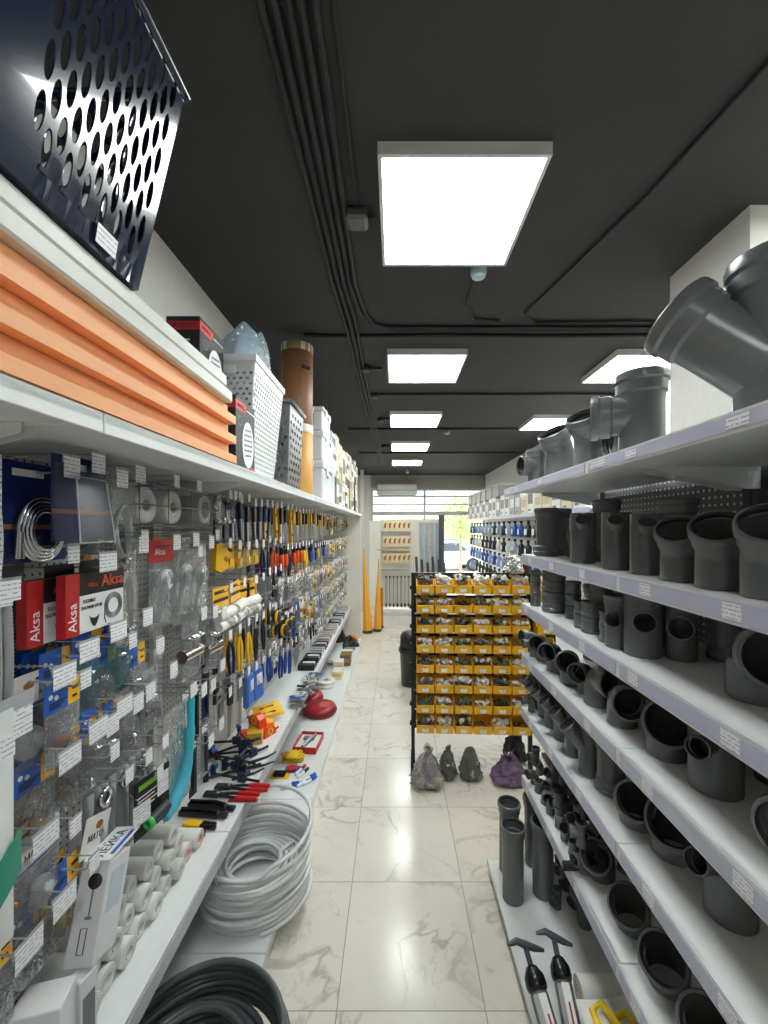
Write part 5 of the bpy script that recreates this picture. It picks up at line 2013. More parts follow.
# ---- bags between the shower heads and the tool bays
KV = Kind(p_clear_pack, .11, .26, 'tap', None, 1.9)
for i, (y, z) in enumerate(((1.60, 1.60), (1.70, 1.585), (1.79, 1.565))):
    KV.put((-0.80 - .03 * (i % 2), y, z), 'clear bag with a big chrome valve above the teal brush, %s of three' % ORD[i + 1], (0, 0, -.1))
    hook(y, z, 'wire hook with a chrome valve bag above the teal brush, %s of three' % ORD[i + 1], 'm')


def p_strip(m):
    t = thing('slim_tool_pack', '', 'packaged tool')
    MB().box((-.001, -.024, -.21), (.001, .024, .02)).build('backing_card', m, t)
    MB().tube([(.008, 0, -.03), (.008, .004, -.19)], [.008, .005], 8).build('dark_tool', DGREY, t)
    MB().box((.001, -.02, -.02), (.002, .018, .006)).build('white_print', TEXTW, t)
    return t


KST = [Kind(p_strip, BLACKC), Kind(p_strip, DBLUE), Kind(p_strip, M('grey_card'))]
for i, (y, z, k) in enumerate(((1.60, 1.30, 2), (1.68, 1.29, 0), (1.77, 1.34, 1), (1.66, 1.07, 0), (1.76, 1.09, 2))):
    KST[k].put((-0.82, y, z), '%s slim carded tool next to the teal brush, %s counted along' % (('black', 'navy', 'grey')[k], ORD[i + 1]), (0, 0, -.15))
    hook(y, z, 'wire hook of the slim carded tool next to the teal brush, %s along' % ORD[i + 1], 'm')

# ================================================================ tools hanging along the far bays
ORG = M('orange_handle', (232, 84, 30), .4)
YH = M('yellow_handle', (240, 186, 24), .4)
BH = M('blue_handle', (36, 74, 158), .4)
NH = M('navy_handle', (28, 36, 72), .4)
BKH = M('black_handle', (30, 30, 32), .4)
RH2 = M('red_handle', (204, 36, 36), .4)
DRED = M('dark_red_handle', (92, 22, 28), .35)
STL = M('tool_steel', (168, 170, 174), .28, metal=.9)
WOODH = mat_wood('pale_wood_handle', (200, 150, 90), (224, 182, 126), 6)
WOOL = M('white_roller_pile', (232, 230, 222), .9, bump=.8, bscale=300)


def flat(mb, pts, th, x0=0.0):
    return mb.prism(pts, th, Matrix.Translation((x0 - th / 2, 0, 0)) @ YZ)


def t_chisel(hm, ln=.20):
    t = thing('chisel', '', 'chisel')
    MB().lathe([(0, .015), (.012, .012), (.014, 0), (.011, -.04), (.014, -.08), (.010, -.095), (0, -.097)], 10).build('handle', hm, t)
    flat(MB(), [(-.009, -.095), (.009, -.095), (.010, -ln), (-.010, -ln + .012)], .005).build('blade', STL, t)
    return t


def t_file(hm, ln=.215):
    t = thing('carded_file', '', 'file')
    flat(MB(), [(-.020, .02), (.020, .02), (.020, -ln), (-.020, -ln)], .0015, -.008).build('backing_card', hm, t)
    MB().cbox((-.006, -.010, -ln + .02), (.006, .010, -.02), .003).build('file_blade', STL, t)
    MB().cbox((-.010, -.014, -.09), (.010, .014, -.005), .006).build('handle', hm, t)
    return t


def t_driver(hm, cap):
    t = thing('screwdriver', '', 'screwdriver')
    h = MB().lathe([(0, -.035), (.011, -.035), (.016, -.045), (.0165, -.095), (.013, -.11), (.010, -.125), (0, -.125)], 12).build('handle', hm, t)
    MB().lathe([(0, .012), (.010, .010), (.013, 0), (.013, -.035), (0, -.035)], 12).build('handle_end', cap, t)
    MB().tube([(0, 0, -.125), (0, 0, -.19)], [.0035, .0030], 8).build('shaft', STL, t)
    return t


def t_pliers(hm, ln=.2):
    t = thing('pliers', '', 'pliers')
    mb = MB()
    flat(mb, [(-.012, .012), (0, .022), (.012, .012), (.014, -.012), (.010, -.05), (-.010, -.05), (-.014, -.012)], .010)
    mb.build('jaw', STL, t)
    MB().lathe([(0, -.007), (.007, -.007), (.007, .007), (0, .007)], 10, axis_to((1, 0, 0), (0, 0, -.035))).build('pivot', STL, t)
    for s in (-1, 1):
        MB().tube([(0, s * .006, -.045), (0, s * .018, -.085), (0, s * .022, -.13), (0, s * .012, -ln)], [.006, .008, .0085, .007], 8).build('handle', hm, t)
    return t


def t_knife(hm):
    t = thing('putty_knife', '', 'putty knife')
    MB().cbox((-.008, -.012, -.10), (.008, .012, .014), .005).build('handle', hm, t)
    flat(MB(), [(-.010, -.10), (.010, -.10), (.032, -.19), (-.032, -.19)], .0016).build('blade', STL, t)
    return t


def t_card(cm, cont, w=.07, h=.15):
    t = thing('blister_card', '', 'packaged tool')
    c = MB().box((-.001, -w / 2, .02 - h), (.001, w / 2, .02)).build('backing_card', cm, t)
    MB().box((.001, -w * .4, -.016), (.0015, w * .3, .004)).build('printed_line', TEXTB if cm is not BLACKC else TEXTW, c)
    if cont == 'blade':
        flat(MB(), [(-w * .3, -.05), (w * .3, -.05), (w * .34, .03 - h), (-w * .34, .035 - h)], .006, .006).build('yellow_block', YH, t)
    elif cont == 'tape':
        MB().lathe([(0, -.014), (.026, -.014), (.030, -.010), (.030, .010), (.026, .014), (0, .014)], 18, axis_to((1, 0, 0), (.017, 0, -.07))).build('tape_case', BKH, t)
        MB().lathe([(.030, -.007), (.033, -.006), (.033, .006), (.030, .007)], 18, axis_to((1, 0, 0), (.017, 0, -.07)), closed=True).build('case_band', YH, t)
    elif cont == 'gold':
        for i in range(3):
            MB().lathe([(0, 0), (.010, 0), (.010, .02), (.006, .022), (0, .022)], 10, Matrix.Translation((.010, -.018 + .018 * i, -.085))).build('brass_piece', BRASS, t)
    elif cont == 'bits':
        for i in range(4):
            MB().tube([(.006, -.022 + .014 * i, -.03), (.006, -.022 + .014 * i, .035 - h)], .0042, 7).build('drill_bit', STL, t)
    elif cont == 'lock':
        MB().cbox((.001, -.02, -.11), (.022, .02, -.07), .004).build('lock_body', BRASS, t)
        MB().tube([(.011, -.013, -.07), (.011, -.013, -.05), (.011, 0, -.04), (.011, .013, -.05), (.011, .013, -.07)], .0035, 8).build('shackle', STL, t)
    return t


def t_brush(hm):
    t = thing('paint_brush', '', 'paint brush')
    MB().tube([(0, 0, .012), (0, 0, -.05), (0, 0, -.10)], [.006, .009, .012], 10).build('handle', hm, t)
    MB().cbox((-.008, -.024, -.125), (.008, .024, -.098), .002).build('ferrule', STL, t)
    MB().cbox((-.007, -.023, -.175), (.007, .023, -.125), .003).build('bristles', BKH, t)
    return t


def t_roller():
    t = thing('roller_sleeve_pack', '', 'paint roller')
    c = MB().box((-.001, -.075, -.075), (.001, .075, .02)).build('header_card', YELC, t)
    MB().box((.001, -.07, -.045), (.0015, .07, -.030)).build('black_stripe', TEXTB, c)
    MB().box((.001, -.06, -.008), (.0015, .03, .006)).build('printed_line', TEXTB, c)
    for i in range(2):
        MB().tube([(.018, -.075, -.105 - .045 * i), (.018, .075, -.10 - .045 * i)], .026, 14).build('roller_sleeve', WOOL, t)
    pillow(MB(), -.08, .08, -.20, -.07, .05).build('clear_bag', FILM, t)
    return t


def t_snips(hm):
    t = thing('snips', '', 'cutting tool')
    for s in (-1, 1):
        MB().tube([(0, s * .004, -.06), (0, s * .016, -.11), (0, s * .018, -.17), (0, s * .010, -.235)], [.006, .009, .009, .006], 8).build('handle', hm, t)
    flat(MB(), [(-.014, -.06), (.014, -.06), (.006, .012), (0, .022), (-.006, .012)], .006).build('jaw', STL, t)
    return t


def t_level(m):
    t = thing('small_level', '', 'level')
    MB().cbox((-.010, -.016, -.22), (.010, .016, .018), .003).build('level_body', m, t)
    for z in (-.05, -.16):
        MB().lathe([(0, -.004), (.010, -.004), (.010, .004), (0, .004)], 14, axis_to((1, 0, 0), (.010, 0, z))).build('vial', BKH, t)
    return t


def t_saw(hm):
    t = thing('hand_saw', '', 'saw')
    MB().cbox((-.008, -.018, -.09), (.008, .018, .014), .006).build('handle', hm, t)
    flat(MB(), [(-.016, -.09), (.016, -.09), (.006, -.24), (-.014, -.24)], .0015).build('blade', STL, t)
    return t


def t_sponge():
    t = thing('blue_pack', '', 'packaged goods')
    MB().cbox((-.012, -.045, -.20), (.020, .045, -.03), .01).build('blue_block', M('bright_blue_foam', (58, 110, 200), .6), t)
    pillow(MB(), -.05, .05, -.21, .02, .02).build('clear_bag', FILM, t)
    MB().box((.021, -.02, -.12), (.022, .03, -.06)).build('paper_label', LAB, t)
    return t


def t_stapler():
    t = thing('staple_gun', '', 'staple gun')
    flat(MB(), [(-.05, -.10), (-.035, .012), (.0, .018), (.052, -.03), (.052, -.05), (.015, -.045), (.005, -.06), (.04, -.075), (.045, -.095), (-.01, -.115)], .028).build('gun_body', YH, t)
    MB().tube([(0, -.012, .016), (0, .05, -.030)], .008, 8).build('lever', BKH, t)
    flat(MB(), [(-.052, -.115), (-.012, -.118), (-.010, -.128), (-.052, -.126)], .030).build('base_rail', STL, t)
    return t


def t_bag(kind):
    t = thing('hardware_bag', '', 'packaged part')
    pillow(MB(), -.04, .04, -.15, .02, .014).build('clear_bag', FILM, t)
    MB().box((-.001, -.04, -.02), (.001, .04, .02)).build('header_card', WHC if kind != 'gold' else YELC, t)
    mb = MB()
    for i in range(5):
        X = Matrix.Translation((RND.uniform(-.004, .006), RND.uniform(-.022, .022), RND.uniform(-.125, -.07))) @ Euler((RND.uniform(0, 3), RND.uniform(0, 3), 0)).to_matrix().to_4x4()
        mb.lathe([(0, -.010), (.007, -.010), (.007, .006), (.010, .008), (.010, .012), (0, .012)], 8, X)
    mb.build('bolt_heap', BRASS if kind == 'gold' else (STL if kind == 'steel' else WF), t)
    return t


def t_trowel():
    t = thing('trowel', '', 'trowel')
    MB().tube([(0, 0, .012), (0, 0, -.08)], [.010, .013], 10).build('handle', BKH, t)
    MB().tube([(0, 0, -.08), (.016, 0, -.10), (.004, 0, -.12)], .004, 6).build('neck', STL, t)
    flat(MB(), [(-.012, -.11), (.012, -.11), (.038, -.14), (0, -.24), (-.038, -.14)], .002, .003).build('blade', STL, t)
    return t


T = {
    'chiselB': (Kind(t_chisel, BH), 'blue-handled chisel'), 'fileB': (Kind(t_file, NH), 'navy carded file'), 'fileR': (Kind(t_file, DRED), 'dark red carded file'),
    'drvO': (Kind(t_driver, ORG, BKH), 'orange black screwdriver'), 'drvB': (Kind(t_driver, BH, BKH), 'blue screwdriver'), 'drvY': (Kind(t_driver, YH, BKH), 'yellow black screwdriver'),
    'plB': (Kind(t_pliers, BH), 'blue-handled pliers'), 'plO': (Kind(t_pliers, ORG), 'orange-handled pliers'), 'plN': (Kind(t_pliers, NH), 'navy-handled pliers'),
    'knY': (Kind(t_knife, YH), 'yellow-handled putty knife'), 'knB': (Kind(t_knife, BKH), 'black-handled putty knife'), 'knW': (Kind(t_knife, WOODH), 'wooden-handled putty knife'),
    'blade': (Kind(t_card, M('yellow_black_card', (206, 160, 40), .4), 'blade', .06, .12), 'yellow blade card'), 'tape': (Kind(t_card, BLACKC, 'tape', .075, .13), 'black yellow tape measure'),
    'gold': (Kind(t_card, WHC, 'gold'), 'white brass parts card'), 'bits': (Kind(t_card, BLUEC, 'bits'), 'blue drill bit card'), 'bitsG': (Kind(t_card, M('grey_card'), 'bits'), 'grey drill bit card'),
    'lock': (Kind(t_card, YELC, 'lock'), 'yellow padlock card'), 'brush': (Kind(t_brush, WOODH), 'wooden paint brush'), 'brushB': (Kind(t_brush, BKH), 'black paint brush'),
    'snY': (Kind(t_snips, YH), 'yellow-handled snips'), 'snB': (Kind(t_snips, BH), 'blue-handled snips'), 'snK': (Kind(t_snips, BKH), 'black-handled snips'), 'lev': (Kind(t_level, YH), 'small yellow level'),
    'saw': (Kind(t_saw, BKH), 'black-handled saw'), 'sawY': (Kind(t_saw, YH), 'yellow-handled saw'), 'spo': (Kind(t_sponge), 'bagged blue foam block'), 'bagG': (Kind(t_bag, 'gold'), 'brass bolt bag'),
    'bagS': (Kind(t_bag, 'steel'), 'steel bolt bag'), 'bagW': (Kind(t_bag, 'white'), 'white plug bag'), 'trw': (Kind(t_trowel), 'pointed steel trowel'),
    'rol': (Kind(t_roller), 'yellow roller sleeve pack'), 'stg': (Kind(t_stapler), 'yellow staple gun'),
}
ROWZ = (2.072, 1.77, 1.49, 1.235, .985)
PLAN = {
    3: (['fileB', 'fileB', 'fileB', 'fileR', 'fileB', 'chiselB', 'fileB', 'lev'],
        ['stg', 'blade', 'blade', 'blade', 'blade', 'plN', 'plN', 'plO'],
        ['rol', 'rol', 'rol', 'trw', 'brush', 'bitsG', 'bitsG', 'brushB'],
        ['knB', 'plN', 'snY', 'snY', 'snK', 'snK', 'brushB', 'tape'],
        ['bitsG', 'saw', 'bitsG', 'spo', 'spo', 'plB', 'plB', 'bagW']),
    4: (['saw', 'saw', 'lev', 'sawY', 'saw', 'knY', 'saw', 'saw'],
        ['drvO', 'drvO', 'plN', 'drvO', 'drvO', 'drvO', 'drvY', 'snY'],
        ['bagS', 'bitsG', 'bagS', 'bagG', 'bagS', 'bagG', 'bitsG', 'bagS'],
        ['tape', 'tape', 'tape', 'snB', 'bits', 'gold', 'lock', 'bagW'],
        ['plB', 'plB', 'snB', 'trw', 'trw', 'bagW', 'bitsG', 'bagS']),
    5: (['knY', 'saw', 'sawY', 'saw', 'drvY', 'sawY', 'saw', 'knY'],
        ['drvB', 'bits', 'drvB', 'drvY', 'bits', 'knB', 'drvB', 'bits'],
        ['bagS', 'lock', 'bagS', 'bagG', 'bitsG', 'bagS', 'lock', 'bagS'],
        ['lock', 'bagG', 'bagW', 'bits', 'bits', 'bagW', 'bagG', 'bagS'],
        ['knB', 'knB', 'knB', 'bagW', 'bagW', 'bagS', 'bits', 'bagW']),
    6: (['tape', 'lev', 'bagG', 'knY', 'tape', 'gold', 'tape', 'bagS'],
        ['bagS', 'gold', 'lock', 'bagS', 'knY', 'bagG', 'lock', 'bagG'],
        ['lock', 'lock', 'blade', 'bagW', 'gold', 'bagS', 'bagG', 'bagW'],
        ['bagG', 'gold', 'bagW', 'lock', 'bagS', 'bagG', 'gold', 'bagS'],
        ['lock', 'bagW', 'gold', 'bagW', 'bagW', 'bagG', 'bagS', 'bagW']),
    7: (['bagS', 'gold', 'bagG', 'lock', 'tape', 'bagG'], ['gold', 'bagG', 'lock', 'bagS', 'bagG', 'gold'], ['bagS', 'bagG', 'gold', 'bagS', 'lock', 'bagG'],
        ['bagG', 'lock', 'bagS', 'gold', 'bagG', 'bagW'], ['bagW', 'bagS', 'gold', 'bagW', 'bagG', 'bagW']),
}
BAYW = {3: 'the bay of orange boards end', 4: 'fourth bay', 5: 'fifth bay', 6: 'sixth bay', 7: 'last bay'}
BAYW[3] = 'third bay'
for bay, rows in PLAN.items():
    for r, items in enumerate(rows):
        n = len(items)
        for i, key in enumerate(items):
            y = YS0 + (bay - 1) + (i + .5) / n * (0.94 if bay < 7 else .9) + .03
            if bay == 3 and r == 0:
                y += .14 * (1 - i / n)
            if bay == 3 and r == 2 and i < 3:
                y = YS0 + 2 + .10 + .165 * i
            z = {3: (2.072, 1.85, 1.66, 1.445, 1.19), 4: (2.072, 1.80, 1.56, 1.33, 1.09)}.get(bay, ROWZ)[r] + RND.uniform(-.012, .012)
            sc_ = 1.0 if bay == 3 or r == 4 else 1.12
            if key == 'tape':
                sc_ = 1.3
            k, d = T[key]
            lb = '%s, %s hook row of the %s, %s hook along' % (d, ORD[r + 1], BAYW[bay], ORD[i + 1])
            k.put((-0.795, y, z), lb, (0, RND.uniform(-.06, .03), RND.uniform(-.30, .10)), None, sc_)
            if bay in (3, 4, 5) and key not in ('rol', 'stg', 'spo'):
                k.put((-0.865, y + RND.uniform(-.008, .008), z), 'rear ' + lb, (0, RND.uniform(-.05, .05), RND.uniform(-.2, .2)), None, sc_)
            hook(y, z, 'wire hook in the %s hook row of the %s, %s hook along' % (ORD[r + 1], BAYW[bay], ORD[i + 1]), 's')

# ================================================================ goods lying on the middle shelf
zM = ZMID + 0.001
# white film rolls, ends to the aisle
WFILM = M('white_stretch_film', (228, 228, 224), .4, bump=.25, bscale=120)
PINK = M('pink_core', (206, 150, 136), .7)
kf = Kind(f_roll, .036, .19, .017, WFILM, M('white_film_edge', (204, 204, 204), .5), 'film_roll')
kp = Kind(f_roll, .034, .20, .014, WFILM, PINK, 'film_roll')
kl = Kind(f_roll, .032, .20, .012, M('pale_grey_net', (206, 206, 200), .6, bump=.5, bscale=260), M('white_film_edge'), 'net_roll')
lay = [(zM + .036, [(1.08, kf), (1.155, kf), (1.23, kf), (1.305, kf), (1.38, kf), (1.455, kl), (1.53, kl), (1.605, kp), (1.68, kp)]),
       (zM + .036 + .0625, [(1.118, kf), (1.193, kf), (1.268, kf), (1.343, kf), (1.418, kl), (1.493, kl), (1.568, kl)]),
       (zM + .036 + .125, [(1.232, kf), (1.306, kl), (1.381, kl), (1.456, kl), (1.531, kl)])]
for l, (z, rw) in enumerate(lay):
    for i, (y, k) in enumerate(rw):
        k.put((-0.80 - .012 * ((i + l) % 2) - .015 * l, y, z), 'white roll on the middle shelf beside the tall carton, %s layer, %s from the cartons' % (('bottom', 'second', 'top')[l], ORD[i + 1]), (0, 0, RND.uniform(-.03, .03)))

# cartons at the bottom corner of the picture
WCT = M('white_carton')
for nme, loc, sz, rz, lb in (('small_carton', (-0.80, .93, zM), (.10, .075, .245), .25, 'plain white carton standing at the bottom picture corner of the middle shelf'),
                             ('small_carton', (-0.765, 1.00, zM), (.04, .045, .225), -.2, 'thin white printed carton beside the plain white carton'),
                             ('small_carton', (-0.90, .86, zM), (.09, .13, .19), .1, 'white carton with a blue corner behind the plain white carton')):
    t = thing(nme, lb, 'box', loc, rz)
    a, b, c = sz
    MB().cbox((-a / 2, -b / 2, 0), (a / 2, b / 2, c), .0015).build('carton', M('grey_white_carton'), t)
    MB().box((-a / 2 + .002, -b / 2 + .002, c), (a / 2 - .002, b / 2 - .002, c + .0008)).build('lid_flap', WCT, t)
    if 'plain' not in lb.split()[0:2]:
        MB().box((a / 2, -b * .35, c * .15), (a / 2 + .0008, b * .35, c * .8)).build('printed_panel', GPR if 'thin' in lb else BLUEC, t)



def lie(key, px, py, label, rz=0.0, z=zM, dz=.012, flat_=True, scale=1.0, x=None):
    """Lay a hanging tool flat on a shelf, its tip towards the aisle."""
    k, d = T[key]
    q = at_z(px, py, z)
    return k.put((q.x if x is None else x, q.y, z + dz), label, (0, -PI / 2, rz), None, scale)


# black gun-like tools and yellow pliers
def f_gun():
    t = thing('riveter', '', 'hand tool')
    mb = MB().cbox((-.13, -.016, 0), (.06, .016, .026), .006)
    mb.build('tool_body', BLK, t)
    MB().cbox((.06, -.013, .004), (.10, .013, .022), .004).build('tool_nose', BKH, t)
    MB().tube([(-.12, 0, .03), (0, 0, .036), (.05, 0, .028)], .007, 8).build('lever', BLK, t)
    for i in range(3):
        MB().lathe([(0, .026), (.004, .026), (.004, .028), (0, .028)], 8, Matrix.Translation((-.09 + .015 * i, .006, 0))).build('rivet', STL, t)
    return t


KG = Kind(f_gun)
KG.put((-0.84, 1.905, zM), 'black flat hand tool lying behind its twin next to the red-handled pliers', (0, 0, -.12))
KG.put((-0.855, 1.855, zM), 'black flat hand tool lying between its twin and the yellow wire strippers', (0, 0, -.10))


def f_strip():
    t = thing('wire_stripper', '', 'pliers')
    MB().cbox((-.10, -.020, 0), (-.02, .020, .016), .005).build('tool_head', YH, t)
    flat(MB(), [(0, 0), (.03, .0), (.02, .012), (0, .01)], .03).build('jaw', YH, t)
    MB().cbox((-.02, -.017, 0), (.055, .0, .020), .006).build('grip', BLK, t)
    MB().cbox((-.02, .004, 0), (.045, .018, .018), .006).build('grip', BLK, t)
    MB().cbox((.040, -.016, .002), (.056, -.001, .018), .004).build('grip_end', DGREY, t)
    return t


KS2 = Kind(f_strip)
KS2.put((-0.83, 1.79, zM), 'yellow and black wire stripper lying beside the white rolls', (0, 0, -.15))
KS2.put((-0.86, 1.745, zM), 'yellow and black wire stripper half under the rolls', (0, 0, -.1))


# red-handled cutters on a white card
def f_cutter():
    t = thing('bolt_cutter', '', 'cutting tool')
    for s in (-1, 1):
        MB().tube([(-.02, s * .004, .012), (.03, s * .014, .012), (.07, s * .017, .012)], .007, 8).build('arm', BKH, t)
        MB().tube([(.065, s * .017, .012), (.10, s * .019, .012), (.17, s * .016, .012)], [.009, .011, .010], 10).build('handle', RH2, t)
    mb = MB().cbox((-.10, -.018, .004), (-.02, .018, .02), .005)
    mb.build('jaw', BKH, t)
    MB().lathe([(0, .02), (.008, .02), (.008, .024), (0, .024)], 10, Matrix.Translation((-.03, 0, 0))).build('pivot', STL, t)
    return t


KCU = Kind(f_cutter)
t = thing('tool_card', 'long white card with red stripe under the red-handled cutters, overhanging the shelf', 'card', (-0.82, 2.03, zM))
c = MB().box((-.17, -.085, 0), (.17, .045, .0025)).build('card_sheet', M('white_carton'), t)
MB().box((.02, -.083, .0025), (.165, -.055, .0032)).build('red_stripe', M('dull_red_print', (176, 60, 60), .5), c)
KCU.put((-0.80, 2.045, zM + .003), 'red-handled cutter lying on the white card, farther one', (0, 0, -.05))
KCU.put((-0.83, 1.985, zM + .003), 'red-handled cutter lying on the white card, closer one', (0, 0, -.08))


# heap of navy clamps
def f_clamp():
    t = thing('bar_clamp', '', 'clamp')
    MB().cbox((-.16, -.004, .012), (.16, .004, .026), .001).build('bar', BKH, t)
    MB().cbox((.02, -.013, .0), (.075, .013, .05), .008).build('trigger_body', M('navy_clamp_plastic', (24, 30, 62), .4), t)
    MB().tube([(.05, 0, .03), (.04, .045, .02), (.045, .075, .016)], [.012, .010, .009], 8).build('grip', M('navy_clamp_plastic'), t)
    MB().cbox((-.16, -.010, .0), (-.13, .010, .07), .006).build('fixed_jaw', M('navy_clamp_plastic'), t)
    MB().cbox((-.128, -.012, .05), (-.118, .012, .075), .003).build('jaw_pad', BLUEC, t)
    return t


KCL = Kind(f_clamp)
for i, (x, y, z, rz, rx) in enumerate(((-.86, 2.17, .0, .5, 0), (-.90, 2.24, .0, -.6, .3), (-.84, 2.31, .0, .9, 0), (-.92, 2.36, .0, .2, .2), (-.87, 2.20, .055, -.3, .4), (-.90, 2.30, .06, .7, -.3), (-.86, 2.38, .055, -.9, .2), (-.92, 2.27, .11, .1, .3), (-.83, 2.12, .0, -.25, .0))):
    KCL.put((x, y, zM + z), 'navy bar clamp in the heap behind the red-handled cutters, %s toward the orange tools' % ORD[i + 1], (rx, 0, rz), 'navy clamps heaped on the middle shelf', .9)
mb = MB().tube([(-.06, 0, .006), (.05, .02, .007), (.10, .05, .007)], [.010, .006, .004], 8)
for i, (dx, dy, a) in enumerate(((-.79, 2.14, .3), (-.77, 2.22, .1), (-.76, 2.29, .45))):
    o = link('black_rod', mb.mesh('black_rod', BKH) if i == 0 else o.data)
    o.location, o.rotation_euler = (dx, dy, zM), (0, 0, a)
    tag(o, 'black rod sticking out of the clamp heap toward the aisle, %s of three' % ORD[i + 1], 'rod')


# orange and yellow tools
def f_disp(m):
    t = thing('orange_dispenser', '', 'tape dispenser')
    flat(MB(), [(-.06, 0), (.06, 0), (.065, .03), (.03, .065), (-.02, .07), (-.05, .05)], .05).build('shell', m, t)
    MB().lathe([(.012, -.027), (.030, -.027), (.030, .027), (.012, .027)], 18, axis_to((1, 0, 0), (0, 0, .036)), closed=True).build('hub_ring', YH, t)
    MB().tube([(0, .06, .03), (0, .09, .018), (0, .11, .022)], .009, 8).build('handle', m, t)
    return t


ORR = M('orange_red_plastic', (238, 74, 24), .35)
KO = Kind(f_disp, ORR)
KO.put((-0.86, 2.56, zM + .075), 'orange-red hand tool lying on the yellow carton behind the clamps', (0, 0, .9))
KO.put((-0.80, 2.58, zM), 'orange-red hand tool standing at the shelf front beside the yellow carton', (0, 0, -.5), None, .8)
KO.put((-0.92, 2.50, zM), 'orange-red hand tool behind the yellow carton', (0, 0, .3))
t = thing('small_carton', 'yellow open carton under the orange-red tool on the middle shelf', 'box', (-0.855, 2.54, zM), .25)
MB().cbox((-.055, -.08, 0), (.035, .07, .072), .002).build('carton', M('yellow_carton', (222, 180, 60), .5), t)
MB().box((.035, -.05, .02), (.0358, .04, .05)).build('printed_panel', M('pale_yellow_print', (240, 220, 150), .5), t)


def f_ypack():
    t = thing('yellow_soft_pack', '', 'packaged goods')
    pillow(MB(), -.10, .10, -.05, .02, .018, 0, 8, 8, .2).build('soft_pack', M('warm_yellow_pack', (244, 190, 20), .4), t)
    MB().box((.012, -.06, -.022), (.02, .04, -.014)).build('printed_line', TEXTB, t)
    return t


KY = Kind(f_ypack)
KY.put((-0.86, 2.78, zM + .06), 'yellow soft pack lying past the orange tools, front one of two', (0, -1.0, -.9))
KY.put((-0.90, 2.86, zM + .06), 'yellow soft pack lying past the orange tools, rear one of two', (0, -1.0, -.8))
KO2 = Kind(f_disp, M('amber_plastic', (246, 160, 30), .35))
KO2.put((-0.83, 2.69, zM), 'amber yellow hand tool lying between the orange tools and the yellow packs', (0, 0, .6), None, .9)

# steel bits, grey packs and boxes further on
for i in range(10):
    q = Vector((-0.80 - .02 * (i % 3), 2.98 + .072 * i, zM))
    lb = '%s lying on the middle shelf past the yellow packs, %s along'
    ky = ('bitsG', 'bitsG', 'bits', 'bagS', 'bitsG', 'trw', 'bitsG', 'bagS', 'bagW', 'bits')[i]
    T[ky][0].put((q.x + .05, q.y, zM + .016), lb % (T[ky][1], ORD[i + 1]), (0, -PI / 2, RND.uniform(-.3, .3)), None, .8)


def f_tray(m, n):
    t = thing('parts_tray', '', 'tray')
    mb = MB().box((-.10, 0, 0), (.05, .16, .004))
    for lo, hi in (((-.10, 0, 0), (-.097, .16, .05)), ((.047, 0, 0), (.05, .16, .03)), ((-.10, 0, 0), (.05, .003, .05)), ((-.10, .157, 0), (.05, .16, .05))):
        mb.box(lo, hi)
    mb.build('tray_shell', m, t)
    for i in range(n):
        MB().cbox((-.085, .015 + .14 * i / n, .004), (.035, .015 + .14 * (i + .75) / n, .04), .004).build('packed_part', (M('grey_card'), BKH, WHC)[i % 3], t)
    return t


KTR = [Kind(f_tray, DGREY, 3), Kind(f_tray, M('grey_white_carton'), 4), Kind(f_tray, M('pink_tray', (206, 170, 164), .5), 3), Kind(f_tray, BLACKC, 3)]
td = ('dark grey', 'white', 'pink', 'black')
for i in range(14):
    k = (3, 0, 1, 0, 2, 1, 2, 1, 3, 1, 0, 1, 2, 1)[i]
    KTR[k].put((-0.79, 3.74 + .212 * i, zM), '%s parts tray on the middle shelf, %s past the drill bits' % (td[k], ORD[i + 1]))

# ================================================================ goods on the base deck
zK = ZDECK + 0.001


def coil(name, label, m, cx, cy, R, r, turns, inner, hgt, loose=None, ctilt=0.0, seg=44):
    t = thing(name, label, 'pipe coil', (cx, cy, zK))
    pts = []
    n = int(turns * seg)
    for i in range(n + 1):
        a = 2 * PI * i / seg - 1.2
        f = i / n
        lay_ = i / seg
        rr = R - r * 1.2 * (int(lay_) % 2) * .5 + .004 * math.sin(lay_ * 2.3 + 1) - .003 * math.sin(a * 2 + lay_)
        z = r + (hgt - r) * f + .006 * math.sin(a + lay_ * 1.7) * min(1, 3 * f)
        ox, oy = .006 * math.sin(lay_ * 1.9), .006 * math.cos(lay_ * 1.3)
        pts.append((rr * math.cos(a) + ox, rr * math.sin(a) + oy, max(r, z)))
    if loose:
        a0 = 2 * PI * n / seg - 1.2
        for k in range(1, 26):
            a = a0 + 2 * PI * k / 30
            s = math.sin(PI * k / 25)
            pts.append(((R * (1 + .05 * s)) * math.cos(a), (R + .03 * s) * math.sin(a), hgt + .02 + loose * s))
    MB().tube(pts, r, 10).build('outer_coil', m, t)
    pts = []
    if inner:
        n = int(inner * seg)
        for i in range(n + 1):
            a = 2 * PI * i / seg + .6
            lay_ = i / seg
            rr = R * .80 - .026 * (int(lay_) % 4) * (R / .26) - .005 * math.sin(a * 2 + lay_)
            pts.append((rr * math.cos(a) - .02, rr * math.sin(a) + .02, r + (hgt * .45) * (i / n) + .006 * math.sin(a + lay_)))
        MB().tube(pts, r, 10).build('inner_coil', m, t)
    end = Vector(pts[-1]) if pts else Vector((0, 0, 0))
    return t


PEX = M('pale_grey_pex', (222, 224, 224), .35)
BPX = M('dark_grey_hose', (78, 84, 86), .3)
coil('pex_pipe_coil', 'coil of pale grey plastic pipe on the white deck below the red-handled cutters', PEX, -0.705, 2.08, .265, .0105, 11, 12, .27, .05)
coil('hose_coil', 'coil of dark grey hose on the deck at the bottom of the picture', BPX, -0.64, 1.30, .285, .0125, 8, 7, .175, None)

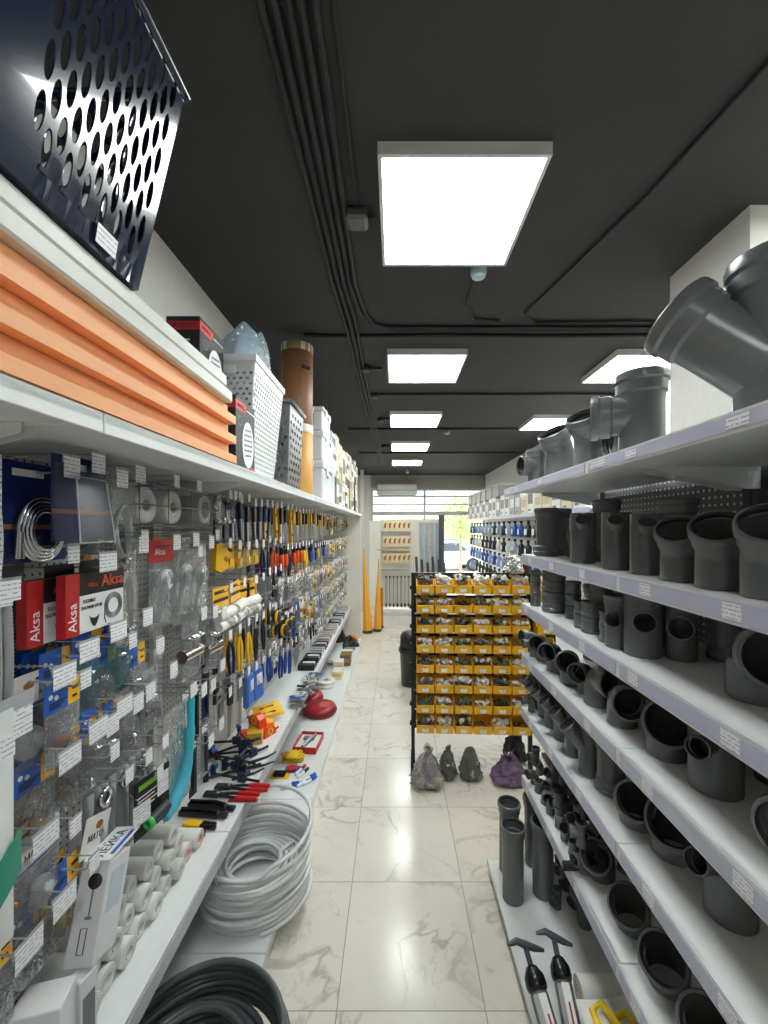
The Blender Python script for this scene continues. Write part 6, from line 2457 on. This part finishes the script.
t = thing('red_disc_case', 'red round zipped case lying on the deck beside the aisle', 'case', (-0.745, 4.05, zK))
MB().lathe([(0, 0), (.15, 0), (.165, .02), (.165, .05), (.15, .075), (.10, .082), (0, .082)], 32).build('case_shell', M('deep_red_plastic', (150, 24, 32), .3), t)
MB().lathe([(.163, .030), (.169, .032), (.169, .038), (.163, .040)], 32, closed=True).build('black_seam', BLACKC, t)
MB().cbox((.0, -.06, .082), (.10, .06, .0835), .0005).build('printed_label', M('pale_red_print', (214, 90, 88), .5), t)
t = thing('red_disc_case', 'dark red round case tucked behind the other red case under the shelf', 'case', (-0.90, 4.32, zK))
MB().lathe([(0, 0), (.13, 0), (.14, .02), (.14, .06), (.12, .085), (0, .09)], 28).build('case_shell', M('deep_red_plastic'), t)
MB().lathe([(.138, .036), (.144, .038), (.144, .044), (.138, .046)], 28, closed=True).build('black_seam', BLACKC, t)

t = thing('tool_box_tray', 'red and white open box with a grey tool on the deck', 'box', (-0.72, 3.44, zK), -.08)
mb = MB().box((-.10, -.13, 0), (.09, .13, .004))
for lo, hi in (((-.10, -.13, 0), (-.097, .13, .055)), ((.087, -.13, 0), (.09, .13, .055)), ((-.10, -.13, 0), (.09, -.127, .055)), ((-.10, .127, 0), (.09, .13, .055))):
    mb.box(lo, hi)
mb.build('red_tray', M('red_tray_card', (196, 44, 44), .5), t)
MB().box((-.095, -.125, .004), (.085, .125, .03)).build('white_insert', WHC, t)
MB().tube([(-.03, -.10, .045), (.0, .0, .05), (.03, .10, .045)], [.014, .02, .012], 10).build('grey_tool', STL, t)
MB().cbox((-.06, .02, .03), (.03, .06, .055), .006).build('tool_head', M('grey_card'), t)
t = thing('price_card', 'tilted white price card beside the red and white box on the deck', 'price tag', (-0.845, 3.45, zK), 0)
MB().box((0, -.05, 0), (.002, .05, .12), rot(0, .35, 0)).build('printed_card', TAGM, t)


def f_glove():
    t = thing('work_glove', '', 'glove')
    mb = MB()
    mb.cbox((-.05, -.04, 0), (.03, .04, .016), .007)
    for i in range(4):
        mb.tube([(.025, -.03 + .02 * i, .009), (.085 - .008 * abs(i - 1.5), -.034 + .0225 * i, .009)], .0085, 8)
    mb.tube([(-.01, .035, .009), (.03, .07, .009)], .009, 8)
    mb.build('glove_fabric', M('yellow_glove', (232, 192, 40), .8), t)
    MB().cbox((-.085, -.036, 0), (-.05, .036, .018), .006).build('cuff', M('yellow_glove_cuff', (206, 160, 36), .8), t)
    return t


KGL = Kind(f_glove)
for i, (dx, dy, dz, a) in enumerate(((-.80, 3.22, 0, .1), (-.82, 3.27, .02, .5), (-.79, 3.20, .04, -.2))):
    KGL.put((dx, dy, zK + dz), 'yellow work glove on the deck near the red and white box, %s of the pile' % ('bottom', 'middle', 'top')[i], (0, 0, a))


def f_marker(m):
    t = thing('marker_pen', '', 'marker')
    X = rot(0, PI / 2, 0)
    MB().lathe([(0, 0), (.010, 0), (.011, .004), (.011, .075), (0, .075)], 12, X @ Matrix.Translation((-.011, 0, 0))).build('barrel', TEXTW, t)
    MB().lathe([(0, .075), (.012, .075), (.012, .125), (.009, .13), (0, .13)], 12, X @ Matrix.Translation((-.011, 0, 0))).build('cap', m, t)
    return t


mk = [('blue', BLUEC), ('green', M('dark_green_cap', (30, 90, 60), .4)), ('red', RH2), ('blue', BLUEC), ('black', BLK)]
KM = {n: Kind(f_marker, m) for n, m in mk}
for i, (c, x, y, a) in enumerate((('red', -.735, 3.02, 1.2), ('green', -.71, 2.985, 1.15), ('blue', -.67, 2.93, .9), ('blue', -.655, 2.90, .9), ('blue', -.69, 2.88, .8), ('blue', -.80, 2.86, .3), ('blue', -.81, 2.90, .2))):
    KM[c].put((x, y, zK), '%s-capped marker pen lying behind the pale pipe coil, %s from the red one' % (c, ORD[i + 1]), (0, 0, a))
t = thing('blister_card', 'blue and red blister card lying on the deck behind the markers', 'packaged tool', (-0.765, 3.10, zK))
MB().box((-.07, -.045, 0), (.07, .045, .002)).build('backing_card', BLUEC, t)
MB().cbox((-.05, -.03, .002), (.02, .03, .022), .006).build('red_piece', REDC, t)
t = thing('blister_card', 'yellow and black blister card lying under the shelf lip by the markers', 'packaged tool', (-0.85, 3.03, zK))
MB().box((-.07, -.045, 0), (.07, .045, .002)).build('backing_card', YELC, t)
MB().cbox((-.05, -.03, .002), (.04, .03, .022), .006).build('black_piece', BLK, t)


def f_spool():
    t = thing('white_spool', '', 'spool')
    MB().lathe([(.03, 0), (.085, 0), (.09, .004), (.09, .03), (.085, .034), (.03, .034)], 28, closed=True).build('wound_tape', M('white_roll_tape', (230, 228, 222), .5), t)
    MB().lathe([(.022, -.0), (.03, -.0), (.03, .036), (.022, .036)], 20, closed=True).build('core', CORE, t)
    return t


KSP = Kind(f_spool)
for i in range(2):
    KSP.put((-0.80, 4.72, zK + .037 * i), 'white flat roll on the deck past the red case, %s of two' % ('lower', 'upper')[i], (0, 0, .2 * i), None, 1.15)
bx = [(-0.70, 5.0, (.12, .16, .10), 'white and yellow', WHC, YELC), (-0.72, 5.22, (.12, .15, .14), 'white', WHC, YELC), (-0.66, 5.5, (.14, .18, .14), 'brown', M('brown_carton', (132, 100, 62), .6), BRN), (-0.84, 5.4, (.12, .14, .10), 'white', WHC, GPR),
      (-0.70, 6.02, (.16, .10, .03), 'flat white', WHC, GPR), (-0.68, 6.14, (.16, .09, .03), 'flat grey', M('grey_card'), GPR)]
for i, (x, y, (a, b, c), nmx, m, b2) in enumerate(bx):
    t = thing('small_carton', '%s carton on the deck toward the far end, %s past the white rolls' % (nmx, ORD[i + 1]), 'box', (x, y, zK))
    MB().cbox((-a / 2, -b / 2, 0), (a / 2, b / 2, c), .003).build('carton', m, t)
    MB().box((a / 2, -b * .4, c * .25), (a / 2 + .001, b * .4, c * .7)).build('printed_panel', b2, t)
    MB().box((-a * .4, -b / 2 - .001, c * .3), (a * .4, -b / 2, c * .7)).build('printed_panel', b2, t)


def cloth(name, label, m, x, y, R, h, seed):
    t = thing(name, label, 'cloth', (x, y, zK))
    rn = random.Random(seed)
    ph = [rn.uniform(0, 6) for _ in range(4)]

    def f(u, v):
        a = 2 * PI * u
        w = math.sin(PI * v * .5)
        rr = R * w * (1 + .25 * math.sin(3 * a + ph[0]) + .12 * math.sin(7 * a + ph[1]))
        return (rr * math.cos(a) * .8, rr * math.sin(a), max(.002, h * (1 - v) ** .7 * (1 + .25 * math.sin(4 * a + ph[2] + 5 * v))))
    MB().grid(f, 36, 12).build('folded_fabric', m, t)
    MB().cbox((-.02, -.01, h * .98), (.02, .02, h * 1.04), .003).build('paper_label', WHC, t)
    return t


cloth('folded_cloth', 'black crumpled cloth item on the deck toward the far end', BLACKC, -0.70, 6.32, .15, .14, 3)
cloth('folded_cloth', 'orange crumpled pack at the far end of the deck', M('orange_cloth', (240, 150, 30), .6), -0.66, 6.62, .08, .10, 5)
cloth('folded_cloth', 'dark crumpled pack behind the orange one at the far end of the deck', M('dark_brown_cloth', (60, 50, 44), .7), -0.88, 6.58, .09, .22, 8)

# ================================================================ floor goods by the bin rack
from mathutils import noise as MN


def sack(name, label, loc, R, h, film, inner, seed, neck=True, lumps=0, squash=1.0):
    """A slumped film bag: wide on the floor, creased, gathered into a tuft at the top."""
    t = thing(name, label, 'bag', loc)
    rn = random.Random(seed)
    off = Vector((seed * 7.3, seed * 3.1, 0))

    def f(k, rough):
        def g(u, v):
            a = 2 * PI * u
            w = min(1.0, (v / .16 + .25)) ** .6 * (1 - .92 * max(0, v - .12) ** 1.5)
            if v > .88:
                w = .20 + .9 * (v - .88)
            d = Vector((math.cos(a) * w, math.sin(a) * w, v * 1.6))
            n = MN.noise(d * 2.6 + off) * .34 + MN.noise(d * 7 + off) * rough + abs(MN.noise(d * 13 + off)) * rough * .7
            q = R * w * (1 + n) * k
            z = h * v * (1 + .18 * MN.noise(d * 2 + off * 2)) * (1 if k == 1 else .92) + (0 if k == 1 else .006)
            return (q * math.cos(a) + R * .15 * v * math.sin(seed), q * squash * math.sin(a), max(.001, z))
        return g
    MB().grid(f(1, .22), 64, 28).build('film', film, t)
    if inner is not None:
        MB().grid(f(.86, .16), 48, 20).build('filling', inner, t)
    for i in range(lumps):
        a, z = rn.uniform(PI * 1.0, PI * 2.0), rn.uniform(.08, .62)
        r = .80 * R * (1 - .9 * max(0, z - .12) ** 1.5)
        X = Matrix.Translation((r * math.cos(a), r * squash * math.sin(a), z * h)) @ Euler((rn.uniform(0, 3), rn.uniform(0, 3), 0)).to_matrix().to_4x4()
        MB().lathe([(.010, -.014), (.013, -.012), (.011, 0), (.013, .012), (.010, .014), (.007, .014), (.007, -.014)], 10, X, closed=True).build('packed_fitting', (GF, WF, DF)[i % 3], t)
    return t


GFILM = clear('grey_bag_film', (222, 224, 226), .3, .42, .7, .2, (150, 150, 146))
BR2 = M('grey_brown_filling', (132, 126, 114), .7, grain=.6, gscale=70)
PUR = M('purple_filling', (170, 134, 180), .7, grain=.45, gscale=24)
sack('plastic_sack', 'grey film sack with purple filling on the floor at the corner of the bin rack', (0.235, 3.09, 0), .115, .27, GFILM, PUR, 1, False, squash=.8)
sack('plastic_sack', 'grey film sack of small fittings, middle one of three under the bin rack', (0.405, 3.19, 0), .07, .23, GFILM, BR2, 2, False, lumps=14)
sack('plastic_sack', 'grey film sack of small fittings, third from the aisle under the bin rack', (0.59, 3.19, 0), .08, .24, GFILM, BR2, 4, False, lumps=18)
t = sack('plastic_sack', 'purple crumpled sack on the floor next to the grey fittings shelving', (0.88, 3.14, 0), .13, .20, clear('purple_film', (222, 208, 226), .3, .5, .8, .25, (164, 136, 172)), PUR, 6, False, squash=.8)
sack('plastic_sack', 'black sack behind the purple one at the shelving foot', (1.0, 3.42, 0), .09, .26, M('black_sack', (30, 30, 32), .4), None, 9)
sack('plastic_sack', 'white bag of bottles standing on top of the bin rack', (0.93, 3.20, 1.586), .075, .17, clear('white_bag_film', (236, 236, 232), .3, .45, .6, .2, (220, 218, 210)), M('mixed_filling', (160, 150, 140), .7, grain=.4, gscale=40), 12)
t = thing('small_bottle', 'small dark red bottle beside the white bag on top of the bin rack', 'bottle', (1.025, 3.20, 1.586))
MB().lathe([(0, 0), (.03, 0), (.032, .01), (.032, .09), (.014, .115), (.014, .13), (0, .13)], 16).build('bottle_body', M('dark_red_bottle', (84, 40, 34), .3), t)
MB().lathe([(0, .13), (.017, .13), (.017, .155), (0, .155)], 14).build('cap', BLK, t)

t = thing('waste_bin', 'dark green-black plastic bin standing on the floor behind the bin rack', 'bin', (0.21, 5.08, 0))
DKB = M('green_black_plastic', (34, 42, 42), .4)
MB().lathe([(0, 0), (.125, 0), (.13, .01), (.15, .40), (.165, .41), (.165, .45), (.15, .455), (.145, .44), (.12, .02), (0, .02)], 32).build('bin_body', DKB, t)
MB().lathe([(0, .64), (.12, .64), (.145, .60), (.15, .46), (.14, .455), (0, .455)], 32).build('lid', DKB, t)

# ---- pipes standing behind the rack
stand = thing('pipe_stand', 'low black stand frame holding upright pipes behind the bin rack', 'stand', (0.52, 4.62, 0))
mb = MB()
for z in (.25, .9):
    mb.tube([(-.27, -.16, z), (.27, -.16, z), (.27, .16, z), (-.27, .16, z)], .012, 6, True)
mb.build('rail_loop', BLKM, stand)
for sx in (-1, 1):
    for sy in (-1, 1):
        MB().tube([(sx * .27, sy * .16, 0), (sx * .27, sy * .16, .92)], .014, 8).build('leg', BLKM, stand)


def f_tube(r, h, m, name):
    t = thing(name, '', 'pipe')
    link('body', sharpen(hollow([(0, 0, 0), (0, 0, h)], r, False, True, 20).mesh('body', m)), t)
    seal_at((0, 0, h), (0, 0, 1), r, t)
    return t


LGP = M('pale_blue_grey_pipe', (176, 186, 192), .3)
DGP = M('slate_pipe', (70, 76, 82), .4)
K1, K2, K3 = Kind(f_tube, .027, 2.0, LGP, 'long_pipe'), Kind(f_tube, .014, 1.62, DGP, 'long_pipe'), Kind(f_tube, .030, 2.08, DGP, 'long_pipe')
for i, px in enumerate((415, 421, 427, 432)):
    q = at_y(px, 600, 4.62)
    K1.put((q.x + .08, 4.67, 0.001), 'tall pale blue-grey pipe standing behind the bin rack, %s of four' % ORD[i + 1])
for i, px in enumerate((405, 411, 416, 421, 424, 428)):
    q = at_y(px, 600, 4.5)
    K2.put((.315 + .062 * i, 4.53 + .035 * (i % 2), 0.001), 'dark pipe leaning behind the bin rack before the pale pipes, %s of six' % ORD[i + 1], (.0, -.05, 0), None, (1, 1, 1 - .02 * (i % 3)))
q = at_y(436, 600, 4.6)
K3.put((0.50, 4.40, 0.001), 'thickest and tallest dark pipe behind the bin rack, beside the window tree', (0, .0, 0))

# ================================================================ white perforated stand with taps
st = thing('tap_display_stand', 'white perforated display stand with hanging taps and hoses near the shop window', 'display stand', (-0.30, 9.3, 0))
PEGS = mat_peg('cream_perforated_board', (224, 218, 206), (120, 112, 104), .05, False, (0, 2))
MB().box((0, 0, .14), (1.30, .02, 2.13)).build('back_board', PEGS, st)
for x in (-.03, .62, 1.30):
    MB().cbox((x, -.01, 0), (x + .03, .03, 2.16), .004).build('upright', LFR, st)
MB().cbox((-.04, -.30, 0), (1.34, -.0, .10), .01).build('base_box', LFR, st)
MB().cbox((-.10, -.16, 1.42), (.62, -.001, 1.445), .004).build('tray_shelf', M('pale_wood_tray', (206, 176, 128), .5), st)
MB().cbox((-.02, -.12, 1.0), (.62, -.001, 1.02), .004).build('tray_shelf', LFR, st)


def f_goldtap():
    t = thing('boxed_tap', '', 'packaged tap')
    MB().box((-.05, 0, -.20), (.05, .003, .02)).build('backing_card', M('cream_tap_card', (226, 210, 178), .5), t)
    MB().tube([(0, -.02, -.04), (0, -.02, -.13)], .018, 10).tube([(0, -.02, -.06), (.02, -.03, -.02), (.03, -.05, -.05)], .009, 8).build('brass_tap', M('golden_metal', (206, 146, 60), .25, metal=.8), t)
    MB().tube([(0, 0, .0), (0, .12, .004)], .003, 6).build('hang_wire', WIRE, t)
    return t


KGT = Kind(f_goldtap)
for r, z in enumerate((2.06, 1.72, 1.34)):
    for i in range(6):
        KGT.put((-0.22 + .105 * i, 9.12, z), 'golden tap on a cream card on the white display stand, %s row, %s along' % (ORD[r + 1], ORD[i + 1]), (0, 0, 0), None, 1.0)
for r in range(5):
    for i in range(2):
        KGT.put((0.76 + .1 * i, 9.12, 2.06 - .26 * r), 'golden tap on the side of the display stand beside the dark pipe, %s row, %s' % (ORD[r + 1], ('inner', 'outer')[i]), (0, 0, 0), None, 1.0)


def f_rod():
    t = thing('shower_rod', '', 'shower rod')
    MB().tube([(0, 0, 0), (0, 0, .72)], .012, 8).build('tube', STL, t)
    MB().cbox((-.02, -.02, .03), (.02, .02, .10), .006).build('lower_clamp', DGREY, t)
    MB().ball((0, -.01, .70), (.02, .02, .03), 10, 6).build('slider', DGREY, t)
    return t


KRD = Kind(f_rod)
for i in range(7):
    KRD.put((-0.20 + .085 * i, 9.22, .13), 'grey rod standing against the lower part of the tap display stand, %s along' % ORD[i + 1])

# ---- yellow rolls and the cream panel by the end of the wall shelving
t = thing('door_leaf', 'narrow white panel standing beside the tap display stand', 'panel', (-0.62, 9.75, 0))
MB().cbox((0, 0, 0), (.30, .04, 2.10), .006).build('panel_board', M('bright_white_panel', (238, 236, 230), .5), t)
MB().cbox((.02, -.006, .02), (.28, .0, 2.06), .004).build('inset_field', M('bright_white_panel'), t)
YR = M('amber_fabric', (244, 170, 50), .7)
for i, (x, y, h, r, lean, lb) in enumerate(((-0.50, 7.55, 1.50, .085, .05, 'tall amber yellow rolled fabric cone leaning past the end of the wall shelving'), (-0.33, 7.66, 1.30, .07, -.02, 'amber yellow rolled fabric cone beside the tallest one'),
                                            (-0.26, 7.9, .78, .035, 0.0, 'short dark yellow pole standing beside the amber rolls'))):
    t = thing('fabric_roll', lb, 'rolled fabric', (x, y, 0.001))
    t.rotation_euler = (0, -lean, 0)
    mb = MB()
    if i < 2:
        mb.grid(lambda u, v: (r * (1 - .88 * v) * (1 + .12 * math.sin(6 * 2 * PI * u)) * math.cos(2 * PI * u), r * (1 - .88 * v) * (1 + .12 * math.sin(6 * 2 * PI * u)) * math.sin(2 * PI * u), h * v), 36, 12)
    else:
        mb.tube([(0, 0, 0), (0, 0, h)], r, 12)
    mb.build('rolled_cover', YR if i < 2 else M('dark_yellow_pole', (190, 130, 40), .5), t)
    if i < 2:
        MB().tube([(0, 0, h * .9), (0, 0, h + .05)], .012, 8).build('pole_tip', WOODH, t)
    MB().lathe([(0, 0), (r * 1.15, 0), (r * 1.15, .05), (0, .05)], 18).build('foot', DGREY, t)

# ================================================================ wall shelf with bottles and boxes on the far side
wsx0, wsx1 = 1.72, XR - .002
ws = thing('wall_shelving_bay', 'white wall shelving on the far side wall carrying grey boxes over blue packs', 'shelving', (0, 0, 0))
MB().box((XR - .02, 3.6, .1), (XR - .003, 9.9, 2.4)).build('back_panel', M('grey_white_back', (206, 206, 204), .5), ws)
MB().cbox((wsx0, 3.6, 2.105), (XR - .021, 9.9, 2.13), .004).build('top_shelf', SHELF, ws)
MB().cbox((wsx0 - .01, 3.6, 2.085), (wsx0 + .0, 9.9, 2.13), .003).build('price_rail', LILAC, ws)
MB().cbox((1.62, 3.6, .55), (XR - .021, 9.9, .58), .004).build('lower_shelf', SHELF, ws)
MB().cbox((1.60, 3.6, .0), (XR - .021, 9.9, .10), .004).build('base_deck', SHELF, ws)
for y in (3.6, 5.7, 7.8, 9.86):
    MB().cbox((XR - .05, y, 0), (XR - .021, y + .03, 2.4), .003).build('upright', SHELF, ws)
KW = [Kind(make_pack, .26, .24, .30, M('grey_carton', (168, 170, 172), .5), PRN[3], 'grey_carton'), Kind(make_pack, .26, .24, .24, CREAM, PRN[0], 'cream_carton'), Kind(make_pack, .26, .24, .33, M('white_carton'), GPR, 'white_carton')]
dn = ('grey', 'cream', 'white')
for i in range(22):
    y = 3.75 + .275 * i
    k = (2, 1, 2, 1, 1, 2, 1, 0, 0, 2, 2, 0, 2, 2, 0, 2, 0, 2, 0, 2, 0, 2)[i]
    KW[k].put((wsx0 + .015, y + .24, 2.131), '%s carton on the far side wall shelf, %s from the grey fittings' % (dn[k], ORD[i + 1] if i < 20 else ('last but one', 'last')[i - 20]), (0, 0, PI))
for i in range(6):
    y = 6.9 + .48 * i
    t = thing('storage_box', 'grey storage box stacked on the far side wall cartons, %s toward the window' % ORD[i + 1], 'storage box', (wsx0 + .02, y, 2.131 + .331))
    MB().cbox((0, 0, 0), (.30, .42, .20), .01).build('tub', M('grey_storage_plastic', (150, 150, 148), .4), t)
    MB().cbox((-.01, -.01, .20), (.31, .43, .225), .005).build('lid', M('pale_lid', (206, 204, 198), .4), t)


def f_bluepack(cm):
    t = thing('bottle_pack', '', 'packaged goods')
    mb = MB().lathe([(0, -.20), (.035, -.20), (.04, -.19), (.04, -.08), (.015, -.05), (.015, -.03), (0, -.03)], 12)
    mb.build('bottle_body', cm, t)
    MB().lathe([(0, -.03), (.019, -.03), (.019, 0), (0, .0)], 10).build('cap', BLK, t)
    MB().box((-.042, -.03, -.17), (-.0405, .03, -.10)).build('paper_label', TEXTW, t)
    MB().tube([(0, 0, 0), (.45, 0, .012)], .003, 5).build('hang_wire', WIRE, t)
    return t


BB = [M('strong_blue_bottle', (44, 88, 172), .35), M('pale_blue_bottle', (150, 178, 214), .35), M('black_bottle', (36, 38, 44), .35), M('white_bottle', (222, 222, 220), .35)]
KBP = [Kind(f_bluepack, m) for m in BB]
bn = ('blue', 'pale blue', 'black', 'white')
for r in range(4):
    for i in range(16):
        y = 4.9 + .31 * i
        k = RND.choice(((0, 1, 1, 2), (3, 2, 1, 0), (0, 1, 0, 1), (2, 3, 2, 1))[r])
        KBP[k].put((1.80, y, 2.04 - .27 * r), '%s bottle pack on the far side wall, %s row, %s from the fittings' % (bn[k], ORD[r + 1], ORD[i + 1]), (0, 0, RND.uniform(-.2, .2)), 'bottle packs hanging on the far side wall', 1.15)
for i in range(3):
    t = thing('white_bag', 'long white soft bag hanging on the far side wall, %s from the fittings end' % ORD[i + 1], 'bag', (1.74, 4.55 - .3 * i, 2.06))
    mb = pillow(MB(), -.10, .10, -.55, .02, .07, 0, 10, 12, .15).build('soft_bag', M('white_soft_pack'), t)
    MB().tube([(0, 0, .01), (.50, 0, .012)], .003, 5).build('hang_wire', WIRE, t)

# ================================================================ outdoors: tree, cars
LEAF = M('sunlit_leaf', (150, 186, 92), .6, grain=.3, gscale=3)
tr = thing('street_tree', 'young green street tree seen through the shop window', 'tree', (2.55, 16.0, -.15))
MB().tube([(0, 0, 0), (.02, 0, 1.2), (.0, .02, 2.2), (.06, 0, 3.0)], [.07, .055, .045, .02], 10).build('trunk', M('tree_bark', (150, 130, 108), .9), tr)
mb = MB()
for i in range(900):
    a, b, q = RND.uniform(0, 6.28), RND.uniform(-1, 1), RND.random() ** .4
    s = math.sqrt(1 - b * b)
    c = Vector((.85 * q * s * math.cos(a), .85 * q * s * math.sin(a), 2.35 + 1.0 * q * b))
    X = Matrix.Translation(c) @ Euler((RND.uniform(0, 3), RND.uniform(0, 3), RND.uniform(0, 3))).to_matrix().to_4x4()
    mb.add([(-.07, 0, 0), (0, -.035, .01), (.07, 0, 0), (0, .035, .01)], [(0, 1, 2, 3)], False, X)
mb.build('leaves', LEAF, tr, recalc=False)


def make_car(bm_):
    t = thing('parked_car', '', 'car')
    side = [(-2.0, .35), (-2.05, .70), (-1.9, .85), (-1.25, .92), (-.75, 1.38), (.65, 1.42), (1.25, .98), (1.95, .85), (2.1, .6), (2.05, .35)]
    mb = MB().prism(side, 1.64, Matrix.Translation((0, .82, 0)) @ rot(PI / 2, 0, 0))
    mb.build('car_body', bm_, t)
    win_ = [(-1.15, .95), (-.70, 1.33), (.60, 1.36), (1.10, .98)]
    MB().prism(win_, 1.66, Matrix.Translation((0, .83, 0)) @ rot(PI / 2, 0, 0)).build('side_window', M('car_glass', (60, 70, 80), .15), t)
    for x in (-1.3, 1.3):
        for y in (-.80, .80):
            w = MB().lathe([(.0, -.10), (.26, -.10), (.32, -.07), (.32, .07), (.26, .10), (0, .10)], 24, axis_to((0, 1, 0), (x, y, .32))).build('wheel', BLK, t)
            MB().lathe([(0, -.108), (.18, -.108), (.18, .108), (0, .108)], 18, axis_to((0, 1, 0), (x, y, .32))).build('hub_cap', STL, w)
    return t


Kind(make_car, M('white_car_paint', (226, 228, 230), .25)).put((2.3, 20.0, -.15), 'white car parked in the street behind the tree', (0, 0, .1))
Kind(make_car, M('pale_blue_car_paint', (110, 146, 190), .25)).put((3.0, 25.0, -.15), 'pale blue car parked farther across the street', (0, 0, .05))

# ================================================================ light, sky, camera
w = bpy.data.worlds.new('sky')
SC.world = w
w.use_nodes = True
bg_ = w.node_tree.nodes['Background']
bg_.inputs[0].default_value = (0.90, 0.96, 1.0, 1)
bg_.inputs[1].default_value = 4.0
sun = bpy.data.lights.new('sun', 'SUN')
sun.energy = 4.0
sun.angle = .02
so = bpy.data.objects.new('sun', sun)
COL.objects.link(so)
so.rotation_euler = (math.radians(38), math.radians(10), math.radians(20))

cam = bpy.data.cameras.new('camera')
cam.sensor_fit = 'AUTO'
cam.sensor_width = 36.0
cam.lens = FOC / 1024 * 36.0
cam.shift_x = -(VX - 384) / 1024
cam.shift_y = (VY - 512) / 1024
cam.clip_start = 0.02
co = bpy.data.objects.new('camera', cam)
COL.objects.link(co)
co.location = (0, 0, EYE)
co.rotation_euler = (PI / 2, 0, 0)
SC.camera = co
vs_ = SC.view_settings
vs_.view_transform = 'Standard'
vs_.look = 'None'
vs_.exposure = 0.12
vs_.gamma = 1.0
vs_.use_curve_mapping = False
